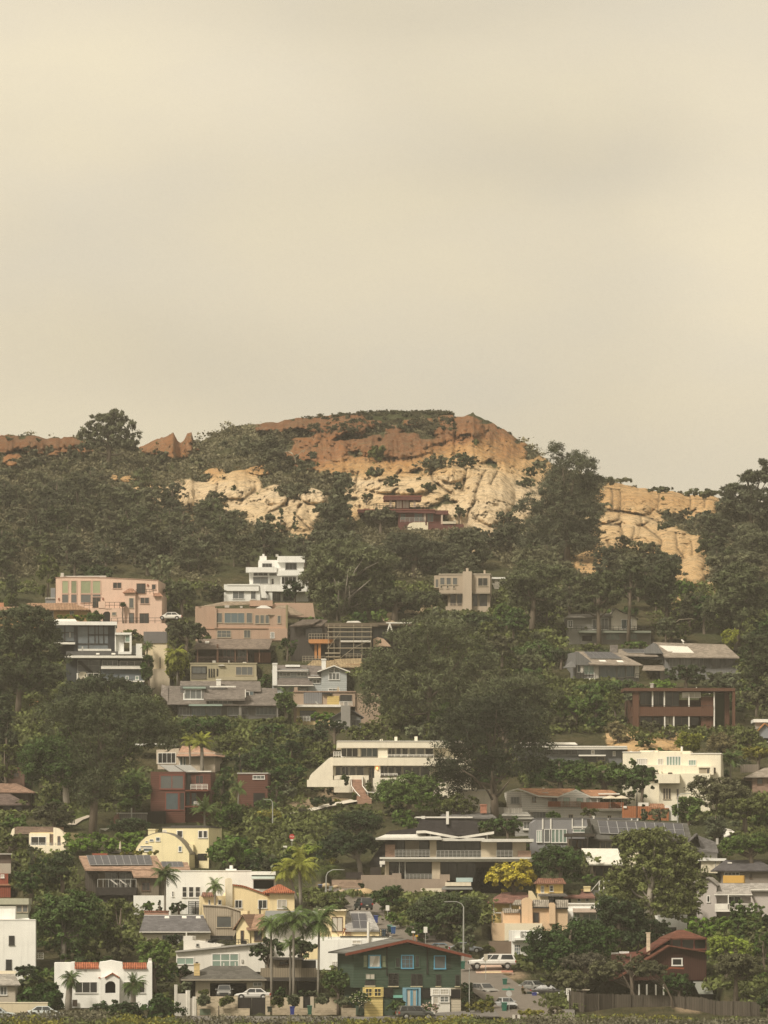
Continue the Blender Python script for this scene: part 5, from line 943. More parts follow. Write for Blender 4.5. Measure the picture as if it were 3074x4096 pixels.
for b in BLD:
 if b.sb[0]>1e8:continue
 rows_=np.clip(1-np.maximum(b.sb[0]-14-SX,SX-b.sb[2]-14)/30,0,1)*(SY>b.sb[1]-40)*(SY<b.sb[3]+2)
 PAD|=rows_>.3
 DD=np.where(rows_>0,np.maximum(DD,DD+(np.maximum(DD,b.Y+2.6)-DD)*rows_),DD)
rugged=np.clip((SX+240)/200,0,1)*np.clip((3330-SX)/200,0,1)
def surf_Y(sx,sy):
 j=int(np.argmin(abs(sx_cols-sx)));i=int(np.clip(np.searchsorted(SY[:,j],sy),1,SY.shape[0]-1))
 t=(sy-SY[i-1,j])/max(1e-6,SY[i,j]-SY[i-1,j])
 return float(DD[i-1,j]+(DD[i,j]-DD[i-1,j])*min(1,max(0,t)))
PX=(SX-CX)*KS*DD;PY=DD;PZ=CZ+(HY-SY)*KS*DD
PZ+=np.where(SY>2600,(fbm(PX/4,PY/4,3,61)-.5)*.5,0)
back=[]
for k,(dy,f)in enumerate([(12,.985),(40,.93),(120,.7),(320,.3),(700,0.0),(2500,-.02)]):
 y=PY[0]+dy
 back.append(((sx_cols-CX)*KS*y,y,PZ[0]*f))
BX=np.array([b[0]for b in back][::-1]);BY=np.array([b[1]for b in back][::-1]);BZ=np.array([b[2]for b in back][::-1])
z0=np.zeros_like(BX)
PX=np.vstack([BX,PX]);PY=np.vstack([BY,PY]);PZ=np.vstack([BZ,PZ])
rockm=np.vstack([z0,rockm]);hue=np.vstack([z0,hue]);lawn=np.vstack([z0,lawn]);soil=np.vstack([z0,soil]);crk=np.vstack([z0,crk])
nr,nc=PX.shape
co=np.stack([PX,PY,PZ],-1).reshape(-1,3)
idx=np.arange(nr*nc).reshape(nr,nc)
quads=np.stack([idx[:-1,:-1],idx[1:,:-1],idx[1:,1:],idx[:-1,1:]],-1).reshape(-1,4)
def np_mesh(name,co,quads,attrs=None,smooth=False):
 me=bpy.data.meshes.new(name)
 n=len(co);q=len(quads);k=quads.shape[1]
 me.vertices.add(n);me.vertices.foreach_set('co',co.astype(np.float32).ravel())
 me.loops.add(q*k);me.loops.foreach_set('vertex_index',quads.astype(np.int32).ravel())
 me.polygons.add(q)
 me.polygons.foreach_set('loop_start',np.arange(0,q*k,k,dtype=np.int32))
 if smooth:
  me.polygons.foreach_set('use_smooth',np.ones(q,dtype=bool))
 for a,val in(attrs or{}).items():
  at=me.attributes.new(a,'FLOAT','POINT')
  at.data.foreach_set('value',val.astype(np.float32).ravel())
 me.update();me.validate()
 return me
def ground_mat():
 m,nt,b=_new('hillside')
 L=nt.links.new
 A=lambda n:N(nt,'ShaderNodeAttribute',attribute_name=n).outputs['Fac']
 pos=N(nt,'ShaderNodeTexCoord').outputs['Object']
 n1=noise(nt,pos,.05,6,.6);n2=noise(nt,pos,.5,6,.65);n3=noise(nt,pos,2.2,5,.65)
 veg=ramp(nt,n2,[(.3,(.035,.036,.018)),(.5,(.065,.06,.03)),(.72,(.11,.09,.05))])
 veg=mixrgb(nt,veg,(.05,.06,.026),ramp(nt,n1,[(.4,(0,0,0)),(.6,(.8,.8,.8))]))
 grass=ramp(nt,n3,[(.3,(.05,.075,.02)),(.7,(.10,.12,.035))])
 dirt=ramp(nt,n3,[(.3,(.20,.15,.10)),(.7,(.36,.28,.19))])
 strata=noise(nt,mapping(nt,pos,(.04,.04,.55)),1.0,6,.65)
 h=N(nt,'ShaderNodeMath',operation='MULTIPLY_ADD');L(strata,h.inputs[0]);h.inputs[1].default_value=.34;L(A('hue'),h.inputs[2])
 h2=N(nt,'ShaderNodeMath',operation='SUBTRACT');L(h.outputs[0],h2 .inputs[0]);h2 .inputs[1].default_value=.16
 rk=ramp(nt,h2 .outputs[0],[(0,(.66,.55,.40)),(.18,(.62,.47,.29)),(.36,(.58,.39,.20)),(.58,(.43,.245,.105)),(.78,(.285,.132,.058)),(1,(.175,.082,.040))])
 rk=mixrgb(nt,rk,sc((.5,.42,.32),.62),ramp(nt,noise(nt,mapping(nt,pos,(.5,.5,.12)),1.0,6,.7),[(.5,(0,0,0)),(.8,(.6,.6,.6))]))
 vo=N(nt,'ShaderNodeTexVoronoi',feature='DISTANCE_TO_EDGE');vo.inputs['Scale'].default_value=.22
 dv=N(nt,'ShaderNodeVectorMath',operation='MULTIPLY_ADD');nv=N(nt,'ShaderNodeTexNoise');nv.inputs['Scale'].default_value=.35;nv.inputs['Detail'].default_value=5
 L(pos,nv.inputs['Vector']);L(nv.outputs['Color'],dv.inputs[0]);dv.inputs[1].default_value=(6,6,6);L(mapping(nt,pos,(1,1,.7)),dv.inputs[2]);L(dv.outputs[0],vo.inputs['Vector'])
 rk=mixrgb(nt,rk,(.13,.095,.06),ramp(nt,vo.outputs['Distance'],[(0,(.6,.6,.6)),(.035,(.3,.3,.3)),(.09,(0,0,0))]))  # brown crack lines: soil tone plus crevice shade painted into the rock
 sv=mixrgb(nt,(0,0,0),ramp(nt,noise(nt,pos,.16,7,.72),[(.54,(0,0,0)),(.70,(.8,.8,.8))]),ramp(nt,A('hue'),[(.2,(.12,.12,.12)),(.8,(1,1,1))]))
 rk=mixrgb(nt,rk,(.16,.13,.07),sv)
 rk=mixrgb(nt,rk,(.17,.12,.08),ramp(nt,noise(nt,mapping(nt,pos,(.9,.9,.35)),1.0,8,.75),[(.58,(0,0,0)),(.80,(.6,.6,.6))]))
 rk=mixrgb(nt,rk,(.75,.65,.46),ramp(nt,n2,[(.58,(0,0,0)),(.8,(.35,.35,.35))]))
 rk=mixrgb(nt,rk,(.12,.09,.055),ramp(nt,A('crk'),[(.35,(0,0,0)),(1,(.75,.75,.75))]))  # crevice shade and plant stain painted along the carved cracks
 c=mixrgb(nt,veg,grass,A('lawn'))
 c=mixrgb(nt,c,dirt,A('soil'))
 fac=N(nt,'ShaderNodeMath',operation='MULTIPLY_ADD');L(n3,fac.inputs[0]);fac.inputs[1].default_value=.9;L(A('rock'),fac.inputs[2])
 fr=ramp(nt,fac.outputs[0],[(.62,(0,0,0)),(1.0,(1,1,1))])
 c=mixrgb(nt,c,rk,fr)
 L(c,b.inputs['Base Color'])
 b.inputs['Roughness'].default_value=.95;b.inputs['Specular IOR Level'].default_value=.1
 hs=mixrgb(nt,n3,n2,.5)
 bump(nt,b,hs,1.0,1.2)
 return m
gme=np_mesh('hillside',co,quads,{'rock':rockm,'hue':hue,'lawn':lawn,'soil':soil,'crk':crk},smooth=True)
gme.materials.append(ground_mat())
go=bpy.data.objects.new('hillside',gme);COL.objects.link(go)
tag(go,'brushy hillside with red and cream sandstone cliffs rising to the ridge','hill',kind='structure')
lb=MB();lb.add([(-9000,-6000,-.75),(9000,-6000,-.75),(9000,16000,-.75),(-9000,16000,-.75)],[(0,1,2,3)])
tag(lb.build('ground',mat((.09,.085,.05),'flat')),'flat lowland below the hill','ground',kind='structure')
def drape(name,view,pts,widths,m,lift,label,cat):
 """pts: pixel points on the ground along the middle; widths in metres"""
 P=[]
 for(x,y)in pts:
  Y=ground_Y(view,x,y);p=W(view,x,y,Y);P.append(p)
 vs=[];fs=[]
 n=0
 for i in range(len(P)-1):
  for k in range(7):
   t=k/6
   if i and k==0:continue
   p=P[i].lerp(P[i+1],t);w=widths[i]*(1-t)+widths[i+1]*t
   d=(P[min(i+1,len(P)-1)]-P[i]);d.z=0;d.normalize();s=Vector((d.y,-d.x,0))
   for j in range(5):
    q=p+s*w*(j/4-.5)
    vs.append((q.x,q.y,ground_z(q.x,q.y)+lift));
   n+=1
 for i in range(n-1):
  for j in range(4):
   a=i*5+j
   fs.append((a,a+1,a+6,a+5))
 o=MB().add(vs,fs).build(name,m,smooth=True)
 return tag(o,label,cat,kind='structure')
asph=mat((.15,.14,.13),'concrete')
pale=mat((.42,.37,.31),'concrete')
drape('road','C',[(330,1290),(150,1130),(-40,1010),(-130,950),(-300,845),(-428,755),(-605,665),(-736,577),(-850,515),(-930,450),(-975,405)],[10,8,7,7,6,6,6,6,5,5,5],mat((.155,.135,.115),'concrete'),.30,'grey street climbing between the houses','road')
drape('road','S',[(-400,4085),(800,4085),(1500,4088),(2000,4060),(2300,4062)],[4,4,4,5,5],asph,.27,'grey street along the foot of the hill','road')
drape('driveway','C',[(-150,905),(70,905)],[6,6],mat((.46,.33,.26),'concrete'),.36,'pinkish driveway under the white pickup','driveway')
drape('path','E',[(840,660),(700,680),(510,715),(400,745),(240,765),(100,790)],[2.4,1.8,1.5,1.4,1.4,1.2],mat((.55,.51,.44),'concrete'),.36,'pale footpath climbing to the long white house','path')
drape('path','D',[(475,840),(530,805),(600,780)],[1.3,1.1,1.0],pale,.3,'short pale path across a lawn','path')
GREENS={'pine':(0.041,0.057,0.025),'pine2':(0.068,0.083,0.039),'pined':(0.029,0.039,0.018),'dark':(0.027,0.050,0.017),'mid':(0.071,0.123,0.024),'deep':(0.039,0.078,0.018),'lime':(0.155,0.211,0.029),'yellow':(.40,.35,.045),'olive':(0.089,0.109,0.031),'grey':(0.113,0.133,0.076),'dry':(0.136,0.119,0.058),'bright':(0.080,0.171,0.023),'hedge':(0.094,0.167,0.022),'gold':(0.188,0.182,0.034),'wood':(0.076,0.081,0.041),'palm':(0.083,0.133,0.036),'palmy':(0.221,0.242,0.038),'smoke':(0.103,0.099,0.068),'ridge':(0.083,0.093,0.055),'ridge2':(0.102,0.108,0.064),'scrub':(0.099,0.093,0.056)}  # ridge tones: pine greens paled, distance haze put into the colour
BARK=mat((.13,.105,.08),'bark');BARKG=mat((.22,.20,.17),'bark');BARKP=mat((.36,.32,.27),'bark')
def crown_co(lobes,n,size,asp,rng,clump=.34,style='leaf',fill=.55):
 """lobes: rows cx,cy,cz,rx,ry,rz (metres). n leaf quads gathered in clumps over and inside the lobes."""
 lob=np.array(lobes,float)
 vol=(lob[:,3]*lob[:,5]);p=vol/vol.sum()
 rad=np.mean(lob[:,3:6])
 ncl=int(max(10,n/40))
 li=rng.choice(len(lob),ncl,p=p)
 d=rng.normal(size=(ncl,3));d/=np.linalg.norm(d,axis=1,keepdims=True)
 d[:,2]=np.where((d[:,2]<-.35)&(rng.rand(ncl)<.6),-d[:,2],d[:,2])
 r=np.where(rng.rand(ncl)<fill,.86+.22*rng.rand(ncl),rng.rand(ncl)**.5*.9)
 cc=lob[li,:3]+d*r[:,None]*lob[li,3:6]
 cr=clump*rad*(.55+.8*rng.rand(ncl))
 ct=rng.rand(ncl)
 k=rng.randint(0,ncl,n)
 e=rng.normal(size=(n,3));e/=np.linalg.norm(e,axis=1,keepdims=True)
 rr=rng.rand(n)**.45
 off=e*(rr*cr[k])[:,None];off[:,2]*=.72
 pos=cc[k]+off
 nrm=e*.5+d[k]*.5+np.array([0,0,.45])+rng.normal(size=(n,3))*.55
 nrm/=np.linalg.norm(nrm,axis=1,keepdims=True)
 t=rng.normal(size=(n,3))
 if style=='needle':
  t=e*.9+d[k]*.6+np.array([0,0,.3])+.45*t
 t-=nrm*(t*nrm).sum(1,keepdims=True);t/=np.linalg.norm(t,axis=1,keepdims=True)+1e-9
 b=np.cross(nrm,t)
 s=size*(.6+.8*rng.rand(n))[:,None]
 T=t*s;B=b*s*asp
 q=np.stack([pos-T,pos-B*.9+T*.1,pos+T,pos+B*.9+T*.1],1).reshape(-1,3)
 tint=np.clip(.5+(ct[k]-.5)*.75+rng.normal(size=n)*.13,0,1)
 return q,np.repeat(tint,4)
def leaves_mesh(name,q,tint,m):
 me=np_mesh(name,q,np.arange(len(q)).reshape(-1,4),{'tint':tint})
 me.materials.append(m)
 return me
def auto_lobes(w,h,dpt,kind,rng):
 """crown lobes for a box of w x dpt x h metres centred on the origin"""
 L=[]
 a,b,c=w/2,dpt/2,h/2
 if kind=='round':
  L.append((0,0,-.05*h,a*.78,b*.78,c*.80))
  for i in range(9):
   th=rng.rand()*6.28;z=rng.uniform(-.55,.75);q=math.sqrt(1-z*z)*.62
   L.append((math.cos(th)*q*a,math.sin(th)*q*b,z*c*.62,a*.40,b*.40,c*.40))
 elif kind=='pine':
  for i in range(13):
   th=rng.rand()*6.28;z=-0.8+1.6*(i+rng.rand()*.6)/13.0;q=(1.05-.45*abs(z+.15))*(.28+.42*rng.rand())
   f=rng.uniform(.30,.46)
   L.append((math.cos(th)*q*a,math.sin(th)*q*b,z*c*.82,a*f,b*f,c*rng.uniform(.16,.26)))
  L.append((0,0,0,a*.45,b*.45,c*.7))
 elif kind=='dome':
  for i in range(11):
   th=rng.rand()*6.28;q=math.sqrt(rng.rand())*.68
   z=.55*(1-q*q)-.25
   L.append((math.cos(th)*q*a,math.sin(th)*q*b,z*c,a*.36,b*.36,c*rng.uniform(.36,.52)))
 elif kind=='cone':
  for i in range(8):
   z=-.85+1.7*i/7;r=max(.14,.5*(1-(z+.85)/1.75)+.06)
   L.append((rng.uniform(-.1,.1)*a,rng.uniform(-.1,.1)*b,z*c,a*2*r*.9,b*2*r*.9,c*.2))
 elif kind=='loose':
  for i in range(15):
   th=rng.rand()*6.28;z=rng.uniform(-.8,.85);q=math.sqrt(max(.1,1-z*z))*rng.uniform(.3,.8)
   f=rng.uniform(.2,.34)
   L.append((math.cos(th)*q*a,math.sin(th)*q*b,z*c*.85,a*f,b*f,c*f*.8))
 elif kind=='mound':
  for i in range(9):
   th=rng.rand()*6.28;q=math.sqrt(rng.rand())*.6
   L.append((math.cos(th)*q*a,math.sin(th)*q*b,-c*.35+rng.uniform(-.1,.1)*c,a*.45,b*.45,c*rng.uniform(.7,1.2)*(1.1-q*.6)))
 elif kind=='box':
  nx=max(2,int(w/max(.8,h*.5)))
  for i in range(nx):
   for z in(-.45,.35):
    L.append((-a+(i+.5)*w/nx,0,z*c,w/nx*.72,b*.85,c*.62))
 elif kind=='column':
  for i in range(6):
   z=-.8+1.6*i/5;L.append((rng.uniform(-.15,.15)*a,0,z*c,a*.8,b*.8,c*.28))
 return L
TREE_N=[0]
def tree(view,box,col,kind,label,base=None,Y=None,cat='tree',name=None,group=None,dens=1.0,leaf=None,style=None,trunk=True,bark=None,seed=None,lean=0,lobes=None,dmul=.85,tr=1.0,limbs=None):
 """box x0,y0,x1,y1 of the crown in the survey, base: foot of the trunk"""
 TREE_N[0]+=1
 if view in 'JKL':col={'pine':'ridge','pine2':'ridge2','wood':'ridge2','dark':'pine2','deep':'pine2'}.get(col,col)  # upper slope trees take paler greens, haze painted into the leaves
 name=name or('pine_tree' if kind=='pine' else 'cypress' if kind=='cone' else 'shrub' if kind=='mound' else 'tree')
 if name=='shrub':cat='shrub'
 rng=np.random.RandomState(seed if seed is not None else TREE_N[0]*7+1)
 x0,y0,x1,y1=box
 if base is None:base=((x0+x1)/2,y1)
 if Y is None:Y=ground_Y(view,*base)
 Y=min(Y,surf_Y(*S(view,*base))+.2)
 c=W(view,(x0+x1)/2,(y0+y1)/2,Y)
 w=(W(view,x1,y0,Y)-W(view,x0,y0,Y)).x;h=(W(view,x0,y0,Y)-W(view,x0,y1,Y)).z
 f=W(view,base[0],base[1],Y)
 gz=min(f.z,ground_z(f.x,Y))
 f.z=max(gz,f.z-9)if f.z-gz>.3 else f.z
 dpt=min(w,max(h,w*.5))*dmul
 s=VIEWS[view][2]/4.0
 area=(x1-x0)*(y1-y0)*s*s
 n=int(np.clip(area*4.2*dens+500,600,40000))
 needle=style=='needle' or(style is None and kind=='pine')
 lk=rng.uniform(.85,1.45);n=int(n/lk**1.3)
 size=leaf or lk*(.0000529*4*Y*(1.4 if needle else 1.12))
 L=auto_lobes(w,h,dpt,kind,rng)if lobes is None else[]
 if lobes:
  for(lx,ly,rx,ry)in lobes:
   p=W(view,lx,ly,Y)-c;k_=VIEWS[view][2]*KS*Y
   L.append((p.x,rng.uniform(-.3,.3)*dpt*.5,p.z,rx*k_,max(rx,ry)*k_*.9,ry*k_))
 off=c-f
 q,tint=crown_co(L,n,size,.34 if needle else.62,rng,.30 if kind in('pine','loose')else.34,'needle' if needle else 'leaf')
 q=q+np.array(off)
 floor_=.05
 q[:,2]=np.maximum(q[:,2],floor_*.2)
 m=foliage(GREENS[col],.55,GREENS['dry'],.22)
 me=leaves_mesh('crown',q,tint,m)
 if not trunk:
  o=bpy.data.objects.new(name,me);COL.objects.link(o);o.location=f
  return tag(o,label,cat,group)
 e=empty(name,f,0,label,cat,group)
 o=bpy.data.objects.new('crown',me);COL.objects.link(o);o.parent=e
 tb=MB();H_=off.z+h*.28
 r0=max(.12,min(.6,w*.035+.06))*tr
 px=off.x*.9+lean
 path=[(0,0,-1.2),(px*.15,0,H_*.25),(px*.5+rng.uniform(-.2,.2),rng.uniform(-.3,.3),H_*.6),(px,0,H_)]
 tb.tube(path,[r0*1.25,r0,r0*.72,r0*.25],7)
 st=Vector(path[2]);s1=Vector(path[1])
 for i,l in enumerate(sorted(L,key=lambda z:-z[3])[:11]):
  t=Vector(l[:3])+off;b0=s1 .lerp(st,.35+.65*rng.rand())if t.z>st.z*.8 else s1
  mid=b0 .lerp(t,.5)+Vector((0,0,-.05*h))
  tb.tube([b0,mid,t],[r0*.42,r0*.27,r0*.09],5,cap=False)
 for x0_,y0_,x1_,y1_ in limbs or():
  a0=W(view,x0_,y0_,Y)-f;a1=W(view,x1_,y1_,Y)-f;a0 .y=-dpt*.2;a1 .y=-dpt*.5
  tb.tube([a0,a0 .lerp(a1,.5)+Vector((rng.uniform(-.3,.3),-dpt*.05,.2)),a1],[r0*.4,r0*.26,r0*.08],6)
 tb.build('trunk',bark or BARK,e,smooth=True)
 return e
def frond_mesh(length,nl,droop,rng,width=.5,nfr=22,up=(.1,1.25)):
 vs=[];fs=[];tint=[]
 for k in range(nfr):
  az=k*2.39996+rng.uniform(-.2,.2);el=rng.uniform(*up);ln=length*rng.uniform(.85,1.1)
  p=np.array([0.,0.,0.]);d=np.array([math.cos(az)*math.cos(el),math.sin(az)*math.cos(el),math.sin(el)])
  side=np.array([-math.sin(az),math.cos(az),0]);seg=ln/nl;ti=rng.uniform(.2,.8)
  for i in range(nl):
   t=(i+1)/nl
   d=d+np.array([0,0,-droop*(.4+t)/nl]);d/=np.linalg.norm(d)
   q=p+d*seg
   lw=width*length*.33*math.sin(min(3.0,.5+2.6*t))*.95
   o=len(vs)
   vs+=[p,p+side*.03,q,q-side*.03];fs.append((o,o+1,o+2,o+3));tint+=[ti]*4
   for sg in(-1,1):
    for j in(0,.5):
     a=p+(q-p)*j
     tip=a+side*sg*lw+d*lw*.55+np.array([0,0,-lw*rng.uniform(.35,.9)])
     o=len(vs);wv=d*seg*.42
     vs+=[a,a+wv,tip+wv*.3,tip];fs.append((o,o+1,o+2,o+3));tint+=[np.clip(ti+rng.normal()*.12,0,1)]*4
   p=q
 return np.array(vs),np.array(fs),np.array(tint)
PALMM={}
def palm(view,top,base,frond,col,label,Y=None,name='palm_tree',group=None,stems=1,droop=1.5,seed=1,rad=.15,up=(-.35,1.3),nfr=24):
 if Y is None:Y=ground_Y(view,*base)
 Y=min(Y,surf_Y(*S(view,*base))+.2)
 f=W(view,base[0],base[1],Y);t=W(view,top[0],top[1],Y);k_=VIEWS[view][2]*KS*Y
 f.z=min(f.z,max(f.z-5,ground_z(f.x,Y)))
 key=(seed%4,col,droop,up,nfr)
 e=empty(name,f,0,label,'palm',group)
 if key not in PALMM:
  rng=np.random.RandomState(seed)
  v,q,ti=frond_mesh(3.0,13,droop,rng,nfr=int(nfr*1.2),up=up,width=.62)
  me=np_mesh('fronds',v,q,{'tint':ti});me.materials.append(foliage(GREENS[col],.5,GREENS['dry'],.3));PALMM[key]=me
 o=bpy.data.objects.new('fronds',PALMM[key]);COL.objects.link(o);o.parent=e
 o.location=t-f;o.scale=(frond*k_/3.0,)*3;o.rotation_euler.z=seed*1.3
 d=t-f
 tb=MB();tb.tube([(0,0,-.8),(d.x*.1,0,d.z*.3),(d.x*.5,0,d.z*.7),tuple(d)],[rad*1.25,rad,rad*.9,rad*.8],8)
 tb.build('trunk',BARKG,e,smooth=True)
 sh_=MB();sh_.lathe(d+Vector((0,0,-.9)),[(rad*.8,0),(rad*1.3,.35),(rad*.95,.9),(rad*.3,1.3)],8)
 sh_.build('crownshaft',mat((.20,.19,.10),'flat'),e,smooth=True)
 return e
def shrub(view,box,col,label,Y=None,kind='mound',cat='shrub',name='shrub',**k):
 return tree(view,box,col,kind,label,Y=Y,cat=cat,name=name,trunk=False,**k)
T=tree
VIEWS['P']=(1840,3760,.3012)
T('A',(215,375,690,900),'deep','round','largest dark green broadleaf tree beside the tall white box house',base=(420,905),Y=618,bark=BARKG)
T('A',(640,460,975,880),'olive','loose','olive green willowy tree left of the long grey shingle roof',base=(800,900),Y=622,dens=1.5)
T('A',(240,150,565,420),'dark','pine','very dark shaggy tree left of the solar panel roof',base=(420,470),Y=676)
T('A',(85,275,345,480),'deep','round','green bush-like tree between the red timber house and the dark shaggy tree',base=(210,500),Y=664)
T('A',(-40,50,190,200),'olive','round','dull olive tree below the cream cottage, left edge',base=(60,230),Y=694)
T('A',(160,130,290,290),'grey','loose','grey green loose shrubby tree right under the cream cottage deck',base=(220,300),Y=690)
T('A',(850,750,1185,1130),'mid','loose','fresh green weeping tree right of the Mission house',base=(1030,1140),Y=604,dens=1.5)
T('A',(1115,500,1255,600),'deep','round','small round dark tree in front of the long white house',base=(1190,610),Y=649)
shrub('A',(945,488,1065,575),'mid','leafy bush at the left foot of the tall palm by the long white house',Y=650)
T('A',(1040,500,1080,585),'dark','cone','small dark conical cypress just left of the tall palm trunk',base=(1058,600),Y=648)
T('A',(1085,712,1215,820),'dark','round','dark little tree against the cream wall under the grey shingle roof',base=(1150,830),Y=627)
shrub('A',(1385,55,1700,300),'bright','big bright green rounded bush right of the barrel vaulted house',Y=694,kind='round',name='bush')
shrub('A',(440,52,960,190),'hedge','long clipped bright hedge behind the terrace of the barrel vaulted house',Y=716,kind='box',cat='hedge',name='hedge',dens=1.2)
shrub('A',(800,172,1060,200),'gold','thin line of rusty golden plants along the parapet below the round vault',Y=696,kind='box',name='plant_row')
shrub('A',(550,845,650,905),'olive','small round olive bush behind the Mission house parapet',Y=606,kind='round')
shrub('A',(90,905,300,1100),'dark','dark glossy bush at the right foot of the white box house',Y=600,kind='round')
shrub('A',(220,930,440,1040),'mid','green round bush left of the Mission house',Y=599,kind='round')
shrub('A',(100,1020,440,1230),'deep','wide spiky dark shrubbery between the bungalow and the Mission house',Y=594,kind='mound',leaf=.45)
shrub('A',(540,1130,1010,1310),'dark','broad dark hedge bush hiding the foot of the Mission house',Y=584,kind='mound')
shrub('A',(900,1110,1240,1310),'deep','dark bush between the Mission house and the stepped garden wall',Y=585,kind='mound')
shrub('A',(1180,1020,1300,1100),'grey','grey succulent bush beside the carport house pier',Y=592,kind='mound')
shrub('A',(1310,1070,1400,1150),'olive','olive bush on the planted terrace, left of the parked car',Y=592,kind='mound')
shrub('A',(1320,1125,1395,1200),'grey','grey round agave-like shrub on the planted terrace',Y=588.6,kind='round',leaf=.4)
shrub('A',(1465,1130,1545,1200),'olive','second grey green round shrub on the planted terrace',Y=588.6,kind='round',leaf=.4)
T('A',(1120,920,1290,1040),'dark','round','dark shrubby tree left of the brick chimney of the carport house',base=(1200,1080),Y=606)
palm('A',(1098,330),(1097,585),135,'palm','tall slender palm in front of the dark brown solar house',Y=647,seed=3,droop=1.7)
palm('A',(1428,405),(1430,540),92,'palm','short palm with tidy crown in front of the long white house',Y=646,seed=6,droop=2.0,rad=.16)
palm('A',(470,1020),(455,1225),100,'palm','stout palm with hanging fronds at the left corner of the Mission house',Y=590,seed=8,droop=2.0,rad=.42,up=(-.7,1.2),nfr=30)
palm('A',(890,1060),(885,1230),110,'palm','stout palm in front of the right window of the Mission house',Y=589,seed=9,droop=1.9,rad=.35,up=(-.7,1.4),nfr=30)
palm('B',(140,650),(145,1130),135,'palm','leftmost of the three palms before the tan balcony house, with the thinnest crown',Y=595,seed=2,droop=2.1,nfr=28,group='palms before the tan balcony house')
palm('B',(290,640),(292,1135),185,'palm','middle and fullest of the three palms before the tan balcony house',Y=594,seed=5,droop=2.1,nfr=32,group='palms before the tan balcony house',rad=.17)
palm('B',(462,635),(455,1135),185,'palm','rightmost of the three palms before the tan balcony house, beside the green house',Y=594,seed=7,droop=2.1,nfr=32,group='palms before the tan balcony house')
palm('B',(270,790),(270,1060),90,'palm','lower palm crown tucked behind the middle of the three palms',Y=600,seed=10,droop=1.6)
palm('B',(330,270),(338,560),160,'palmy','large yellow green palm with a twin bushy crown beside the upper street',Y=655,seed=4,droop=2.0,rad=.25,nfr=30)
palm('B',(235,300),(318,560),110,'palmy','yellow green palm leaning left against the larger one by the upper street',Y=656,seed=11,droop=2.1,rad=.2,nfr=28)
palm('B',(330,180),(330,300),80,'palmy','small yellow green palm just behind the large one by the upper street',Y=690,seed=12,droop=1.6)
T('B',(5,730,250,920),'dark','round','dark round tree behind the leftmost of the three palms',base=(120,1000),Y=605)
T('B',(250,720,445,930),'dark','round','dark tree between the middle and right of the three palms',base=(350,1000),Y=606)
T('B',(465,945,720,1130),'deep','round','dense dark green bushy tree at the left corner of the green house',base=(590,1150),Y=589)
shrub('B',(560,1125,690,1225),'grey','big grey green shrub on the garden wall left of the flowering bush',Y=586,kind='round')
shrub('B',(655,1095,812,1225),'mid','flowering green bush with pale blossoms left of the yellow bay',Y=585.5,kind='round')
shrub('B',(868,1145,1075,1262),'deep','rounded green bush before the pale green threshold of the green house',Y=583,kind='round')
shrub('B',(1130,1175,1260,1255),'mid','round bush with pink and white flowers before the white bay',Y=583,kind='round')
shrub('B',(255,1125,330,1205),'grey','round grey shrub in the middle of the long low garden wall',Y=586.5,kind='round',leaf=.4)
shrub('B',(445,1120,520,1190),'grey','round grey shrub right of the garden gate',Y=586.5,kind='round',leaf=.4)
shrub('B',(150,1130,215,1210),'olive','spiky olive shrub left of the round grey one on the long garden wall',Y=586.5,kind='round',leaf=.4)
shrub('B',(385,1085,450,1140),'grey','pale grey shrub just left of the right palm foot',Y=592,kind='round')
shrub('B',(1405,1050,1490,1175),'dark','dark clipped bush at the right corner of the green house',Y=585,kind='column')
shrub('B',(1445,1170,1610,1245),'gold','low rusty orange hedge beside the street, right of the green house',Y=582,kind='box',cat='hedge',name='hedge')
T('B',(790,385,1050,575),'deep','round','dark green rounded tree right of the dark parked SUV',base=(920,580),Y=651)
T('B',(1050,400,1570,740),'dark','round','very large dark spreading tree behind the tall curved street lamp',base=(1290,780),Y=640)
shrub('B',(895,565,1050,665),'mid','green bush in front of the dark tree, beside the square white sign',Y=640,kind='round')
shrub('B',(350,440,700,570),'olive','yellow green ferny bush bank below the upper street',Y=652,kind='mound')
shrub('B',(480,440,690,530),'palm','feathery green bush beside the dark parked SUV',Y=655,kind='mound')
T('B',(1020,640,1270,770),'deep','round','low bush tree behind the mailbox above the green roof',base=(1140,790),Y=631)
T('B',(1330,660,1560,830),'grey','loose','grey green loose tree left of the white pickup',base=(1450,830),Y=624)
shrub('B',(700,378,772,478),'dark','branched cactus-like dark succulent beside the dark parked SUV',Y=668,kind='loose',cat='cactus',name='cactus')
T('B',(440,-10,890,330),'dark','dome','dark umbrella shaped tree with bare twisting trunk left of the butterfly roof house',base=(740,330),Y=700,bark=BARKG,dens=1.2)
shrub('B',(230,100,560,230),'lime','bright yellow green shrub bank beside the stop sign',Y=706,kind='mound')
shrub('B',(410,150,540,260),'dark','dark rounded bush at the right end of the yellow green bank',Y=699,kind='round')
shrub('B',(-10,120,230,300),'olive','olive green shrub mass below the big bright bush',Y=690,kind='mound')
shrub('B',(520,215,590,260),'gold','small orange flowering bush on the lawn edge',Y=697,kind='mound')
T('C',(-85,200,250,440),'yellow','round','brilliant yellow flowering tree below the terrace house',base=(90,470),Y=676,dens=1.2)
T('C',(195,100,550,390),'deep','round','dark dense tree between the yellow flowering tree and the white canvas roof',base=(380,400),Y=695)
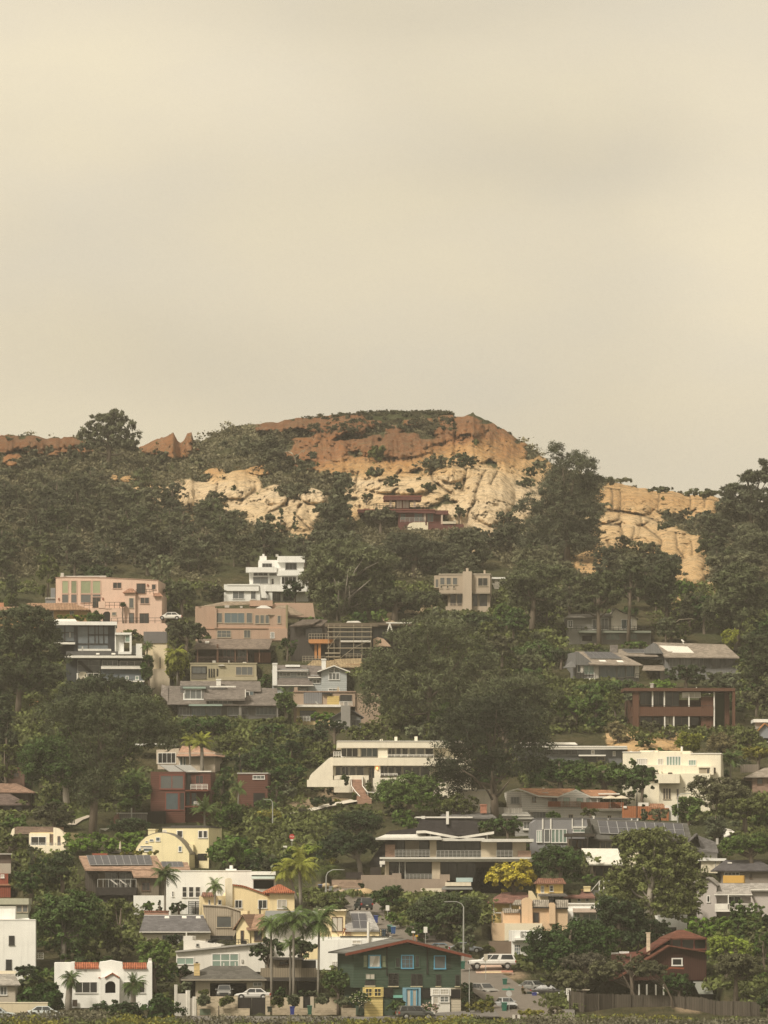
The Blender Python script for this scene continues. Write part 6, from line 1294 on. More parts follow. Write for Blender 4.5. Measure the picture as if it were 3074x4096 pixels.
T('C',(640,0,1290,600),'olive','loose','tall feathery grey green eucalyptus with open crown, right of centre',base=(905,690),Y=645,dens=1.35,bark=BARKP,lobes=[(960,70,90,60),(850,110,130,80),(1040,130,120,80),(780,100,80,60),(1130,180,110,70),(1190,230,80,60),(880,230,160,100),(1020,280,170,100),(760,330,130,90),(880,400,180,100),(1060,420,150,100),(1150,350,90,80),(1245,300,45,60),(1255,400,35,70),(700,420,90,80),(1190,500,60,50),(960,500,140,70),(1090,540,80,50)])
T('C',(570,380,900,780),'dark','round','near black dense tree under the left side of the tall eucalyptus',base=(740,800),Y=640)
T('C',(850,560,1080,740),'dark','round','dark low tree left of the plain white box',base=(960,760),Y=638)
shrub('C',(1158,568,1420,690),'hedge','bright clipped box hedge right of the plain white box',Y=648,kind='box',cat='hedge',name='hedge',dens=1.4)
T('C',(150,560,740,960),'deep','round','large dark green spreading tree right of the white pickup',base=(420,1000),Y=612,dens=1.1)
T('C',(350,760,700,960),'smoke','dome','brownish grey thin crowned tree in front of the large dark spreading tree',base=(520,1040),Y=603,dens=1.1)
T('C',(270,880,560,1060),'wood','round','dull brown green bushy tree right of the parked silver sedan',base=(420,1070),Y=600)
T('C',(530,805,815,1040),'wood','dome','dull green umbrella crowned tree with leaning pale trunks before the fence',base=(850,1110),Y=598,bark=BARK,lean=.5,tr=.45)
T('C',(760,805,1050,1025),'wood','dome','flat topped dull tree with a slanting pale trunk, in front of the red barn',base=(1080,1140),Y=597,bark=BARK,lean=.5,tr=.45)
T('C',(990,900,1240,1060),'deep','round','dark green bush tree below the square window of the red barn',base=(1110,1090),Y=598)
T('C',(1265,660,1560,880),'lime','round','yellow green leafy tree right of the red barn roof',base=(1400,960),Y=606)
T('C',(1300,740,1640,1070),'wood','dome','large dull olive tree on a thin trunk at the right, by the fence',base=(1458,1090),Y=598,dens=1.1)
T('C',(1410,480,1560,720),'palm','column','tall light green plumed bamboo left clump before the lavender house',base=(1470,730),Y=644,dmul=.6)
T('C',(1520,490,1640,720),'palm','column','second light green plumed bamboo clump, nearer the right edge',base=(1580,730),Y=643,dmul=.6)
T('C',(1540,640,1720,900),'mid','loose','green tree cut by the right edge above the fence end',base=(1640,960),Y=618)
T('C',(1600,540,1720,680),'dark','round','dark tree at the right edge below the lavender house',base=(1660,700),Y=652)
T('C',(1590,980,1740,1180),'dark','round','dark bushy tree in the lower right corner',base=(1660,1200),Y=592)
T('C',(1350,20,1720,260),'mid','dome','wide rounded green tree at the right above the charcoal hip roof',base=(1560,300),Y=699)
shrub('C',(490,290,650,370),'mid','bright green climbing bush left of the canvas roofed veranda',Y=693,kind='mound')
T('C',(400,600,520,700),'deep','round','small dark tree before the white house with green windows',base=(450,720),Y=640)
shrub('C',(130,1000,170,1060),'dry','dry brown bush beside the street mailbox',Y=601)
T('F',(170,330,560,560),'deep','round','broad dark green tree left of the stepped stucco house',base=(380,580),Y=754)
T('F',(380,360,900,580),'mid','round','wide green tree bank right in front of the slate slab house',base=(650,600),Y=752)
T('F',(780,380,985,620),'deep','round','dark leafy tree against the left wall of the stucco house',base=(880,650),Y=738)
shrub('F',(795,355,850,420),'mid','small leafy shoot standing above the dark tree by the stucco house',Y=741,kind='round')
T('F',(1155,440,1570,690),'wood','round','dark brownish round tree right of the stucco house',base=(1350,720),Y=733,dens=1.1)
T('F',(1290,575,1720,810),'olive','dome','very wide dull green canopy tree at the right edge',base=(1520,830),Y=716,dens=1.1)
T('F',(1060,590,1280,760),'palm','loose','broad leaved banana-like plants around the small curved street lamp',base=(1170,775),Y=724,leaf=.5)
T('F',(850,650,925,765),'dark','cone','dark cypress left of the end of the orange fence',base=(888,775),Y=722)
T('F',(915,655,1065,765),'wood','round','reddish brown bush in front of the orange fence',base=(990,775),Y=722)
T('F',(700,560,850,660),'olive','loose','thin olive tree behind the open parasols',base=(780,660),Y=742)
T('F',(1080,180,1260,330),'palmy','loose','yellow green palmy bush below the rust house',base=(1160,330),Y=766,leaf=.5)
T('F',(1250,170,1480,330),'dry','mound','brown scrubby bush right below the rust house',base=(1370,350),Y=764)
T('F',(1430,150,1660,290),'olive','mound','olive bush bank below the right end of the rust house',base=(1540,300),Y=770)
T('F',(1480,270,1720,410),'gold','dome','pale yellow green tree at the right edge',base=(1600,430),Y=761)
palm('F',(1430,360),(1425,470),110,'palm','dull palm behind the right corner of the stucco house',Y=752,seed=14,droop=1.8)
T('F',(1250,670,1420,860),'grey','mound','grey green scrub below the curved street lamp',base=(1330,880),Y=716)
T('F',(490,655,625,735),'olive','round','small olive tree in front of the rust red deck railing',base=(560,745),Y=730)
T('F',(275,690,380,735),'mid','mound','low green palm-like bush in front of the white bungalow',base=(330,740),Y=728,leaf=.45)
T('F',(-60,700,150,850),'deep','round','dark green bush left of the shuttered house',base=(50,880),Y=721)
T('F',(640,100,830,260),'dry','mound','brown bare looking bush on the sandy bank',base=(735,260),Y=783)
T('F',(860,115,1010,215),'wood','round','dark bush in front of the lower windows of the rust house',base=(935,225),Y=785)
T('F',(990,170,1110,240),'wood','mound','low dark shrubs under the middle of the rust house',base=(1050,245),Y=784)
T('E',(820,450,1300,770),'mid','round','large yellow green tree in front of the garage of the long white house',base=(1060,790),Y=727,dens=1.15)
T('E',(1190,590,1520,770),'olive','mound','olive shrubs under the big pine, right of the yellow green tree',base=(1360,790),Y=727)
T('E',(475,700,965,960),'dark','dome','wide dark evergreen below the footpath',base=(720,990),Y=716)
T('E',(110,410,400,600),'deep','round','dark green tree left of the sloping side wall of the long white house',base=(260,640),Y=758)
T('E',(100,530,250,700),'deep','loose','dark loose tree behind the small red timber block',base=(170,720),Y=740)
shrub('E',(375,555,590,600),'olive','low olive hedge before the sloping side wall',Y=748,kind='box',cat='hedge',name='hedge')
shrub('E',(375,620,560,730),'dark','dark bush beside the footpath',Y=738,kind='round')
shrub('E',(510,570,590,640),'smoke','small brown bush on the bank below the long white house',Y=746,kind='round')
shrub('E',(320,710,385,770),'smoke','brown rounded bush at the lower end of the footpath',Y=732,kind='round')
shrub('E',(225,755,285,815),'dark','small dark bush right of the thin street lamp',Y=727,kind='round')
shrub('E',(545,650,620,690),'gold','yellowish bush beside the brick steps',Y=741,kind='mound')
shrub('E',(560,690,800,735),'olive','long low green hedge along the lower side of the footpath',Y=733,kind='box',cat='hedge',name='hedge')
shrub('E',(625,500,672,575),'dark','dark clipped bush at the left head of the brick steps',Y=742.4,kind='round')
shrub('E',(600,490,650,530),'mid','low green plants in the planter of the long white house',Y=742.6,kind='mound')
shrub('E',(755,520,815,600),'olive','olive planting at the right of the brick steps',Y=742.3,kind='mound')
shrub('E',(665,605,730,675),'olive','shrubs along the left side of the brick steps',Y=739,kind='mound')
shrub('E',(0,715,270,790),'gold','yellow green groundcover bank beside the thin street lamp',Y=730,kind='mound')
shrub('E',(0,640,240,740),'deep','dark hedge below the small red block',Y=735,kind='mound')
shrub('E',(0,790,200,900),'olive','olive scrub behind the big bright bush',Y=720,kind='mound')
shrub('E',(180,800,500,920),'olive','brownish green scrub slope left of the wide dark evergreen',Y=722,kind='mound')
shrub('E',(965,760,1110,880),'mid','green bush left of the charcoal roof',Y=714,kind='round')
shrub('E',(1500,780,1680,890),'deep','dark green bush right of the charcoal roof',Y=714,kind='round')
T('E',(1190,40,1990,760),'pined','pine','biggest dark pine, with broad flat crown and bare lower trunk, beside the long white house',base=(1630,790),Y=728,dens=2.7,limbs=[(1605,660,1545,580),(1545,580,1400,470),(1640,640,1720,540),(1620,620,1600,480)],lobes=[(1560,80,260,90),(1740,120,220,100),(1420,160,170,80),(1620,220,300,100),(1830,230,180,100),(1900,330,140,90),(1780,370,200,90),(1350,330,150,70),(1290,420,120,70),(1400,450,160,60),(1300,520,110,60),(1400,385,140,90),(1345,470,130,80),(1430,540,110,60),(1360,590,80,50),(1560,400,150,80),(1700,470,180,60),(1850,450,140,60),(1480,300,160,80),(1640,30,160,60)])
T('H',(745,450,1640,1180),'pine2','pine','huge dark pine with a wide rounded crown right of the scaffolded house',base=(1200,1240),Y=792,dens=1.45,lobes=[(1180,520,190,70),(1320,560,200,80),(1050,600,190,80),(1450,660,170,90),(1200,680,260,110),(930,720,170,80),(840,790,100,60),(1060,800,240,100),(1330,800,240,110),(1530,790,110,90),(900,900,170,90),(800,980,90,60),(1150,930,260,110),(1420,950,200,100),(950,1030,200,90),(1250,1060,240,90),(820,860,110,60)])
T('E',(1330,-160,2010,220),'pine2','pine','dark pine crown rising behind the biggest dark pine',base=(1700,300),Y=772,dens=1.3,lobes=[(1800,-90,170,60),(1650,-60,180,70),(1880,-20,130,80),(1750,40,220,90),(1560,20,150,80),(1480,90,120,70),(1900,100,100,80)])
T('D',(180,-30,1240,520),'pine','pine','broad dark pine crown spreading behind the red timber house',base=(615,890),Y=742,dens=1.5,lobes=[(560,40,200,70),(760,20,210,70),(920,60,180,80),(400,90,160,70),(660,130,260,90),(1020,140,170,80),(860,190,260,90),(1120,210,110,60),(480,180,200,80),(700,280,240,80),(960,270,200,60),(650,400,190,100),(800,380,160,80),(680,560,150,130),(590,620,110,130),(1080,290,110,50)])
T('D',(90,180,630,640),'deep','round','large green broadleaf tree at the left with a pale forked trunk',base=(450,720),Y=748,bark=BARKP,dens=1.1)
T('D',(760,490,1010,740),'palm','loose','shaggy green palm-like tree left of the red timber house',base=(885,760),Y=738,leaf=.55)
T('D',(215,655,500,860),'wood','round','brownish rounded tree left of the lawn',base=(360,880),Y=731)
T('D',(-20,740,225,880),'mid','mound','bright green bush bank at the left edge above the cream cottage',base=(100,890),Y=728)
T('D',(690,770,1050,900),'dark','round','dark shrubby tree right of the white shade sail',base=(870,910),Y=722)
T('D',(1400,420,1580,760),'deep','loose','thin trunked feathery tree between the two red timber blocks',base=(1475,780),Y=730,dens=1.2)
T('D',(1430,680,1640,880),'mid','loose','green feathery shrubs below the small red timber block',base=(1540,900),Y=722,leaf=.45)
palm('D',(1340,280),(1345,440),110,'palmy','bright yellow green palm with twin trunk beside the peach roof',Y=758,seed=15,droop=1.6,rad=.3)
palm('D',(1258,270),(1265,430),70,'palmy','smaller bright palm left of the twin trunked one',Y=760,seed=16,droop=1.6)
palm('D',(1360,730),(1360,860),120,'palm','green feathery palm below the balcony of the red timber house',Y=724,seed=17,droop=1.4,up=(.2,1.4))
palm('D',(1590,590),(1580,760),80,'palm','slim palm in front of the small red timber block',Y=728,seed=18,droop=1.7,rad=.14)
palm('D',(895,520),(890,720),120,'palm','dull palm crown left of the red timber house',Y=739,seed=19,droop=1.9)
T('D',(1130,100,1680,200),'deep','mound','dark green scrub bank below the shingle house',base=(1420,210),Y=788)
T('D',(1400,200,1680,330),'olive','mound','brown green scrub right of the bright palms',base=(1540,340),Y=774)
T('D',(1500,320,1680,460),'dark','mound','dark scrub above the small red timber block',base=(1600,470),Y=762)
T('D',(-60,-120,140,500),'pine','pine','dark pine at the left edge with hanging foliage',base=(40,600),Y=770,dens=1.2)
T('D',(-60,280,120,560),'olive','loose','olive thin foliage tree at the left edge',base=(40,620),Y=766)
T('G',(-60,380,420,1000),'pine','pine','tall dark pine at the left edge overlapping the glass houses',base=(120,1100),Y=818,dens=1.35,lobes=[(180,430,140,60),(80,480,130,70),(260,490,120,60),(320,560,80,60),(120,600,200,80),(260,640,150,70),(40,700,120,80),(250,740,140,60),(400,720,70,40),(140,800,170,70),(330,820,110,60),(60,880,120,70),(220,900,130,50)])
T('G',(400,840,1040,1180),'pine','pine','wide dark pine crown below the lower glass house',base=(720,1250),Y=790,dens=1.3,lobes=[(700,880,150,50),(560,930,140,60),(820,930,150,60),(930,960,90,60),(460,1000,110,60),(700,1010,220,70),(900,1060,130,60),(560,1090,160,60),(800,1120,180,50),(1000,1080,60,70)])
T('G',(1095,435,1385,655),'pined','round','compact dark pine between the salmon house and the terracotta house',base=(1240,690),Y=848,dens=1.3)
T('G',(1060,180,1360,430),'pine2','dome','round grey green tree right behind the salmon house',base=(1210,450),Y=896,dens=1.2)
palm('G',(1165,690),(1180,880),100,'palmy','bushy bright palm cluster right of the cream retaining tower',Y=826,seed=20,droop=2.0,nfr=30)
T('G',(1090,660,1280,890),'palmy','loose','drooping yellow green palm foliage around the retaining tower',base=(1190,900),Y=827,leaf=.6)
palm('G',(980,640),(975,700),60,'palm','small palm on the terrace right of the upper glass house',Y=836,seed=21)
T('G',(930,690,1045,870),'deep','loose','dark palm-like shrub right of the lower glass house',base=(990,890),Y=823,leaf=.5)
shrub('G',(380,425,560,475),'lime','low bright hedge in front of the ochre house',Y=858,kind='box',cat='hedge',name='hedge')
T('G',(560,400,690,480),'palm','mound','palm-like bush in front of the arch of the salmon house',base=(625,485),Y=857,leaf=.5)
shrub('G',(775,505,960,620),'olive','olive bank planting between the pink wall and the white stair block',Y=846,kind='mound')
T('G',(1310,200,1520,330),'wood','mound','dull brown green shrubs left of the stepped white house',base=(1410,345),Y=893)
T('G',(1340,560,1430,600),'mid','mound','low planting along the terracotta house',base=(1390,605),Y=858)
T('G',(800,345,838,388),'dark','round','potted dark ball shrub on the salmon house terrace',base=(818,388),Y=869.5)
T('H',(310,20,960,430),'pine2','pine','tall grey green pine with bare pale trunks beside the stepped white house',base=(620,470),Y=886,dens=1.4,bark=BARKG,limbs=[(600,430,590,220),(620,430,655,140),(655,400,660,250),(655,330,800,210),(660,250,760,60),(600,300,560,200),(700,180,860,90)],lobes=[(620,0,200,70),(450,80,120,60),(760,60,170,70),(880,90,90,70),(560,120,190,70),(720,170,200,70),(450,190,120,60),(600,250,150,60),(820,230,130,60),(480,300,90,60),(760,330,130,60),(560,370,100,60),(900,180,70,60)])
T('H',(690,230,1290,450),'pine2','dome','wide low grey green pine over the pale rocks',base=(960,470),Y=876,dens=1.2)
T('H',(220,180,380,330),'dark','pine','dark young pine in front of the stepped white house',base=(300,350),Y=894,dens=1.3)
T('H',(300,430,560,490),'mid','mound','green shrubs between the terracotta and timber houses',base=(430,495),Y=866)
T('H',(180,560,330,720),'deep','loose','dark shrub right of the terracotta house',base=(250,740),Y=848)
T('H',(60,810,160,910),'mid','mound','green bush left of the pale blue house',base=(110,915),Y=824)
palm('H',(240,960),(240,1090),75,'palm','small shaggy palm right of the shingle house',Y=806,seed=22,droop=2.0)
T('H',(170,930,310,1090),'palm','loose','shaggy palm foliage at the right end of the shingle house',base=(240,1110),Y=805,leaf=.5)
shrub('H',(402,1065,605,1165),'hedge','bright topped clipped bush left of the small slate gabled house',Y=801,kind='round',cat='hedge',name='hedge')
shrub('H',(310,1110,350,1150),'gold','orange flowering bush below the tan flat house',Y=803,kind='mound')
T('H',(0,1100,310,1170),'olive','mound','long green scrub bank in front of the shingle house',base=(150,1175),Y=798)
T('H',(1220,380,1680,560),'dark','mound','dark shrub mass below the boxy tan house',base=(1450,580),Y=862)
T('H',(600,430,780,480),'olive','mound','olive bushes behind the scaffolded roof',base=(690,485),Y=866)
shrub('H',(1430,555,1510,610),'lime','small bright green bush by the dark shrub mass',Y=846,kind='round')
for i,(b,base,Y,col,lb)in enumerate([((-20,20,470,420),(200,520),872,'pine2','broad grey green pine left of the half hidden house'),((430,90,780,420),(615,580),864,'pine2','pine with a straight trunk in front of the half hidden house, left of two'),((700,20,950,330),(795,560),864,'pine2','pine with a straight trunk in front of the half hidden house, right of two'),((870,30,1170,420),(1035,480),876,'pine','dense dark pine right of the two straight trunked pines'),((1230,10,1680,560),(1470,620),862,'pine2','big grey green pine at the right edge above the shingle roof'),((1450,480,1720,860),(1590,900),826,'pine','dark pine at the right edge beside the long grey shingle house'),((1050,240,1320,480),(1170,520),870,'wood','thin brownish pine with bare pale branches over the cliff foot')]):
 T('I',b,col,'pine',lb,base=base,Y=Y,dens=1.3)
T('I',(960,450,1160,560),'deep','round','round green shrub tree behind the long grey shingle house',base=(1060,570),Y=864)
T('I',(1370,485,1490,620),'palmy','loose','pale yellow green palm-like tree behind the long grey shingle house',base=(1430,640),Y=858,leaf=.5)
shrub('I',(470,790,950,900),'deep','long rounded clipped hedge below the wide glass bays',Y=822,kind='mound',cat='hedge',name='hedge',dens=1.2)
shrub('I',(860,780,1150,900),'hedge','brighter clipped hedge right of the long rounded one',Y=823,kind='mound',cat='hedge',name='hedge')
T('I',(1020,690,1290,850),'dark','round','dark trees in front of the long grey shingle house',base=(1150,870),Y=825)
T('I',(1230,720,1520,870),'grey','mound','grey green shrub bank right of the dark trees',base=(1370,880),Y=823)
T('I',(280,600,480,730),'dark','round','dark tree left of the grey shingle houses',base=(380,740),Y=842)
T('I',(100,650,300,760),'wood','mound','brown green scrub left of the grey shingle houses',base=(200,770),Y=838)
T('I',(640,850,780,1010),'olive','round','small olive tree left of the rust house',base=(715,1060),Y=795)
T('I',(340,870,600,1090),'mid','round','bright green conical trees left of the rust house',base=(470,1110),Y=798)
T('I',(500,860,680,1080),'deep','round','dark green tree just left of the small olive tree',base=(590,1100),Y=800)
T('I',(-40,710,400,1080),'pine2','pine','grey dark pine crown right of the huge pine',base=(180,1120),Y=796,dens=1.3)
T('I',(1190,840,1400,920),'olive','mound','garden shrubs with pale figures above the rust house roof',base=(1290,925),Y=812)
T('I',(1460,840,1720,1010),'wood','round','brownish tree at the right of the rust house',base=(1590,1030),Y=806)
T('I',(0,540,480,700),'deep','mound','long dark shrub belt under the broad grey green pine',base=(240,710),Y=846)
T('I',(480,560,700,630),'olive','mound','shrubs in front of the half hidden house',base=(590,635),Y=852)
T('I',(720,555,940,610),'mid','mound','green shrubs below the long deck',base=(830,615),Y=851)
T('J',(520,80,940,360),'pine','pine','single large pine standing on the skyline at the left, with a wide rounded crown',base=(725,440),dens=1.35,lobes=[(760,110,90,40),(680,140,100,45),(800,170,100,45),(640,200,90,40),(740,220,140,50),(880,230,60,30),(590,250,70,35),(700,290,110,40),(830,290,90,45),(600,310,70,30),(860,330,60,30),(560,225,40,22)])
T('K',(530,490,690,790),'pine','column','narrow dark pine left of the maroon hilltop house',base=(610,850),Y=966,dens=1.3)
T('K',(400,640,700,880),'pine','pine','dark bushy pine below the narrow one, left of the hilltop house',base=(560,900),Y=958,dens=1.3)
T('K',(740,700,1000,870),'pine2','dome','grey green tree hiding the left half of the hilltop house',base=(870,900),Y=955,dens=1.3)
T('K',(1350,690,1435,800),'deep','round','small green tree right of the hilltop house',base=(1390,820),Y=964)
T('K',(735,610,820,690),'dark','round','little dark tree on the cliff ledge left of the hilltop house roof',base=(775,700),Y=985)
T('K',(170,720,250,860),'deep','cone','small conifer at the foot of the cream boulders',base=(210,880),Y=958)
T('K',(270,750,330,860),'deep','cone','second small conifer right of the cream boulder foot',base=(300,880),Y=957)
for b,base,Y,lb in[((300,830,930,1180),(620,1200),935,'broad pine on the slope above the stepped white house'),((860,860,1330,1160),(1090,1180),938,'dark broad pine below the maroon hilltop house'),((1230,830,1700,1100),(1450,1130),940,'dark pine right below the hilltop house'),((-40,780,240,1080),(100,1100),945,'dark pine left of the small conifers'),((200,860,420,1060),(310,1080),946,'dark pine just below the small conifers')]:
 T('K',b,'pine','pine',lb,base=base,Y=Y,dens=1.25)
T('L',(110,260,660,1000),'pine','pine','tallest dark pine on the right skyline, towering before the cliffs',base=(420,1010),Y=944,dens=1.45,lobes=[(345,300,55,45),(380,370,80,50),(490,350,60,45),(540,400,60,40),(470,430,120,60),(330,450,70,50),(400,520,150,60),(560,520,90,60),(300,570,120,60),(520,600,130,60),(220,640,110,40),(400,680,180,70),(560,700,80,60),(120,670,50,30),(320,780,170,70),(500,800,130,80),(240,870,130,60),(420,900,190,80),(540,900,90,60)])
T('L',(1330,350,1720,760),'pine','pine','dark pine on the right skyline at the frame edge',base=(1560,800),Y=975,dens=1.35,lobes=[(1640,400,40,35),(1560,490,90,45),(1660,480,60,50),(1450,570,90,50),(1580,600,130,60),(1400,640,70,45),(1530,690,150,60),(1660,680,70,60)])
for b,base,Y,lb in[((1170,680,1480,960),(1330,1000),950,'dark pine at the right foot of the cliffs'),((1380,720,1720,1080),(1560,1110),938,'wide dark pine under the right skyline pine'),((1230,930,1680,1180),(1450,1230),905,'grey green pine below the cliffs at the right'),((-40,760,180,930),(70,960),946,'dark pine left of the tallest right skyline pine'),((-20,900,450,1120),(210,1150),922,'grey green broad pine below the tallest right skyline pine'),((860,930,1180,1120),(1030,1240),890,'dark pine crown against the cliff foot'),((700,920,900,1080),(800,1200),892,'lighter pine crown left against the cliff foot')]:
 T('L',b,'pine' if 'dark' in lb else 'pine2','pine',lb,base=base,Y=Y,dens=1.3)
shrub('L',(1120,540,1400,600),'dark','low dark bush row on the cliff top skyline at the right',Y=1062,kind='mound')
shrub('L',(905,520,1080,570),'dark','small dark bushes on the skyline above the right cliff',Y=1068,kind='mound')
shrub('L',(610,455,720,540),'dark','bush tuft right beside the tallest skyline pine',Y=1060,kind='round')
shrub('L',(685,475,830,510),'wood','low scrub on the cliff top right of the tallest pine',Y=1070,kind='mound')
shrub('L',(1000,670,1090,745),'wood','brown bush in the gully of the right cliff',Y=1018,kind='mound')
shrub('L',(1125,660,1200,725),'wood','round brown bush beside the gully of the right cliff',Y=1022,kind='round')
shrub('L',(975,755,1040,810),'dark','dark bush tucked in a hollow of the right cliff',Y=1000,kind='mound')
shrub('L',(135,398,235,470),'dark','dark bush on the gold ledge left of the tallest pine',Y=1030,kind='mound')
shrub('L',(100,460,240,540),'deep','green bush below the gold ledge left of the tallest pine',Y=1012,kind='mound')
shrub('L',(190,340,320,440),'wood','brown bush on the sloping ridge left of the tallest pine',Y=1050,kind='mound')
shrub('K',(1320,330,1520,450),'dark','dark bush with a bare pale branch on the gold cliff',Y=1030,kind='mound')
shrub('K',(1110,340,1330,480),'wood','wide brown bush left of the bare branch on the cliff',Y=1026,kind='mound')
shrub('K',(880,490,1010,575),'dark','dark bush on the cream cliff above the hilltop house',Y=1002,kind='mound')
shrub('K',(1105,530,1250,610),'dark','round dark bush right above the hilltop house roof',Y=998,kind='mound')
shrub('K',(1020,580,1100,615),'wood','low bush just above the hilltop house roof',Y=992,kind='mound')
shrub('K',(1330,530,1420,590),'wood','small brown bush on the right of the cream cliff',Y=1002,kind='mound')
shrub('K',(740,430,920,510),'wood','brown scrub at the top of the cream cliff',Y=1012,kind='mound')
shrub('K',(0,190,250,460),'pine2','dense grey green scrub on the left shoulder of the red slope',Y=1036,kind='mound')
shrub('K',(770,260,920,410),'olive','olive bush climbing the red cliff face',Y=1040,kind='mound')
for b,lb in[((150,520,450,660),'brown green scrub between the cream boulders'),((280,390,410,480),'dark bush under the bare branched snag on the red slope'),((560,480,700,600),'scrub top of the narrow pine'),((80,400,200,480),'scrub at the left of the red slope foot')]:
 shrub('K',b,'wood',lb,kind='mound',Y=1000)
for i,b in enumerate([(-10,150,300,270),(250,165,570,290),(390,240,620,375),(-10,260,210,410),(170,285,430,415),(430,120,700,210),(620,130,900,260),(-40,380,130,470)]):
 T('E',b,['deep','dark','olive','dark'][i%4],'mound',['dark scrub on the bank left of and above the long white house','green scrub on the bank behind the long white house'][b[0]>350],base=((b[0]+b[2])/2,b[3]),Y=790-i*3,group='scrub on the bank around the long white house')
T('C',(690,770,930,900),'wood','loose','thin dull tree screening the left end of the red barn roof',base=(820,1050),Y=601)
shrub('B',(1300,765,1485,862),'grey','grey green bush hiding the blue grey car above the white pickup',Y=622,kind='mound')
shrub('B',(1180,775,1320,860),'deep','dark bush hiding the blue car over the green roof slope',Y=624,kind='mound')
shrub('B',(1540,770,1640,850),'olive','olive bush above the bonnet of the white pickup',Y=626,kind='mound')
for i,b in enumerate([(150,1060,260,1150),(90,1085,170,1160),(300,1075,400,1150),(20,1080,100,1150),(520,1085,600,1160)]):
 shrub('B',b,['deep','olive','dark'][i%3],'dark green bush in the planting at the foot of the three palms',Y=597-(i%2),kind='mound',group='bushes at the foot of the three palms')
shrub('P',(200,730,500,900),'olive','olive shrub bank between the silver beige SUV and the pale hatchback',Y=588,kind='mound')
shrub('P',(700,900,1150,1000),'gold','low yellow green weeds at the foot of the street',Y=581,kind='mound')
shrub('P',(1150,860,1420,980),'scrub','dry brown weeds left of the speed limit sign',Y=585,kind='mound')
VIEWS['P']=(1840,3760,.3012);VIEWS['Q']=(1140,3320,.14472);VIEWS['R']=(1380,3560,.19277)
CLEAR=[]
TY=mat((.02,.02,.02),'rubber',.8);RIM=mat((.45,.45,.44),'metal');GL=mat((.02,.022,.024),'glass');BLK=mat((.022,.022,.022),'paint',.6)
def loft(mb,st,sec):
 n=len(sec(st[0]));vs=[];fs=[]
 for s in st:vs+=sec(s)
 for i in range(len(st)-1):
  for k in range(n):
   fs.append((i*n+k,(i+1)*n+k,(i+1)*n+(k+1)%n,i*n+(k+1)%n))
 fs+=[tuple(range(n)),tuple(range(len(st)*n-1,(len(st)-1)*n-1,-1))]
 return mb.add(vs,fs)
CARS={'sedan':([(-2.3,.42,.72,.70),(-2.22,.30,.92,.84),(-1.4,.25,.96,.89),(0,.25,.93,.9),(1.1,.25,.90,.89),(2.0,.28,.76,.85),(2.28,.40,.62,.72)],(-1.85,1.15,.90,.84,-1.05,.35,1.45,.60),(-1.38,1.38),.33,((.08,.46),(.5,.92))),'suv':([(-2.3,.5,.85,.74),(-2.26,.36,1.06,.88),(-1.2,.30,1.08,.93),(0,.30,1.05,.93),(1.2,.30,1.04,.92),(2.05,.34,.92,.88),(2.3,.45,.76,.74)],(-2.24,1.2,1.04,.88,-1.95,.4,1.68,.70),(-1.38,1.40),.37,((.04,.28),(.32,.60),(.63,.94))),'pickup':([(-3.12,.72,1.18,.9),(-3.08,.66,1.28,.98),(-1.0,.60,1.30,1.0),(.6,.60,1.28,1.0),(1.6,.60,1.30,1.0),(2.7,.64,1.24,.98),(3.0,.72,1.10,.88)],(-3.05,1.62,1.26,.93,-2.72,.62,2.02,.76),(-1.98,2.02),.42,((.05,.42),(.53,.74),(.77,.93)))}
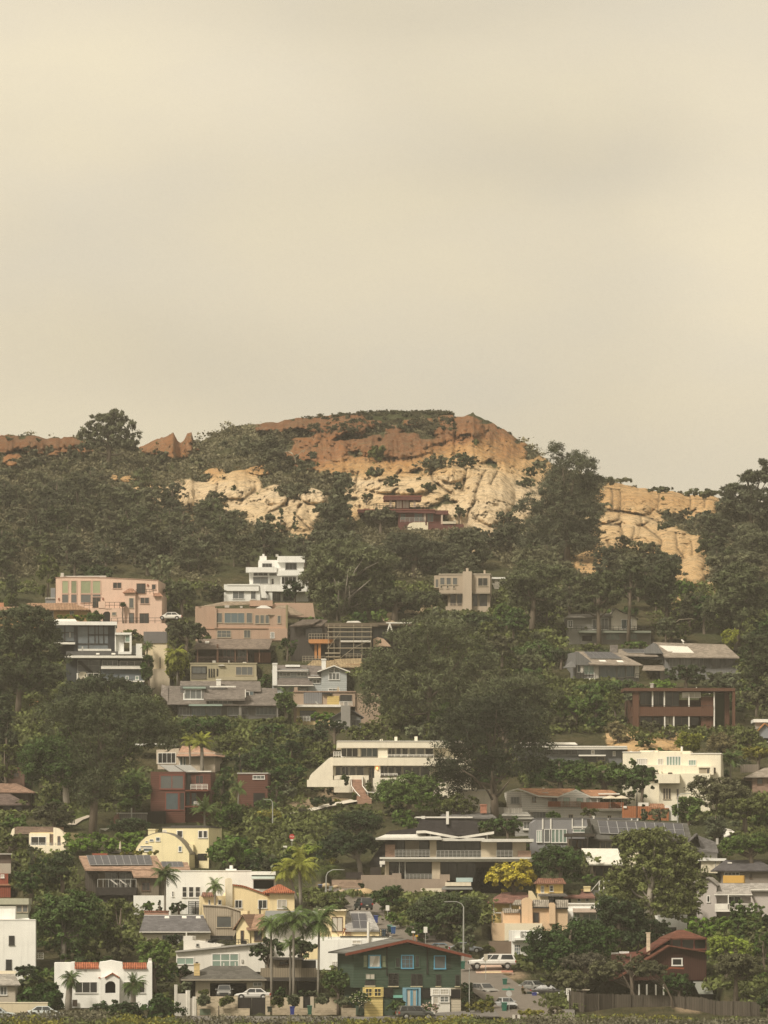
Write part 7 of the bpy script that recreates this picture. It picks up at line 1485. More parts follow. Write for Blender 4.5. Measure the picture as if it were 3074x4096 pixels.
def car(kind,view,x,y,Y,yaw,col,label,group=None,name=None,trim=None):
 st,cab,wx,wr,sp=CARS[kind]
 p=W(view,x,y,Y)
 nm=name or{'sedan':'parked_car','suv':'parked_suv','pickup':'pickup_truck'}[kind]
 e=empty(nm,p,yaw,label,{'sedan':'car','suv':'car','pickup':'truck'}[kind],group)
 pm=mat(col,'paint')
 sec=lambda s:[(s[0],-s[3]*.9,s[1]),(s[0],-s[3],s[1]+(s[2]-s[1])*.3),(s[0],-s[3],s[2]-(s[2]-s[1])*.2),(s[0],-s[3]*.86,s[2]),(s[0],s[3]*.86,s[2]),(s[0],s[3],s[2]-(s[2]-s[1])*.2),(s[0],s[3],s[1]+(s[2]-s[1])*.3),(s[0],s[3]*.9,s[1])]
 b=MB();loft(b,st,sec)
 x0,x1,z0,h0,X0,X1,z1,h1=cab
 A=[Vector(q)for q in((x0,-h0,z0),(x1,-h0,z0),(x1,h0,z0),(x0,h0,z0),(X0,-h1,z1),(X1,-h1,z1),(X1,h1,z1),(X0,h1,z1))]
 b.add(A,[(0,3,2,1),(4,5,6,7),(0,1,5,4),(1,2,6,5),(2,3,7,6),(3,0,4,7)])
 body=b.build('body',pm,e)
 bv=body.modifiers.new('soft','BEVEL');bv.width=.05;bv.segments=2;bv.limit_method='ANGLE'
 def patch(nm,m,q,s0,s1,t0,t1,off):
  P_=lambda s,t:(q[0]*(1-s)+q[1]*s)*(1-t)+(q[3]*(1-s)+q[2]*s)*t
  pts=[P_(s0,t0),P_(s1,t0),P_(s1,t1),P_(s0,t1)]
  n=Vector(off)
  MB().extrude([v+n*.022 for v in pts],-n*.05).build(nm,m,e)
 patch('windshield',GL,(A[1],A[2],A[6],A[5]),.06,.94,.1,.9,(.8,0,.5))
 patch('rear_window',GL,(A[3],A[0],A[4],A[7]),.08,.92,.15,.85,(-.9,0,.3))
 for s0,s1 in sp:
  patch('side_window',GL,(A[0],A[1],A[5],A[4]),s0,s1,.12,.86,(0,-1,.2))
  patch('side_window',GL,(A[2],A[3],A[7],A[6]),1-s1,1-s0,.12,.86,(0,1,.2))
 fx,rx=st[-1][0],st[0][0];zf=st[-2][2]-.1;zr=st[1][2]-.14;hw=st[-2][3]
 for s in(-1,1):
  MB().box(fx-.30,fx-.04,s*(hw-.30),s*(hw-.02),zf-.17,zf).build('headlight',mat((.6,.6,.56),'paint',.2),e)
  MB().box(rx-.01,rx+.14,s*(st[1][3]-.22),s*(st[1][3]+.005),zr-.22,zr+.05).build('tail_light',mat((.30,.02,.015),'paint',.3),e)
  MB().box(cab[1]-.55,cab[1]-.38,s*(h0+.06),s*(h0+.26),z0+.02,z0+.18).build('mirror',BLK if kind=='pickup' else pm,e)
  for wxx in wx:
   w=MB();c=Vector((wxx,s*(st[3][3]-.13),wr))
   def ring(r,y):return[c+Vector((r*math.cos(2*math.pi*k/20),s*y,r*math.sin(2*math.pi*k/20)))for k in range(20)]
   R_=[ring(wr*.6,.13),ring(wr*.92,.15),ring(wr,.10),ring(wr,-.08),ring(wr*.5,-.1)]
   fs=[(i*20+k,i*20+(k+1)%20,(i+1)*20+(k+1)%20,(i+1)*20+k)for i in range(4)for k in range(20)]
   w.add(sum(R_,[]),fs+[tuple(range(20))]);t=w.build('wheel',TY,e,smooth=False)
   r=MB();r.add(ring(wr*.62,.142)+ring(wr*.2,.165),[(k,(k+1)%20,20+(k+1)%20,20+k)for k in range(20)]+[tuple(range(20,40))]);r.build('rim',RIM,t)
   a=MB();c2=c+Vector((0,s*.137,.02));ar=[c2+Vector((wr*1.22*math.cos(math.pi*k/12),0,wr*1.2*math.sin(math.pi*k/12)))for k in range(13)]
   a.extrude(ar,(0,-s*.12,0));a.build('wheel_arch',BLK,e)
 MB().box(fx-.06,fx+.02,-.55,.55,st[-1][1]+.04,st[-1][2]-.02).build('grille',BLK,e)
 MB().box(fx-.2,fx+.05,-hw*.92,hw*.92,st[-2][1]+.02,st[-1][1]+.05).build('bumper',trim or BLK,e)
 MB().box(rx-.05,rx+.2,-hw*.92,hw*.92,st[1][1]+.02,st[0][1]+.05).build('bumper',trim or BLK,e)
 MB().box(rx-.03,rx+.01,-.17,.17,st[0][1]+.1,st[0][1]+.22).build('number_plate',mat((.5,.48,.42),'paint',.5),e)
 if kind=='pickup':
  for s in(-1,1):
   MB().box(-3.05,2.8,s*.995,s*1.01,.6,.74).build('sill_trim',mat((.17,.15,.13),'paint',.6),e)
   MB().box(-.86,-.84,s*.99,s*1.004,.75,1.28).build('panel_gap',BLK,e)
 w2=2.6/(VIEWS[view][2]*KS*Y)
 a=S(view,x-w2,y-w2*.6);b_=S(view,x+w2,y+8);CLEAR.append((*a,*b_,Y))
 return e
silver=(.33,.34,.34)
car('pickup','S',1966,3878,613,math.pi+.14,(.70,.69,.66),'white crew cab pickup with white bed cap, parked side on beside the green house',trim=mat((.4,.4,.39),'metal'))
car('suv','R',385,418,650,math.radians(103),(.020,.026,.032),'dark blue SUV seen from behind on the upper street')
car('suv','P',315,748,601,math.radians(-56),(.26,.25,.23),'silver beige SUV parked nose down on the street right of the green house')
car('sedan','P',612,918,590,math.radians(-74),(.40,.41,.42),'pale silver hatchback facing down the street behind a green bin')
car('sedan','P',985,690,602,math.radians(-52),(.21,.21,.20),'grey sedan parked by the mailbox under the trees')
car('sedan','P',1190,745,600,math.radians(-14),(.025,.022,.022),'black car with red tail lights half hidden under the tree on the drive')
car('suv','B',1100,1290,580.5,math.radians(14),(.075,.08,.078),'dark grey estate car with an orange red tail light in front of the green house')
car('sedan','A',305,1280,584,.0,(.42,.46,.46),'silver sedan seen side on before the plain cream garden wall')
car('sedan','A',-15,1288,584,.0,(.36,.40,.40),'silver car cut by the left edge before the cream garden wall')
car('suv','A',1492,1150,598,math.radians(-90),(.20,.20,.19),'grey SUV facing out of the open carport')
car('sedan','A',1680,1160,594,math.radians(178),(.55,.54,.52),'white car behind the black driveway gate')
car('sedan','G',1128,466,871,math.pi,(.66,.65,.61),'white car parked at the right end of the salmon pink house')
car('sedan','B',1435,850,627,.05,(.20,.22,.24),'blue grey car half hidden by shrubs above the white pickup')
car('sedan','B',1275,856,630,.0,(.10,.16,.22),'blue car just showing over the right slope of the green house roof')
def bin_(view,x,y,Y,col,label,rz=0,h=1.08,lid=None):
 p=W(view,x,y,Y);e=empty('wheelie_bin',p,rz,label,'bin','wheeled bins on the streets')
 m=mat(col,'paint',.45);b=MB();a,c=.22,.29
 b.add([(-a,-a,.06),(a,-a,.06),(a,a,.06),(-a,a,.06),(-c,-c,h*.9),(c,-c,h*.9),(c,c,h*.9),(-c,c,h*.9)],[(0,3,2,1),(4,5,6,7),(0,1,5,4),(1,2,6,5),(2,3,7,6),(3,0,4,7)])
 b.box(-c-.02,c+.02,-c-.02,c+.02,h*.86,h*.9);b.build('body',m,e)
 l=MB();l.extrude([(-c-.03,-c-.05,h*.905),(-c-.03,c+.03,h*.905),(-c-.03,c+.03,h),(-c-.03,0,h*.985),(-c-.03,-c-.05,h*.93)],(2*c+.06,0,0));l.build('lid',mat(lid or col,'paint',.4),e)
 for s in(-1,1):
  w=MB();w.tube([(s*.20,.24,.1),(s*.27,.24,.1)],.1,10);w.build('wheel',TY,e)
 MB().tube([(-.22,c+.05,h*.92),(.22,c+.05,h*.92)],.02,6).build('handle',BLK,e)
 g=MB();g.add([(-.1,-c-.001+.03,h*.5),(.1,-c+.03-.001,h*.5),(0,-c+.012,h*.66)],[(0,1,2)])
 return e
BL=(.025,.05,.20);GN=(.015,.10,.07);DB=(.02,.022,.035)
bin_('B',468,452,668,DB,'very dark blue bin beside the curved lamp on the upper street',h=1.25,lid=(.05,.09,.22))
bin_('B',540,446,669,(.22,.24,.24),'small grey bin right of the curved lamp on the upper street',h=.85)
bin_('B',838,652,643,BL,'blue bin standing above the grey shingle roof corner',h=1.1)
bin_('B',953,724,633,(.03,.09,.26),'bright blue bin with a pale lid, of the pair above the green roof',rz=.2,lid=(.16,.30,.34))
bin_('B',930,716,635,(.012,.05,.04),'dark green bin of the pair above the green roof',rz=.2,lid=(.10,.26,.20))
bin_('B',892,738,636,(.03,.07,.12),'low blue bin behind the thin iron railing',h=.9)
bin_('B',282,1262,586,(.02,.035,.20),'blue bin before the long low tan garden wall')
bin_('B',398,1262,586,(.02,.085,.05),'green bin before the long low tan garden wall',h=1.2)
bin_('B',132,1244,586.5,(.02,.03,.02),'black green bin at the right gate pier',h=.75)
bin_('P',598,628,604,GN,'green bin alone on the dry verge below the pickup',h=1.15)
bin_('P',925,805,598,(.015,.03,.025),'blackish green bin beside the blue one at the drive',h=1.15)
bin_('P',990,818,597,(.03,.04,.22),'blue bin beside the blackish one at the drive',h=1.15)
bin_('P',592,948,587,(.02,.13,.09),'green bin in front of the pale silver hatchback',h=1.15,rz=.2)
bin_('B',1415,958,612,GN,'green bin between the green house and the pickup bumper',h=1.1)
gal=mat((.42,.43,.41),'metal')
def lamp(view,base,elbow,tip,Y,label):
 f=W(view,*base,Y);el=W(view,*elbow,Y)-f;tp=W(view,*tip,Y)-f
 e=empty('street_lamp',f,0,label,'street lamp','street lamps')
 b=MB();b.tube([(0,0,-1),(0,0,.5),(el.x*.5,0,el.z*.6),tuple(el)],[.13,.12,.10,.08],8);b.build('pole',gal,e)
 d=tp-el;arm=[el,el+Vector((d.x*.12,0,d.z*.55)),el+Vector((d.x*.45,0,d.z*.95)),tp]
 b=MB();b.tube(arm,[.07,.06,.05,.05],7);b.build('arm',gal,e)
 sg=1 if d.x>0 else-1;hd=MB()
 hd.add([tuple(tp+Vector((sg*q,w,h)))for q,w,h in((-.1,-.1,.05),(-.1,.1,.05),(.5,.16,.04),(.5,-.16,.04),(-.1,-.08,-.05),(-.1,.08,-.05),(.5,.13,-.09),(.5,-.13,-.09),(.72,0,-.02))],[(0,1,2,3),(4,7,6,5),(0,4,5,1),(0,3,7,4),(1,5,6,2),(3,2,8),(7,8,6),(3,8,7),(2,6,8)])
 hd.build('lamp_head',mat((.55,.56,.54),'metal'),e)
 MB().box(-.14,.14,-.14,.14,1.2,1.5).build('access_plate',gal,e)
lamp('B',(505,500),(508,338),(600,296),664,'short street lamp with a right turned arm beside the upper street bins')
lamp('B',(1419,890),(1420,545),(1325,508),618,'tallest street lamp, its arm turned left, above the green house roof')
lamp('E',(152,900),(152,690),(120,660),721,'thin street lamp with a left turned arm beside the footpath bank')
lamp('F',(1100,775),(1101,600),(1160,577),722,'small street lamp with a right turned arm before the stucco house')
TXT=[]
def text(s,size,m,parent,loc,name='lettering'):
 cu=bpy.data.curves.new('lettering','FONT');cu.body=s;cu.size=size;cu.align_x='CENTER';cu.align_y='CENTER';cu.extrude=.004
 o=bpy.data.objects.new('lettering_source',cu);COL.objects.link(o)
 dg=bpy.context.evaluated_depsgraph_get();me=bpy.data.meshes.new_from_object(o.evaluated_get(dg));COL.objects.unlink(o);bpy.data.objects.remove(o)
 me.materials.clear();me.materials.append(m);t=bpy.data.objects.new(name,me);COL.objects.link(t);t.parent=parent
 t.location=loc;t.rotation_euler=(math.radians(90),0,0)
 return t
def sign(view,x,ytop,ybase,Y,w,h,col,label,shape='rect',rz=0,name='road_sign',postw=.035):
 f=W(view,x,ybase,Y);t=W(view,x,ytop,Y)-f;e=empty(name,f,rz,label,'sign')
 MB().box(-postw,postw,-postw,postw,-.6,t.z-.03).build('post',gal,e)
 p=MB()
 if shape=='oct':
  r=w/2/math.cos(math.pi/8);p.extrude([(r*math.cos(math.pi/8+k*math.pi/4),-.06,t.z-w/2+r*math.sin(math.pi/8+k*math.pi/4))for k in range(8)],(0,.02,0))
 else:p.box(-w/2,w/2,-.06,-.04,t.z-h,t.z)
 pl=p.build('plate',mat(col,'paint',.5),e)
 return e,t.z
wp=(.68,.67,.63);ink=mat((.02,.02,.02),'paint',.6);red_=(.42,.035,.03)
e,z=sign('P',1443,640,925,592,.61,.86,wp,'white speed limit 20 sign with a small plate below, in front of the wooden fence',postw=.03)
text('SPEED',.14,ink,e,(0,-.066,z-.12));text('LIMIT',.14,ink,e,(0,-.066,z-.27));text('20',.46,ink,e,(0,-.066,z-.58))
MB().box(-.17,.17,-.06,-.04,z-1.55,z-.9).build('plate',mat((.6,.58,.53),'paint',.5),e)
e,z=sign('Q',198,112,520,702,.76,.76,red_,'red octagonal stop sign at the junction above the yellow green shrubs','oct')
text('STOP',.27,mat((.7,.68,.64),'paint',.5),e,(0,-.066,z-.38));MB().box(-.2,.2,-.07,-.05,z-1.0,z-.78).build('plate',mat(wp,'paint',.5),e)
e,z=sign('P',655,672,950,586,.74,.74,(.40,.40,.39),'grey back of an octagonal stop sign below a green street name blade','oct')
MB().box(-.85,.62,-.03,.0,z+.05,z+.25).build('street_blade',mat((.02,.20,.15),'paint',.5),e);MB().box(-.04,.04,-.55,.5,z+.27,z+.47).build('street_blade',mat((.02,.20,.15),'paint',.5),e)
sign('R',888,318,480,646,.5,.72,wp,'white rectangular sign beside the green bush on the upper street')
sign('B',1167,676,775,628,.5,.8,wp,'pale sign in front of the very large dark tree')
sign('P',345,185,470,607,.5,.85,(.46,.42,.34),'back of a tan sign on a thin pole in front of the white pickup')
sign('B',235,138,172,703,.6,.8,wp,'low white sign left of the stop sign')
e,z=sign('P',750,992,1075,577,.95,.5,(.50,.48,.43),'low pale sign board with a dark centre strip in the foreground brush')
MB().box(-.12,.12,-.075,-.062,z-.48,z-.02).build('centre_strip',mat((.08,.06,.05),'flat'),e)
def mailbox(view,x,y,yb,Y,col,label,w=.28):
 f=W(view,x,yb,Y);t=W(view,x,y,Y)-f;e=empty('mailbox',f,0,label,'mailbox')
 MB().box(-.06,.06,-.05,.05,-.4,t.z-.2).build('post',mat((.25,.13,.07),'wood'),e)
 b=MB();b.extrude([(w*math.cos(a)*.5 if k else 0,-.3,0)for k,a in[]]or[(-w/2-.12,-.12,t.z-.25),(w/2+.12,-.12,t.z-.25),(w/2+.12,-.12,t.z-.05),(w/2+.05,-.12,t.z),(-w/2-.05,-.12,t.z),(-w/2-.12,-.12,t.z-.05)],(0,.24,0));b.build('box',mat(col,'paint',.5),e)
 MB().box(w/2+.125,w/2+.14,-.1,.06,t.z-.18,t.z-.02).build('flag',mat((.3,.05,.03),'paint',.5),e)
mailbox('R',1422,852,1000,629,wp,'white mailbox on a post above the green house ridge',.25)
mailbox('R',1490,932,1010,628,(.55,.33,.03),'yellow mailbox right of the white one above the green roof',.1)
mailbox('P',836,575,705,601,(.12,.12,.11),'dark mailbox on a braced wooden post beside the grey sedan',.3)
def pole(view,x,y0,y1,Y,label,r=.07,m=None):
 f=W(view,x,y1,Y);t=W(view,x,y0,Y)-f;e=empty('utility_pole',f,0,label,'pole')
 b=MB();b.tube([(0,0,-1),(0,0,t.z*.5),(0,0,t.z)],[r*1.2,r,r*.8],7);b.build('shaft',m or gal,e);MB().lathe((0,0,t.z),[(r*1.2,0),(r*1.2,.12),(r*.3,.2)],7).build('cap',m or gal,e)
pole('B',1458,960,1255,584,'thin bare metal pole right of the green house',.06)
pole('F',848,545,735,728,'thin dark pole left of the end of the orange fence',.07,iron)
pole('A',1455,1210,1262,586,'short dark garden lamp post before the planted terrace',.06,iron)
def fence(name,view,top,base,label,m,Y=None,bw=.16):
 pts=[]
 for(x,yt),(x2,yb)in zip(top,base):
  YY=ground_Y(view,x2,yb)if Y is None else Y
  f=W(view,x2,yb,YY);t=W(view,x2,yt,YY);pts.append((f,t.z))
 o=pts[0][0].copy();e=empty(name,o,0,label,'fence');rng=random.Random(4)
 b=MB()
 for(f,tz),(g,uz)in zip(pts[:-1],pts[1:]):
  L_=(g-f).length;n=max(2,int(L_/bw));d=(g-f)/n;side=Vector((-d.y,d.x,0)).normalized()*.012
  for i in range(n):
   a=f+d*i-o;c=a+d*.93;z=tz+(uz-tz)*i/n-o.z+rng.uniform(-.06,.06);j=side*rng.uniform(-1,1)
   b.extrude([a+j+Vector((0,0,-1.2)),c+j+Vector((0,0,-1.2)),Vector((c.x+j.x,c.y+j.y,z)),Vector((a.x+j.x,a.y+j.y,z+rng.uniform(-.03,.03)))],(side.normalized()*.025))
  for i in range(0,n,14):
   a=f+d*i-o;z=tz+(uz-tz)*i/n-o.z;MB().box(a.x-.06,a.x+.06,a.y-.16,a.y-.05,a.z-1,z+.05).build('post',m,e)
 b.build('boards',m,e)
fence('wooden_fence','C',[(430,1022),(520,1042),(700,1046),(880,1050),(1040,1056),(1250,1066),(1330,1088),(1610,1094)],[(430,1150),(520,1152),(700,1128),(880,1124),(1040,1128),(1250,1148),(1330,1170),(1610,1188)],'long weathered grey board fence along the lower right',mat((.09,.076,.060),'fence'))
fence('wooden_fence','F',[(-60,664),(60,668),(140,670)],[(-60,690),(60,696),(140,700)],'short pale fence left of the white bungalow',mat((.4,.38,.34),'fence'),Y=729)
def parasol(view,x,ytop,ybase,Y,wpx,label,closed=False,col=(.55,.49,.39)):
 f=W(view,x,ybase,Y);t=W(view,x,ytop,Y)-f;k=VIEWS[view][2]*KS*Y;e=empty('parasol',f,0,label,'parasol')
 MB().tube([(0,0,0),(0,0,t.z)],.03,6).build('pole',wtrim,e);r=wpx*k/2
 c=MB()
 if closed:c.lathe((0,0,0),[(.06,t.z*.22),(r,t.z*.3),(r*.8,t.z*.6),(.07,t.z*.94),(.02,t.z)],8)
 else:c.lathe((0,0,0),[(r,t.z-r*.42),(r*.98,t.z-r*.36),(r*.5,t.z-r*.12),(.05,t.z)],8)
 c.build('canopy',mat(col,'cloth'),e);MB().lathe((0,0,0),[(.3,0),(.3,.08),(.05,.12)],10).build('base',BLK,e)
parasol('A',586,106,165,703,22,'left closed cream parasol on the terrace by the round vault',True)
parasol('A',800,108,182,701,18,'right closed cream parasol on the terrace by the round vault',True)
parasol('F',683,590,668,733.4,96,'left open cream parasol over the rust red deck');parasol('F',752,590,668,733.0,96,'right open cream parasol over the rust red deck')
parasol('I',1216,846,900,812,22,'left closed white parasol in the garden above the rust house',True,(.6,.57,.48));parasol('I',1297,864,900,811,12,'right and smaller closed white parasol above the rust house',True,(.6,.57,.48))
def chair(view,x,y,Y,rz,col,label,group,tilt=.6,s=1.0,name='deck_chair'):
 p=W(view,x,y,Y);e=empty(name,p,rz,label,'chair',group);m=mat(col,'wood')
 MB().extrude([(-.3,-.35,.36),(-.3,.3,.30),(-.3,.3,.26),(-.3,-.35,.32)],(.6,0,0)).build('seat',m,e)
 MB().extrude([(-.3,.25,.28),(-.3,.25+tilt,1.05*s),(-.3,.30+tilt,1.02*s),(-.3,.30,.25)],(.6,0,0)).build('backrest',m,e)
 for a in(-.29,.25):
  for b in(-.32,.24):MB().box(a,a+.045,b,b+.045,0,.33).build('leg',m,e)
 for a in(-.34,.28):MB().box(a,a+.07,-.35,.45,.52,.56).build('armrest',m,e);
lou='white loungers on the deck of the dark brown house'
chair('A',795,412,669.2,math.radians(75),(.6,.58,.54),'left white deck lounger of the dark brown solar house',lou,1.0);chair('A',855,412,669.0,math.radians(75),(.6,.58,.54),'right white deck lounger of the dark brown solar house',lou,1.0)
chair('B',605,737,623.6,math.radians(-80),(.26,.10,.055),'left red wooden chair on the white roof deck','red roof deck chairs',.35,name='garden_chair');chair('B',655,737,623.6,math.radians(80),(.26,.10,.055),'right red wooden chair on the white roof deck','red roof deck chairs',.35,name='garden_chair')
H=House('shade_sail','A',(710,40),718,0,'small white triangular shade sail in the dark trees','awning')
H.part('cloth',mat((.62,.60,.55),'cloth'),('s',[(664,24,-1),(700,36,.2),(756,6,1.5),(715,20,1)],.04));H.part('post',gal,('t',[(664,60,-1),(664,24,-1)],.05),('t',[(756,50,1.5),(756,6,1.5)],.05))
H=House('garden_wall','A',(1040,600),646,0,'low wall of mottled red tiles at the foot of the tall palm','wall')
H.wall(mat((.34,.20,.15),'brick'),('b',960,574,1122,606,0,.3,1));H.part('coping',mat((.30,.14,.10),'tile'),('b',958,568,1124,576,-.1,.4))
H=House('garden_wall','C',(0,920),611,0,'low cream kerb wall with a pink top edge below the white pickup','wall')
H.wall(mat((.62,.53,.34)),('p',[(-115,912),(-85,905),(80,905),(80,935),(-70,940)],0,.3));H.part('coping',mat((.55,.27,.20),'flat'),('b',10,900,82,910,-.05,.35));H.part('pier',mat((.48,.36,.30),'brick'),('b',60,912,84,950,-.1,.4,.5))
H=House('retaining_wall','B',(650,385),680,.05,'low brown retaining wall with boulders along the upper drive','wall')
H.wall(mat((.30,.22,.17),'brick'),('b',545,364,748,396,0,.4,1))
def boulder(view,x,y,Y,r,col,label,seed,sq=.7):
 rng=np.random.RandomState(seed);bm_v=[];n,mm=9,14;f=W(view,x,y,Y)
 vs=[];fs=[]
 for i in range(n):
  ph=math.pi*i/(n-1)
  for k in range(mm):
   th=2*math.pi*k/mm;q=r*(.85+.3*float(_vn(np.array([math.cos(th)*1.5+seed]),np.array([ph*1.6+math.sin(th)]),seed)[0]))
   vs.append((q*math.sin(ph)*math.cos(th)*1.2,q*math.sin(ph)*math.sin(th),q*math.cos(ph)*sq+r*sq*.5))
 for i in range(n-1):
  for k in range(mm):fs.append((i*mm+k,(i+1)*mm+k,(i+1)*mm+(k+1)%mm,i*mm+(k+1)%mm))
 tag(MB().add(vs,fs).build('boulder',mat(col,'concrete'),None,f,smooth=True),label,'boulder','garden boulders by the upper street')
for i,(x,y,r,c,lb)in enumerate([(505,412,.55,(.42,.34,.22),'pale boulder right of the curved lamp foot'),(570,418,.4,(.40,.31,.2),'small tan boulder beside the grey bin'),(760,480,1.2,(.42,.31,.18),'large golden boulder behind the cactus'),(690,460,.7,(.44,.33,.2),'golden boulder left of the cactus'),(610,452,.5,(.38,.3,.22),'tan boulder in the middle of the rock garden')]):
 boulder('B',x,y,ground_Y('B',x,y),r,c,lb,i+2)
def snag(view,segs,Y,label,r=.16):
 f=W(view,*segs[0][0],Y);e=empty('dead_tree',f,0,label,'tree');b=MB()
 for i,sg in enumerate(segs):
  b.tube([W(view,x,y,Y+(j*.5 if i%2 else-j*.4))-f for j,(x,y)in enumerate(sg)],[r*(1-.25*j)*(1 if i==0 else.6)for j in range(len(sg))],6)
 b.build('trunk',mat((.33,.29,.22),'bark'),e)
snag('K',[[(305,415),(300,385),(285,360)],[(285,360),(255,340),(230,345)],[(300,385),(320,365),(355,335)],[(285,360),(275,345),(262,352)],[(355,350),(368,325)]],1008,'pale bare snag with spread branches on the red slope')
snag('K',[[(1372,430),(1382,400),(1398,372)],[(1382,400),(1368,385),(1360,370)],[(1390,388),(1405,378)]],1016,'small pale bare snag on the gold cliff')
snag('I',[[(1060,500),(1075,460),(1110,430)],[(1075,460),(1150,455),(1180,440)],[(1110,430),(1180,425),(1205,428)]],862,'pale leaning dead branches behind the long grey shingle house',.09)
def blossoms(box,view,Y,col,n,seed,parent):
 rng=np.random.RandomState(seed);b=MB();x0,y0,x1,y1=box;o=parent.matrix_basis.translation
 for i in range(n):
  a=rng.rand()*6.28;q=math.sqrt(rng.rand())*.95;x=(x0+x1)/2+math.cos(a)*q*(x1-x0)/2;y=(y0+y1)/2+math.sin(a)*q*(y1-y0)/2
  k=VIEWS[view][2]*KS*Y;p=W(view,x,y,Y-math.sqrt(max(.05,1-q*q))*(x1-x0)*k*.5)-o;r=rng.uniform(.05,.11)
  b.lathe(p,[(r*.3,-r*.4),(r,0),(r*.4,r*.4)],6)
 b.build('blossom',mat(col,'flat'),parent)['kind']='stuff'
for o in[o for o in bpy.data.objects if o.get('label','').startswith('round bush with pink')]:blossoms((1130,1175,1260,1255),'B',583,(.62,.46,.42),90,1,o)
for o in[o for o in bpy.data.objects if o.get('label','').startswith('flowering green bush')]:blossoms((655,1095,812,1225),'B',585.5,(.60,.55,.42),55,2,o)
def scr(p):
 return p.x/(KS*p.y)+CX,HY-(p.z-CZ)/(KS*p.y)
CLEAR+=[(*S('B',235,40),*S('B',315,160),704),(*S('E',100,640),*S('E',170,900),722),(*S('C',430,1015),*S('C',1610,1190),600),(*S('C',-130,905),*S('C',330,1160),640),(*S('B',1400,960),*S('B',1660,1150),640),(*S('B',350,330),*S('B',760,450),720),(*S('B',690,480),*S('B',1000,740),660),(*S('E',370,560),*S('E',840,770),760),(*S('D',470,710),*S('D',610,850),745),(*S('B',380,235),*S('B',640,350),712),(*S('A',0,1170),*S('A',420,1275),590),(*S('B',960,1195),*S('B',1150,1262),590)]
def ok(p,w,h):
 """keeps loose plants off house fronts, streets and lawns"""
 sx,sy=scr(p);hw=w/2/(KS*p.y);hh=h/(KS*p.y)
 a=(sx-hw,sy-hh,sx+hw,sy)
 for b in BLD:
  s=b.sb
  if s[0]>1e8:continue
  if p.y>b.Y+9 and p.y<b.Y+40:
   pass
  if p.y<=b.Y+10 and a[2]>s[0]+2 and a[0]<s[2]-2 and a[3]>s[1]and a[1]<s[3]-6:return False
  loc=p-b.O;u=loc.dot(b.uh);v=loc.dot(b.vh)
  if b.fp[0]-w/2<u<b.fp[1]+w/2 and b.fp[2]-w/2<v<b.fp[3]+w/2:return False
 for c in CLEAR:
  if p.y<=c[4]and a[2]>c[0]and a[0]<c[2]and a[3]>c[1]and a[1]<c[3]:return False
 return True
rng=np.random.RandomState(77)
def proto(kind,col,n,w,h,seed,style='leaf',leaf=.3):
 r=np.random.RandomState(seed);L=auto_lobes(w,h,w*.9,kind,r)
 q,t=crown_co(L,n,leaf,.62 if style=='leaf' else.36,r,.32,style)
 q[:,2]+=h/2;q[:,2]=np.maximum(q[:,2],-.3)
 return leaves_mesh('foliage',q,t,foliage(GREENS[col],.55,GREENS['dry'],.22))
Pg=np.stack([PX[6:],PY[6:],PZ[6:]],-1);SXg,SYg,RK,SO,LW=SX,SY,rockm[6:],soil[6:],lawn[6:]
inside=(SXg>-60)&(SXg<3134)
def pick(mask,n):
 idx=np.argwhere(mask&inside);w=None
 return[tuple(i)for i in idx[rng.choice(len(idx),min(n,len(idx)),replace=False)]]
def place(me,nm,p,s,rz,label,cat,group,sz=1.0):
 o=bpy.data.objects.new(nm,me);COL.objects.link(o);o.location=p;o.scale=(s,s,s*sz);o.rotation_euler.z=rz
 return tag(o,label,cat,group)
chap=[proto('mound',c,800,3.2,1.9,200+i,leaf=.22)for i,c in enumerate(['scrub','ridge','ridge2','scrub','wood','ridge'])]
cnt=0
for i,j in pick((SYg<2140)&(RK<.55),2200):
 if cnt>=230:break
 p=Vector(Pg[i,j]);s=rng.uniform(.7,2.0)if SYg[i,j]>sky[j]+70 else rng.uniform(.4,.7)
 if not ok(p,3*s,2*s):continue
 place(chap[cnt%6],'scrub_bush',p-Vector((0,0,.2)),s,rng.rand()*6.28,'low rounded chaparral bush on the open upper hillside','bush','chaparral bushes on the upper hillside',rng.uniform(.8,1.25));cnt+=1
for k in range(140):
 sx=rng.choice([rng.uniform(1240,1830),rng.uniform(800,1240),rng.uniform(1900,2200),rng.uniform(2350,2800)],p=[.72,.06,.10,.12]);j=int(np.argmin(abs(sx_cols-sx)));p=Vector(Pg[rng.randint(0,3),j])
 place(chap[(0,1,3)[k%3]],'crest_bush',p-Vector((0,0,.45)),rng.uniform(.35,.8),rng.rand()*6.28,'small dark bush in the fringe along the ridge against the sky','bush','fringe of bushes along the ridge',.8)
for k in range(130):
 sx=rng.uniform(1245,1830);j=int(np.argmin(abs(sx_cols-sx)));p=Vector(Pg[int(rng.uniform(2,18)),j])
 place(chap[k%6],'crest_bush',p-Vector((0,0,.25)),rng.uniform(.5,1.0),rng.rand()*6.28,'bush of the grey green scrub cap on the summit','bush','scrub cap of the summit',.8)
tuft=[proto('mound',c,130,1.4,.9,300+i,leaf=.22)for i,c in enumerate(['wood','olive','dark'])]
cnt=0
for i,j in pick((SYg<2200)&(RK>.8),400):
 if cnt>=25:break
 p=Vector(Pg[i,j])
 if not ok(p,2,1):continue
 place(tuft[cnt%3],'cliff_tuft',p,rng.uniform(.5,1.5),rng.rand()*6.28,'small tuft growing out of the bare sandstone cliffs','bush','tufts on the bare cliffs');cnt+=1
tb_=MB();tb_.tube([(0,0,-1.5),(.1,0,3),(-.1,.1,6)],[.3,.24,.12],6);tme=tb_.build('trunk',BARK,None);tmesh=tme.data;bpy.data.objects.remove(tme)
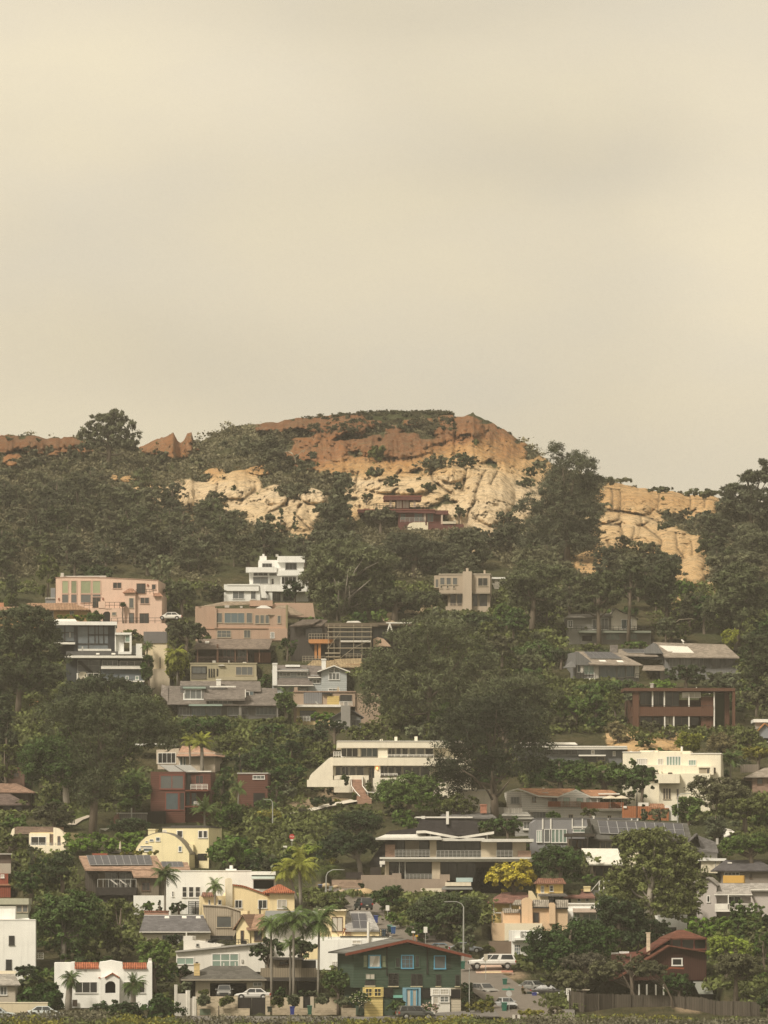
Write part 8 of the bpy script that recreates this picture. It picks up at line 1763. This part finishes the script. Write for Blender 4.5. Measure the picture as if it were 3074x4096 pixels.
wood=[proto('pine',c,4000,7.5,6.5,400+i,'needle',.26)for i,c in enumerate(['ridge','pine2','ridge2','ridge','wood','ridge'])]
def wood_tree(p,s,k,label,group):
 e=empty('pine_tree',p,rng.rand()*6.28,label,'tree',group);e.scale=(s,s,s)
 t=bpy.data.objects.new('trunk',tmesh);COL.objects.link(t);t.parent=e
 c=bpy.data.objects.new('crown',wood[k]);COL.objects.link(c);c.parent=e;c.location.z=.2
cnt=0
for i,j in pick((SYg>1990)&(SYg<2340)&(SXg<1000)&(RK<.5),900)+pick((SYg>1880)&(SYg<2020)&(SXg<760)&(RK<.3),260):
 if cnt>=110:break
 p=Vector(Pg[i,j]);s=rng.uniform(.65,1.25)
 if not ok(p,6*s,7*s):continue
 wood_tree(p,s,cnt%6,'dark pine in the wood that covers the upper left slope','pines of the upper left wood');cnt+=1
cnt=0
for i,j in pick((SYg>2150)&(SYg<2560)&(SXg>1050)&(RK<.5),1500):
 if cnt>=90:break
 p=Vector(Pg[i,j]);s=rng.uniform(.55,1.05)
 if not ok(p,6*s,7*s):continue
 wood_tree(p,s,(cnt*5)%6,'smaller pine filling the belt between the upper houses and the cliffs','pines of the belt below the cliffs');cnt+=1
gard=[proto('mound' if i%2 else 'round',c,1300,3.4,2.6,500+i,leaf=.21)for i,c in enumerate(['deep','olive','mid','dark','wood','grey','deep','olive'])]
cnt=0
for i,j in pick((SYg>2420)&(SYg<4030)&(LW<.3)&(SO<.4),6000):
 if cnt>=290:break
 p=Vector(Pg[i,j]);s=rng.uniform(.6,1.5)
 if not ok(p,3.4*s,2.6*s):continue
 place(gard[cnt%8],'garden_shrub',p-Vector((0,0,.2)),s,rng.rand()*6.28,'rounded green shrub filling the gardens between the houses','shrub','shrubs filling the gardens',rng.uniform(.8,1.2));cnt+=1
gtr=[proto(k,c,3800,5.5,5.0,600+i,leaf=.22)for i,(k,c)in enumerate([('round','deep'),('loose','olive'),('round','mid'),('pine','pine2'),('dome','dark'),('loose','grey'),('round','wood')])]
cnt=0
for i,j in pick((SYg>2380)&(SYg<3900)&(LW<.3)&(SO<.4),6000):
 if cnt>=95:break
 p=Vector(Pg[i,j]);s=rng.uniform(.7,1.35)
 if not ok(p,5*s,6*s):continue
 e=empty('garden_tree',p,rng.rand()*6.28,'leafy garden tree filling the slope between the houses','tree','garden trees between the houses');e.scale=(s,s,s*rng.uniform(.9,1.3))
 t=bpy.data.objects.new('trunk',tmesh);COL.objects.link(t);t.parent=e;t.scale=(.8,.8,.6)
 c=bpy.data.objects.new('crown',gtr[cnt%7]);COL.objects.link(c);c.parent=e;c.location.z=.9;cnt+=1
def cover(name,mask,n,col,label,size=(.25,.5),hgt=.5):
 idx=np.argwhere(mask);k=idx[rng.randint(0,len(idx),n//14)]
 base=Pg[k[:,0],k[:,1]]+np.stack([rng.normal(size=len(k))*1.2,rng.normal(size=len(k))*1.2,0*rng.rand(len(k))],-1)
 ct=rng.rand(len(k));ii=np.repeat(np.arange(len(k)),14);m=len(ii)
 pos=base[ii]+rng.normal(size=(m,3))*np.array([.55,.55,hgt*.5])+np.array([0,0,hgt*.6])
 nr_=rng.normal(size=(m,3))*.8+np.array([0,-.2,.6]);nr_/=np.linalg.norm(nr_,axis=1,keepdims=True)
 t=rng.normal(size=(m,3));t-=nr_*(t*nr_).sum(1,keepdims=True);t/=np.linalg.norm(t,axis=1,keepdims=True);b=np.cross(nr_,t)
 s=rng.uniform(*size,size=m)[:,None]
 q=np.stack([pos-t*s,pos-b*s*.6,pos+t*s,pos+b*s*.6],1).reshape(-1,3)
 tint=np.clip(np.repeat(np.clip(.5+(ct[ii]-.5)*.8+rng.normal(size=m)*.1,0,1),4),0,1)
 o=bpy.data.objects.new(name,leaves_mesh(name,q,tint,foliage(GREENS[col],.6,GREENS['dry'],.2)));COL.objects.link(o)
 return tag(o,label,'ground cover',kind='stuff')
keep=np.ones_like(SXg,bool)
for c in CLEAR:keep&=~((SXg>c[0])&(SXg<c[2])&(SYg>c[1])&(SYg<c[3]))
gm=(SYg>2330)&(SYg<4040)&(LW<.4)&(SO<.5)&inside&keep&~PAD
cover('ground_cover',gm,200000,'olive','low green and brown ground cover on the open slope')
cover('dry_ground_cover',(SYg>1700)&(SYg<2400)&(RK<.3)&inside&~PAD,110000,'scrub','low grey brown scrub cover on the upper slope',(.2,.45),.5)
nb=60000
fx=rng.uniform(-60,60,nb//16);fy=rng.uniform(568,580,nb//16)
hz=np.array([fbm(np.array([x/5.0]),np.array([y/3.0]),3,71)[0]for x,y in zip(fx,fy)])
def brush(name,sel,col,label,hh):
 ii=np.repeat(np.where(sel)[0],16);m=len(ii)
 gz=np.interp(fy,[380,560,580,625],[-1.9,-1.46,1.11,9.3])
 pos=np.stack([fx[ii],fy[ii],gz[ii]],-1)+rng.normal(size=(m,3))*np.array([.5,.5,0])+np.array([0,0,1])*(rng.rand(m)[:,None]**.8*(hh*(.4+1.1*hz[ii])*np.where(fx[ii]<-30,1.55,np.where((fx[ii]>-4)&(fx[ii]<14),.85,1.0)))[:,None]-.2)
 nr_=rng.normal(size=(m,3))+np.array([0,-.3,.4]);nr_/=np.linalg.norm(nr_,axis=1,keepdims=True)
 t=rng.normal(size=(m,3))+np.array([0,0,.8]);t-=nr_*(t*nr_).sum(1,keepdims=True);t/=np.linalg.norm(t,axis=1,keepdims=True);b=np.cross(nr_,t)
 s=rng.uniform(.12,.3,size=m)[:,None]
 q=np.stack([pos-t*s,pos-b*s*.5,pos+t*s,pos+b*s*.5],1).reshape(-1,3)
 ct=rng.rand(len(fx));tint=np.repeat(np.clip(.5+(ct[ii]-.5)*.8+rng.normal(size=m)*.12,0,1),4)
 o=bpy.data.objects.new(name,leaves_mesh(name,q,tint,foliage(GREENS[col],.6,GREENS['dry'],.22)));COL.objects.link(o)
 tag(o,label,'brush',kind='stuff')
pat=np.array([fbm(np.array([x/7.0+40]),np.array([y/4.0]),3,91)[0]for x,y in zip(fx,fy)])
brush('marsh_brush',pat<.53,'smoke','grey brown marsh brush along the bottom edge',1.2)
brush('green_brush',(pat>=.53)&(pat<.62),'olive','olive green marsh brush along the bottom edge',1.35)
brush('yellow_brush',pat>=.62,'gold','yellow green marsh brush along the bottom edge',1.3)
SUN_EL,SUN_AZ=math.radians(46),math.radians(-138)
wd=bpy.data.worlds.new('World');scene.world=wd;wd.use_nodes=True
nt=wd.node_tree;bg=nt.nodes['Background'];L=nt.links.new
skyt=N(nt,'ShaderNodeTexSky',sky_type='NISHITA');skyt.sun_disc=False;skyt.sun_elevation=SUN_EL;skyt.sun_rotation=SUN_AZ
skyt.dust_density=4;skyt.air_density=1.5
tc=N(nt,'ShaderNodeTexCoord').outputs['Generated']
n1=noise(nt,mapping(nt,tc,(15,15,34),(0,.25,0)),1.0,6,.5)
n2=noise(nt,mapping(nt,tc,(7,7,15),(0,-.2,.3)),1.0,3,.5)
mixn=mixrgb(nt,n1,n2,.55)
cl=ramp(nt,mixn,[(.34,(3.95,3.53,2.80)),(.5,(4.28,3.74,2.78)),(.68,(4.66,4.06,2.84))])
wv=N(nt,'ShaderNodeTexNoise');wv.inputs['Scale'].default_value=12;wv.inputs['Detail'].default_value=4;L(tc,wv.inputs['Vector'])
wa=N(nt,'ShaderNodeVectorMath',operation='MULTIPLY_ADD');L(wv.outputs['Color'],wa.inputs[0]);wa.inputs[1].default_value=(.045,0,.03);L(tc,wa.inputs[2])
acc=None
for x,y,rx,ry,amp in((150,150,420,260,.13),(560,230,260,120,.07),(1640,330,330,420,.11),(1640,760,260,300,.09),(1230,370,360,110,-.075),(330,770,420,140,-.075),(1050,960,700,220,-.07),(860,40,420,80,-.05),(1150,150,300,90,.03),(700,560,900,120,.02),(60,420,200,80,.04)):
 q=((x*1.8518-CX)*KS+.0225,1,(HY-y*1.8518)*KS+.015);ln=math.sqrt((q[0]-.0225)**2+1+(q[2]-.015)**2)
 sb_=N(nt,'ShaderNodeVectorMath',operation='SUBTRACT');L(wa.outputs[0],sb_.inputs[0]);sb_.inputs[1].default_value=(q[0],1/ln,q[2])
 ml=N(nt,'ShaderNodeVectorMath',operation='MULTIPLY');L(sb_.outputs[0],ml.inputs[0]);ml.inputs[1].default_value=(1/(rx*1.8518*KS),.5,1/(ry*1.8518*KS))
 le=N(nt,'ShaderNodeVectorMath',operation='LENGTH');L(ml.outputs[0],le.inputs[0])
 mr_=N(nt,'ShaderNodeMapRange',interpolation_type='SMOOTHSTEP');L(le.outputs['Value'],mr_.inputs[0]);mr_.inputs[1].default_value=0;mr_.inputs[2].default_value=1.5;mr_.inputs[3].default_value=amp;mr_.inputs[4].default_value=0
 if acc is None:acc=mr_.outputs[0]
 else:
  ad=N(nt,'ShaderNodeMath',operation='ADD');L(acc,ad.inputs[0]);L(mr_.outputs[0],ad.inputs[1]);acc=ad.outputs[0]
one=N(nt,'ShaderNodeMath',operation='ADD');L(acc,one.inputs[0]);one.inputs[1].default_value=1.0
vm_=N(nt,'ShaderNodeVectorMath',operation='SCALE');L(cl,vm_.inputs[0]);L(one.outputs[0],vm_.inputs['Scale']);cl=vm_.outputs[0]
col=mixrgb(nt,skyt.outputs[0],cl,.93)
L(col,bg.inputs['Color']);bg.inputs['Strength'].default_value=.115
sl=bpy.data.lights.new('sun','SUN');sl.energy=2.8;sl.angle=math.radians(12);sl.color=(1.0,.90,.74)
so=bpy.data.objects.new('sun',sl);COL.objects.link(so)
d=Vector((math.sin(SUN_AZ)*math.cos(SUN_EL),math.cos(SUN_AZ)*math.cos(SUN_EL),math.sin(SUN_EL)))
so.rotation_euler=(-d).to_track_quat('-Z','Y').to_euler()
hz_=MB();hz_.box(-1600,1600,-300,4200,-60,150)
hm,hnt,hb=_new('haze');hnt.nodes.remove(hb)
pv=N(hnt,'ShaderNodeVolumePrincipled');pv.inputs['Color'].default_value=(.93,.88,.78,1);pv.inputs['Density'].default_value=.000135;pv.inputs['Anisotropy'].default_value=.2
hnt.links.new(pv.outputs[0],hnt.nodes['Material Output'].inputs['Volume'])
tag(hz_.build('haze',hm),'warm coastal haze','haze',kind='stuff')
cam=bpy.data.cameras.new('camera');co_=bpy.data.objects.new('camera',cam);COL.objects.link(co_)
cam.sensor_fit='VERTICAL';cam.sensor_height=24;cam.sensor_width=18;cam.lens=24/(4096*KS)
cam.shift_y=(HY-2048)/4096;cam.shift_x=0
cam.clip_start=1;cam.clip_end=30000
co_.location=(0,0,CZ);co_.rotation_euler=(math.radians(90),0,0)
scene.camera=co_
scene.render.engine='CYCLES'
cy=scene.cycles
cy.max_bounces=5;cy.diffuse_bounces=3;cy.glossy_bounces=2;cy.transmission_bounces=2;cy.volume_bounces=0;cy.transparent_max_bounces=8
cy.use_denoising=True;cy.denoiser='OPENIMAGEDENOISE';cy.denoising_prefilter='NONE';cy.denoising_input_passes='RGB_ALBEDO_NORMAL';cy.use_adaptive_sampling=False
scene.view_settings.view_transform='Standard';scene.view_settings.look='None'
scene.view_settings.exposure=.68;scene.view_settings.gamma=1
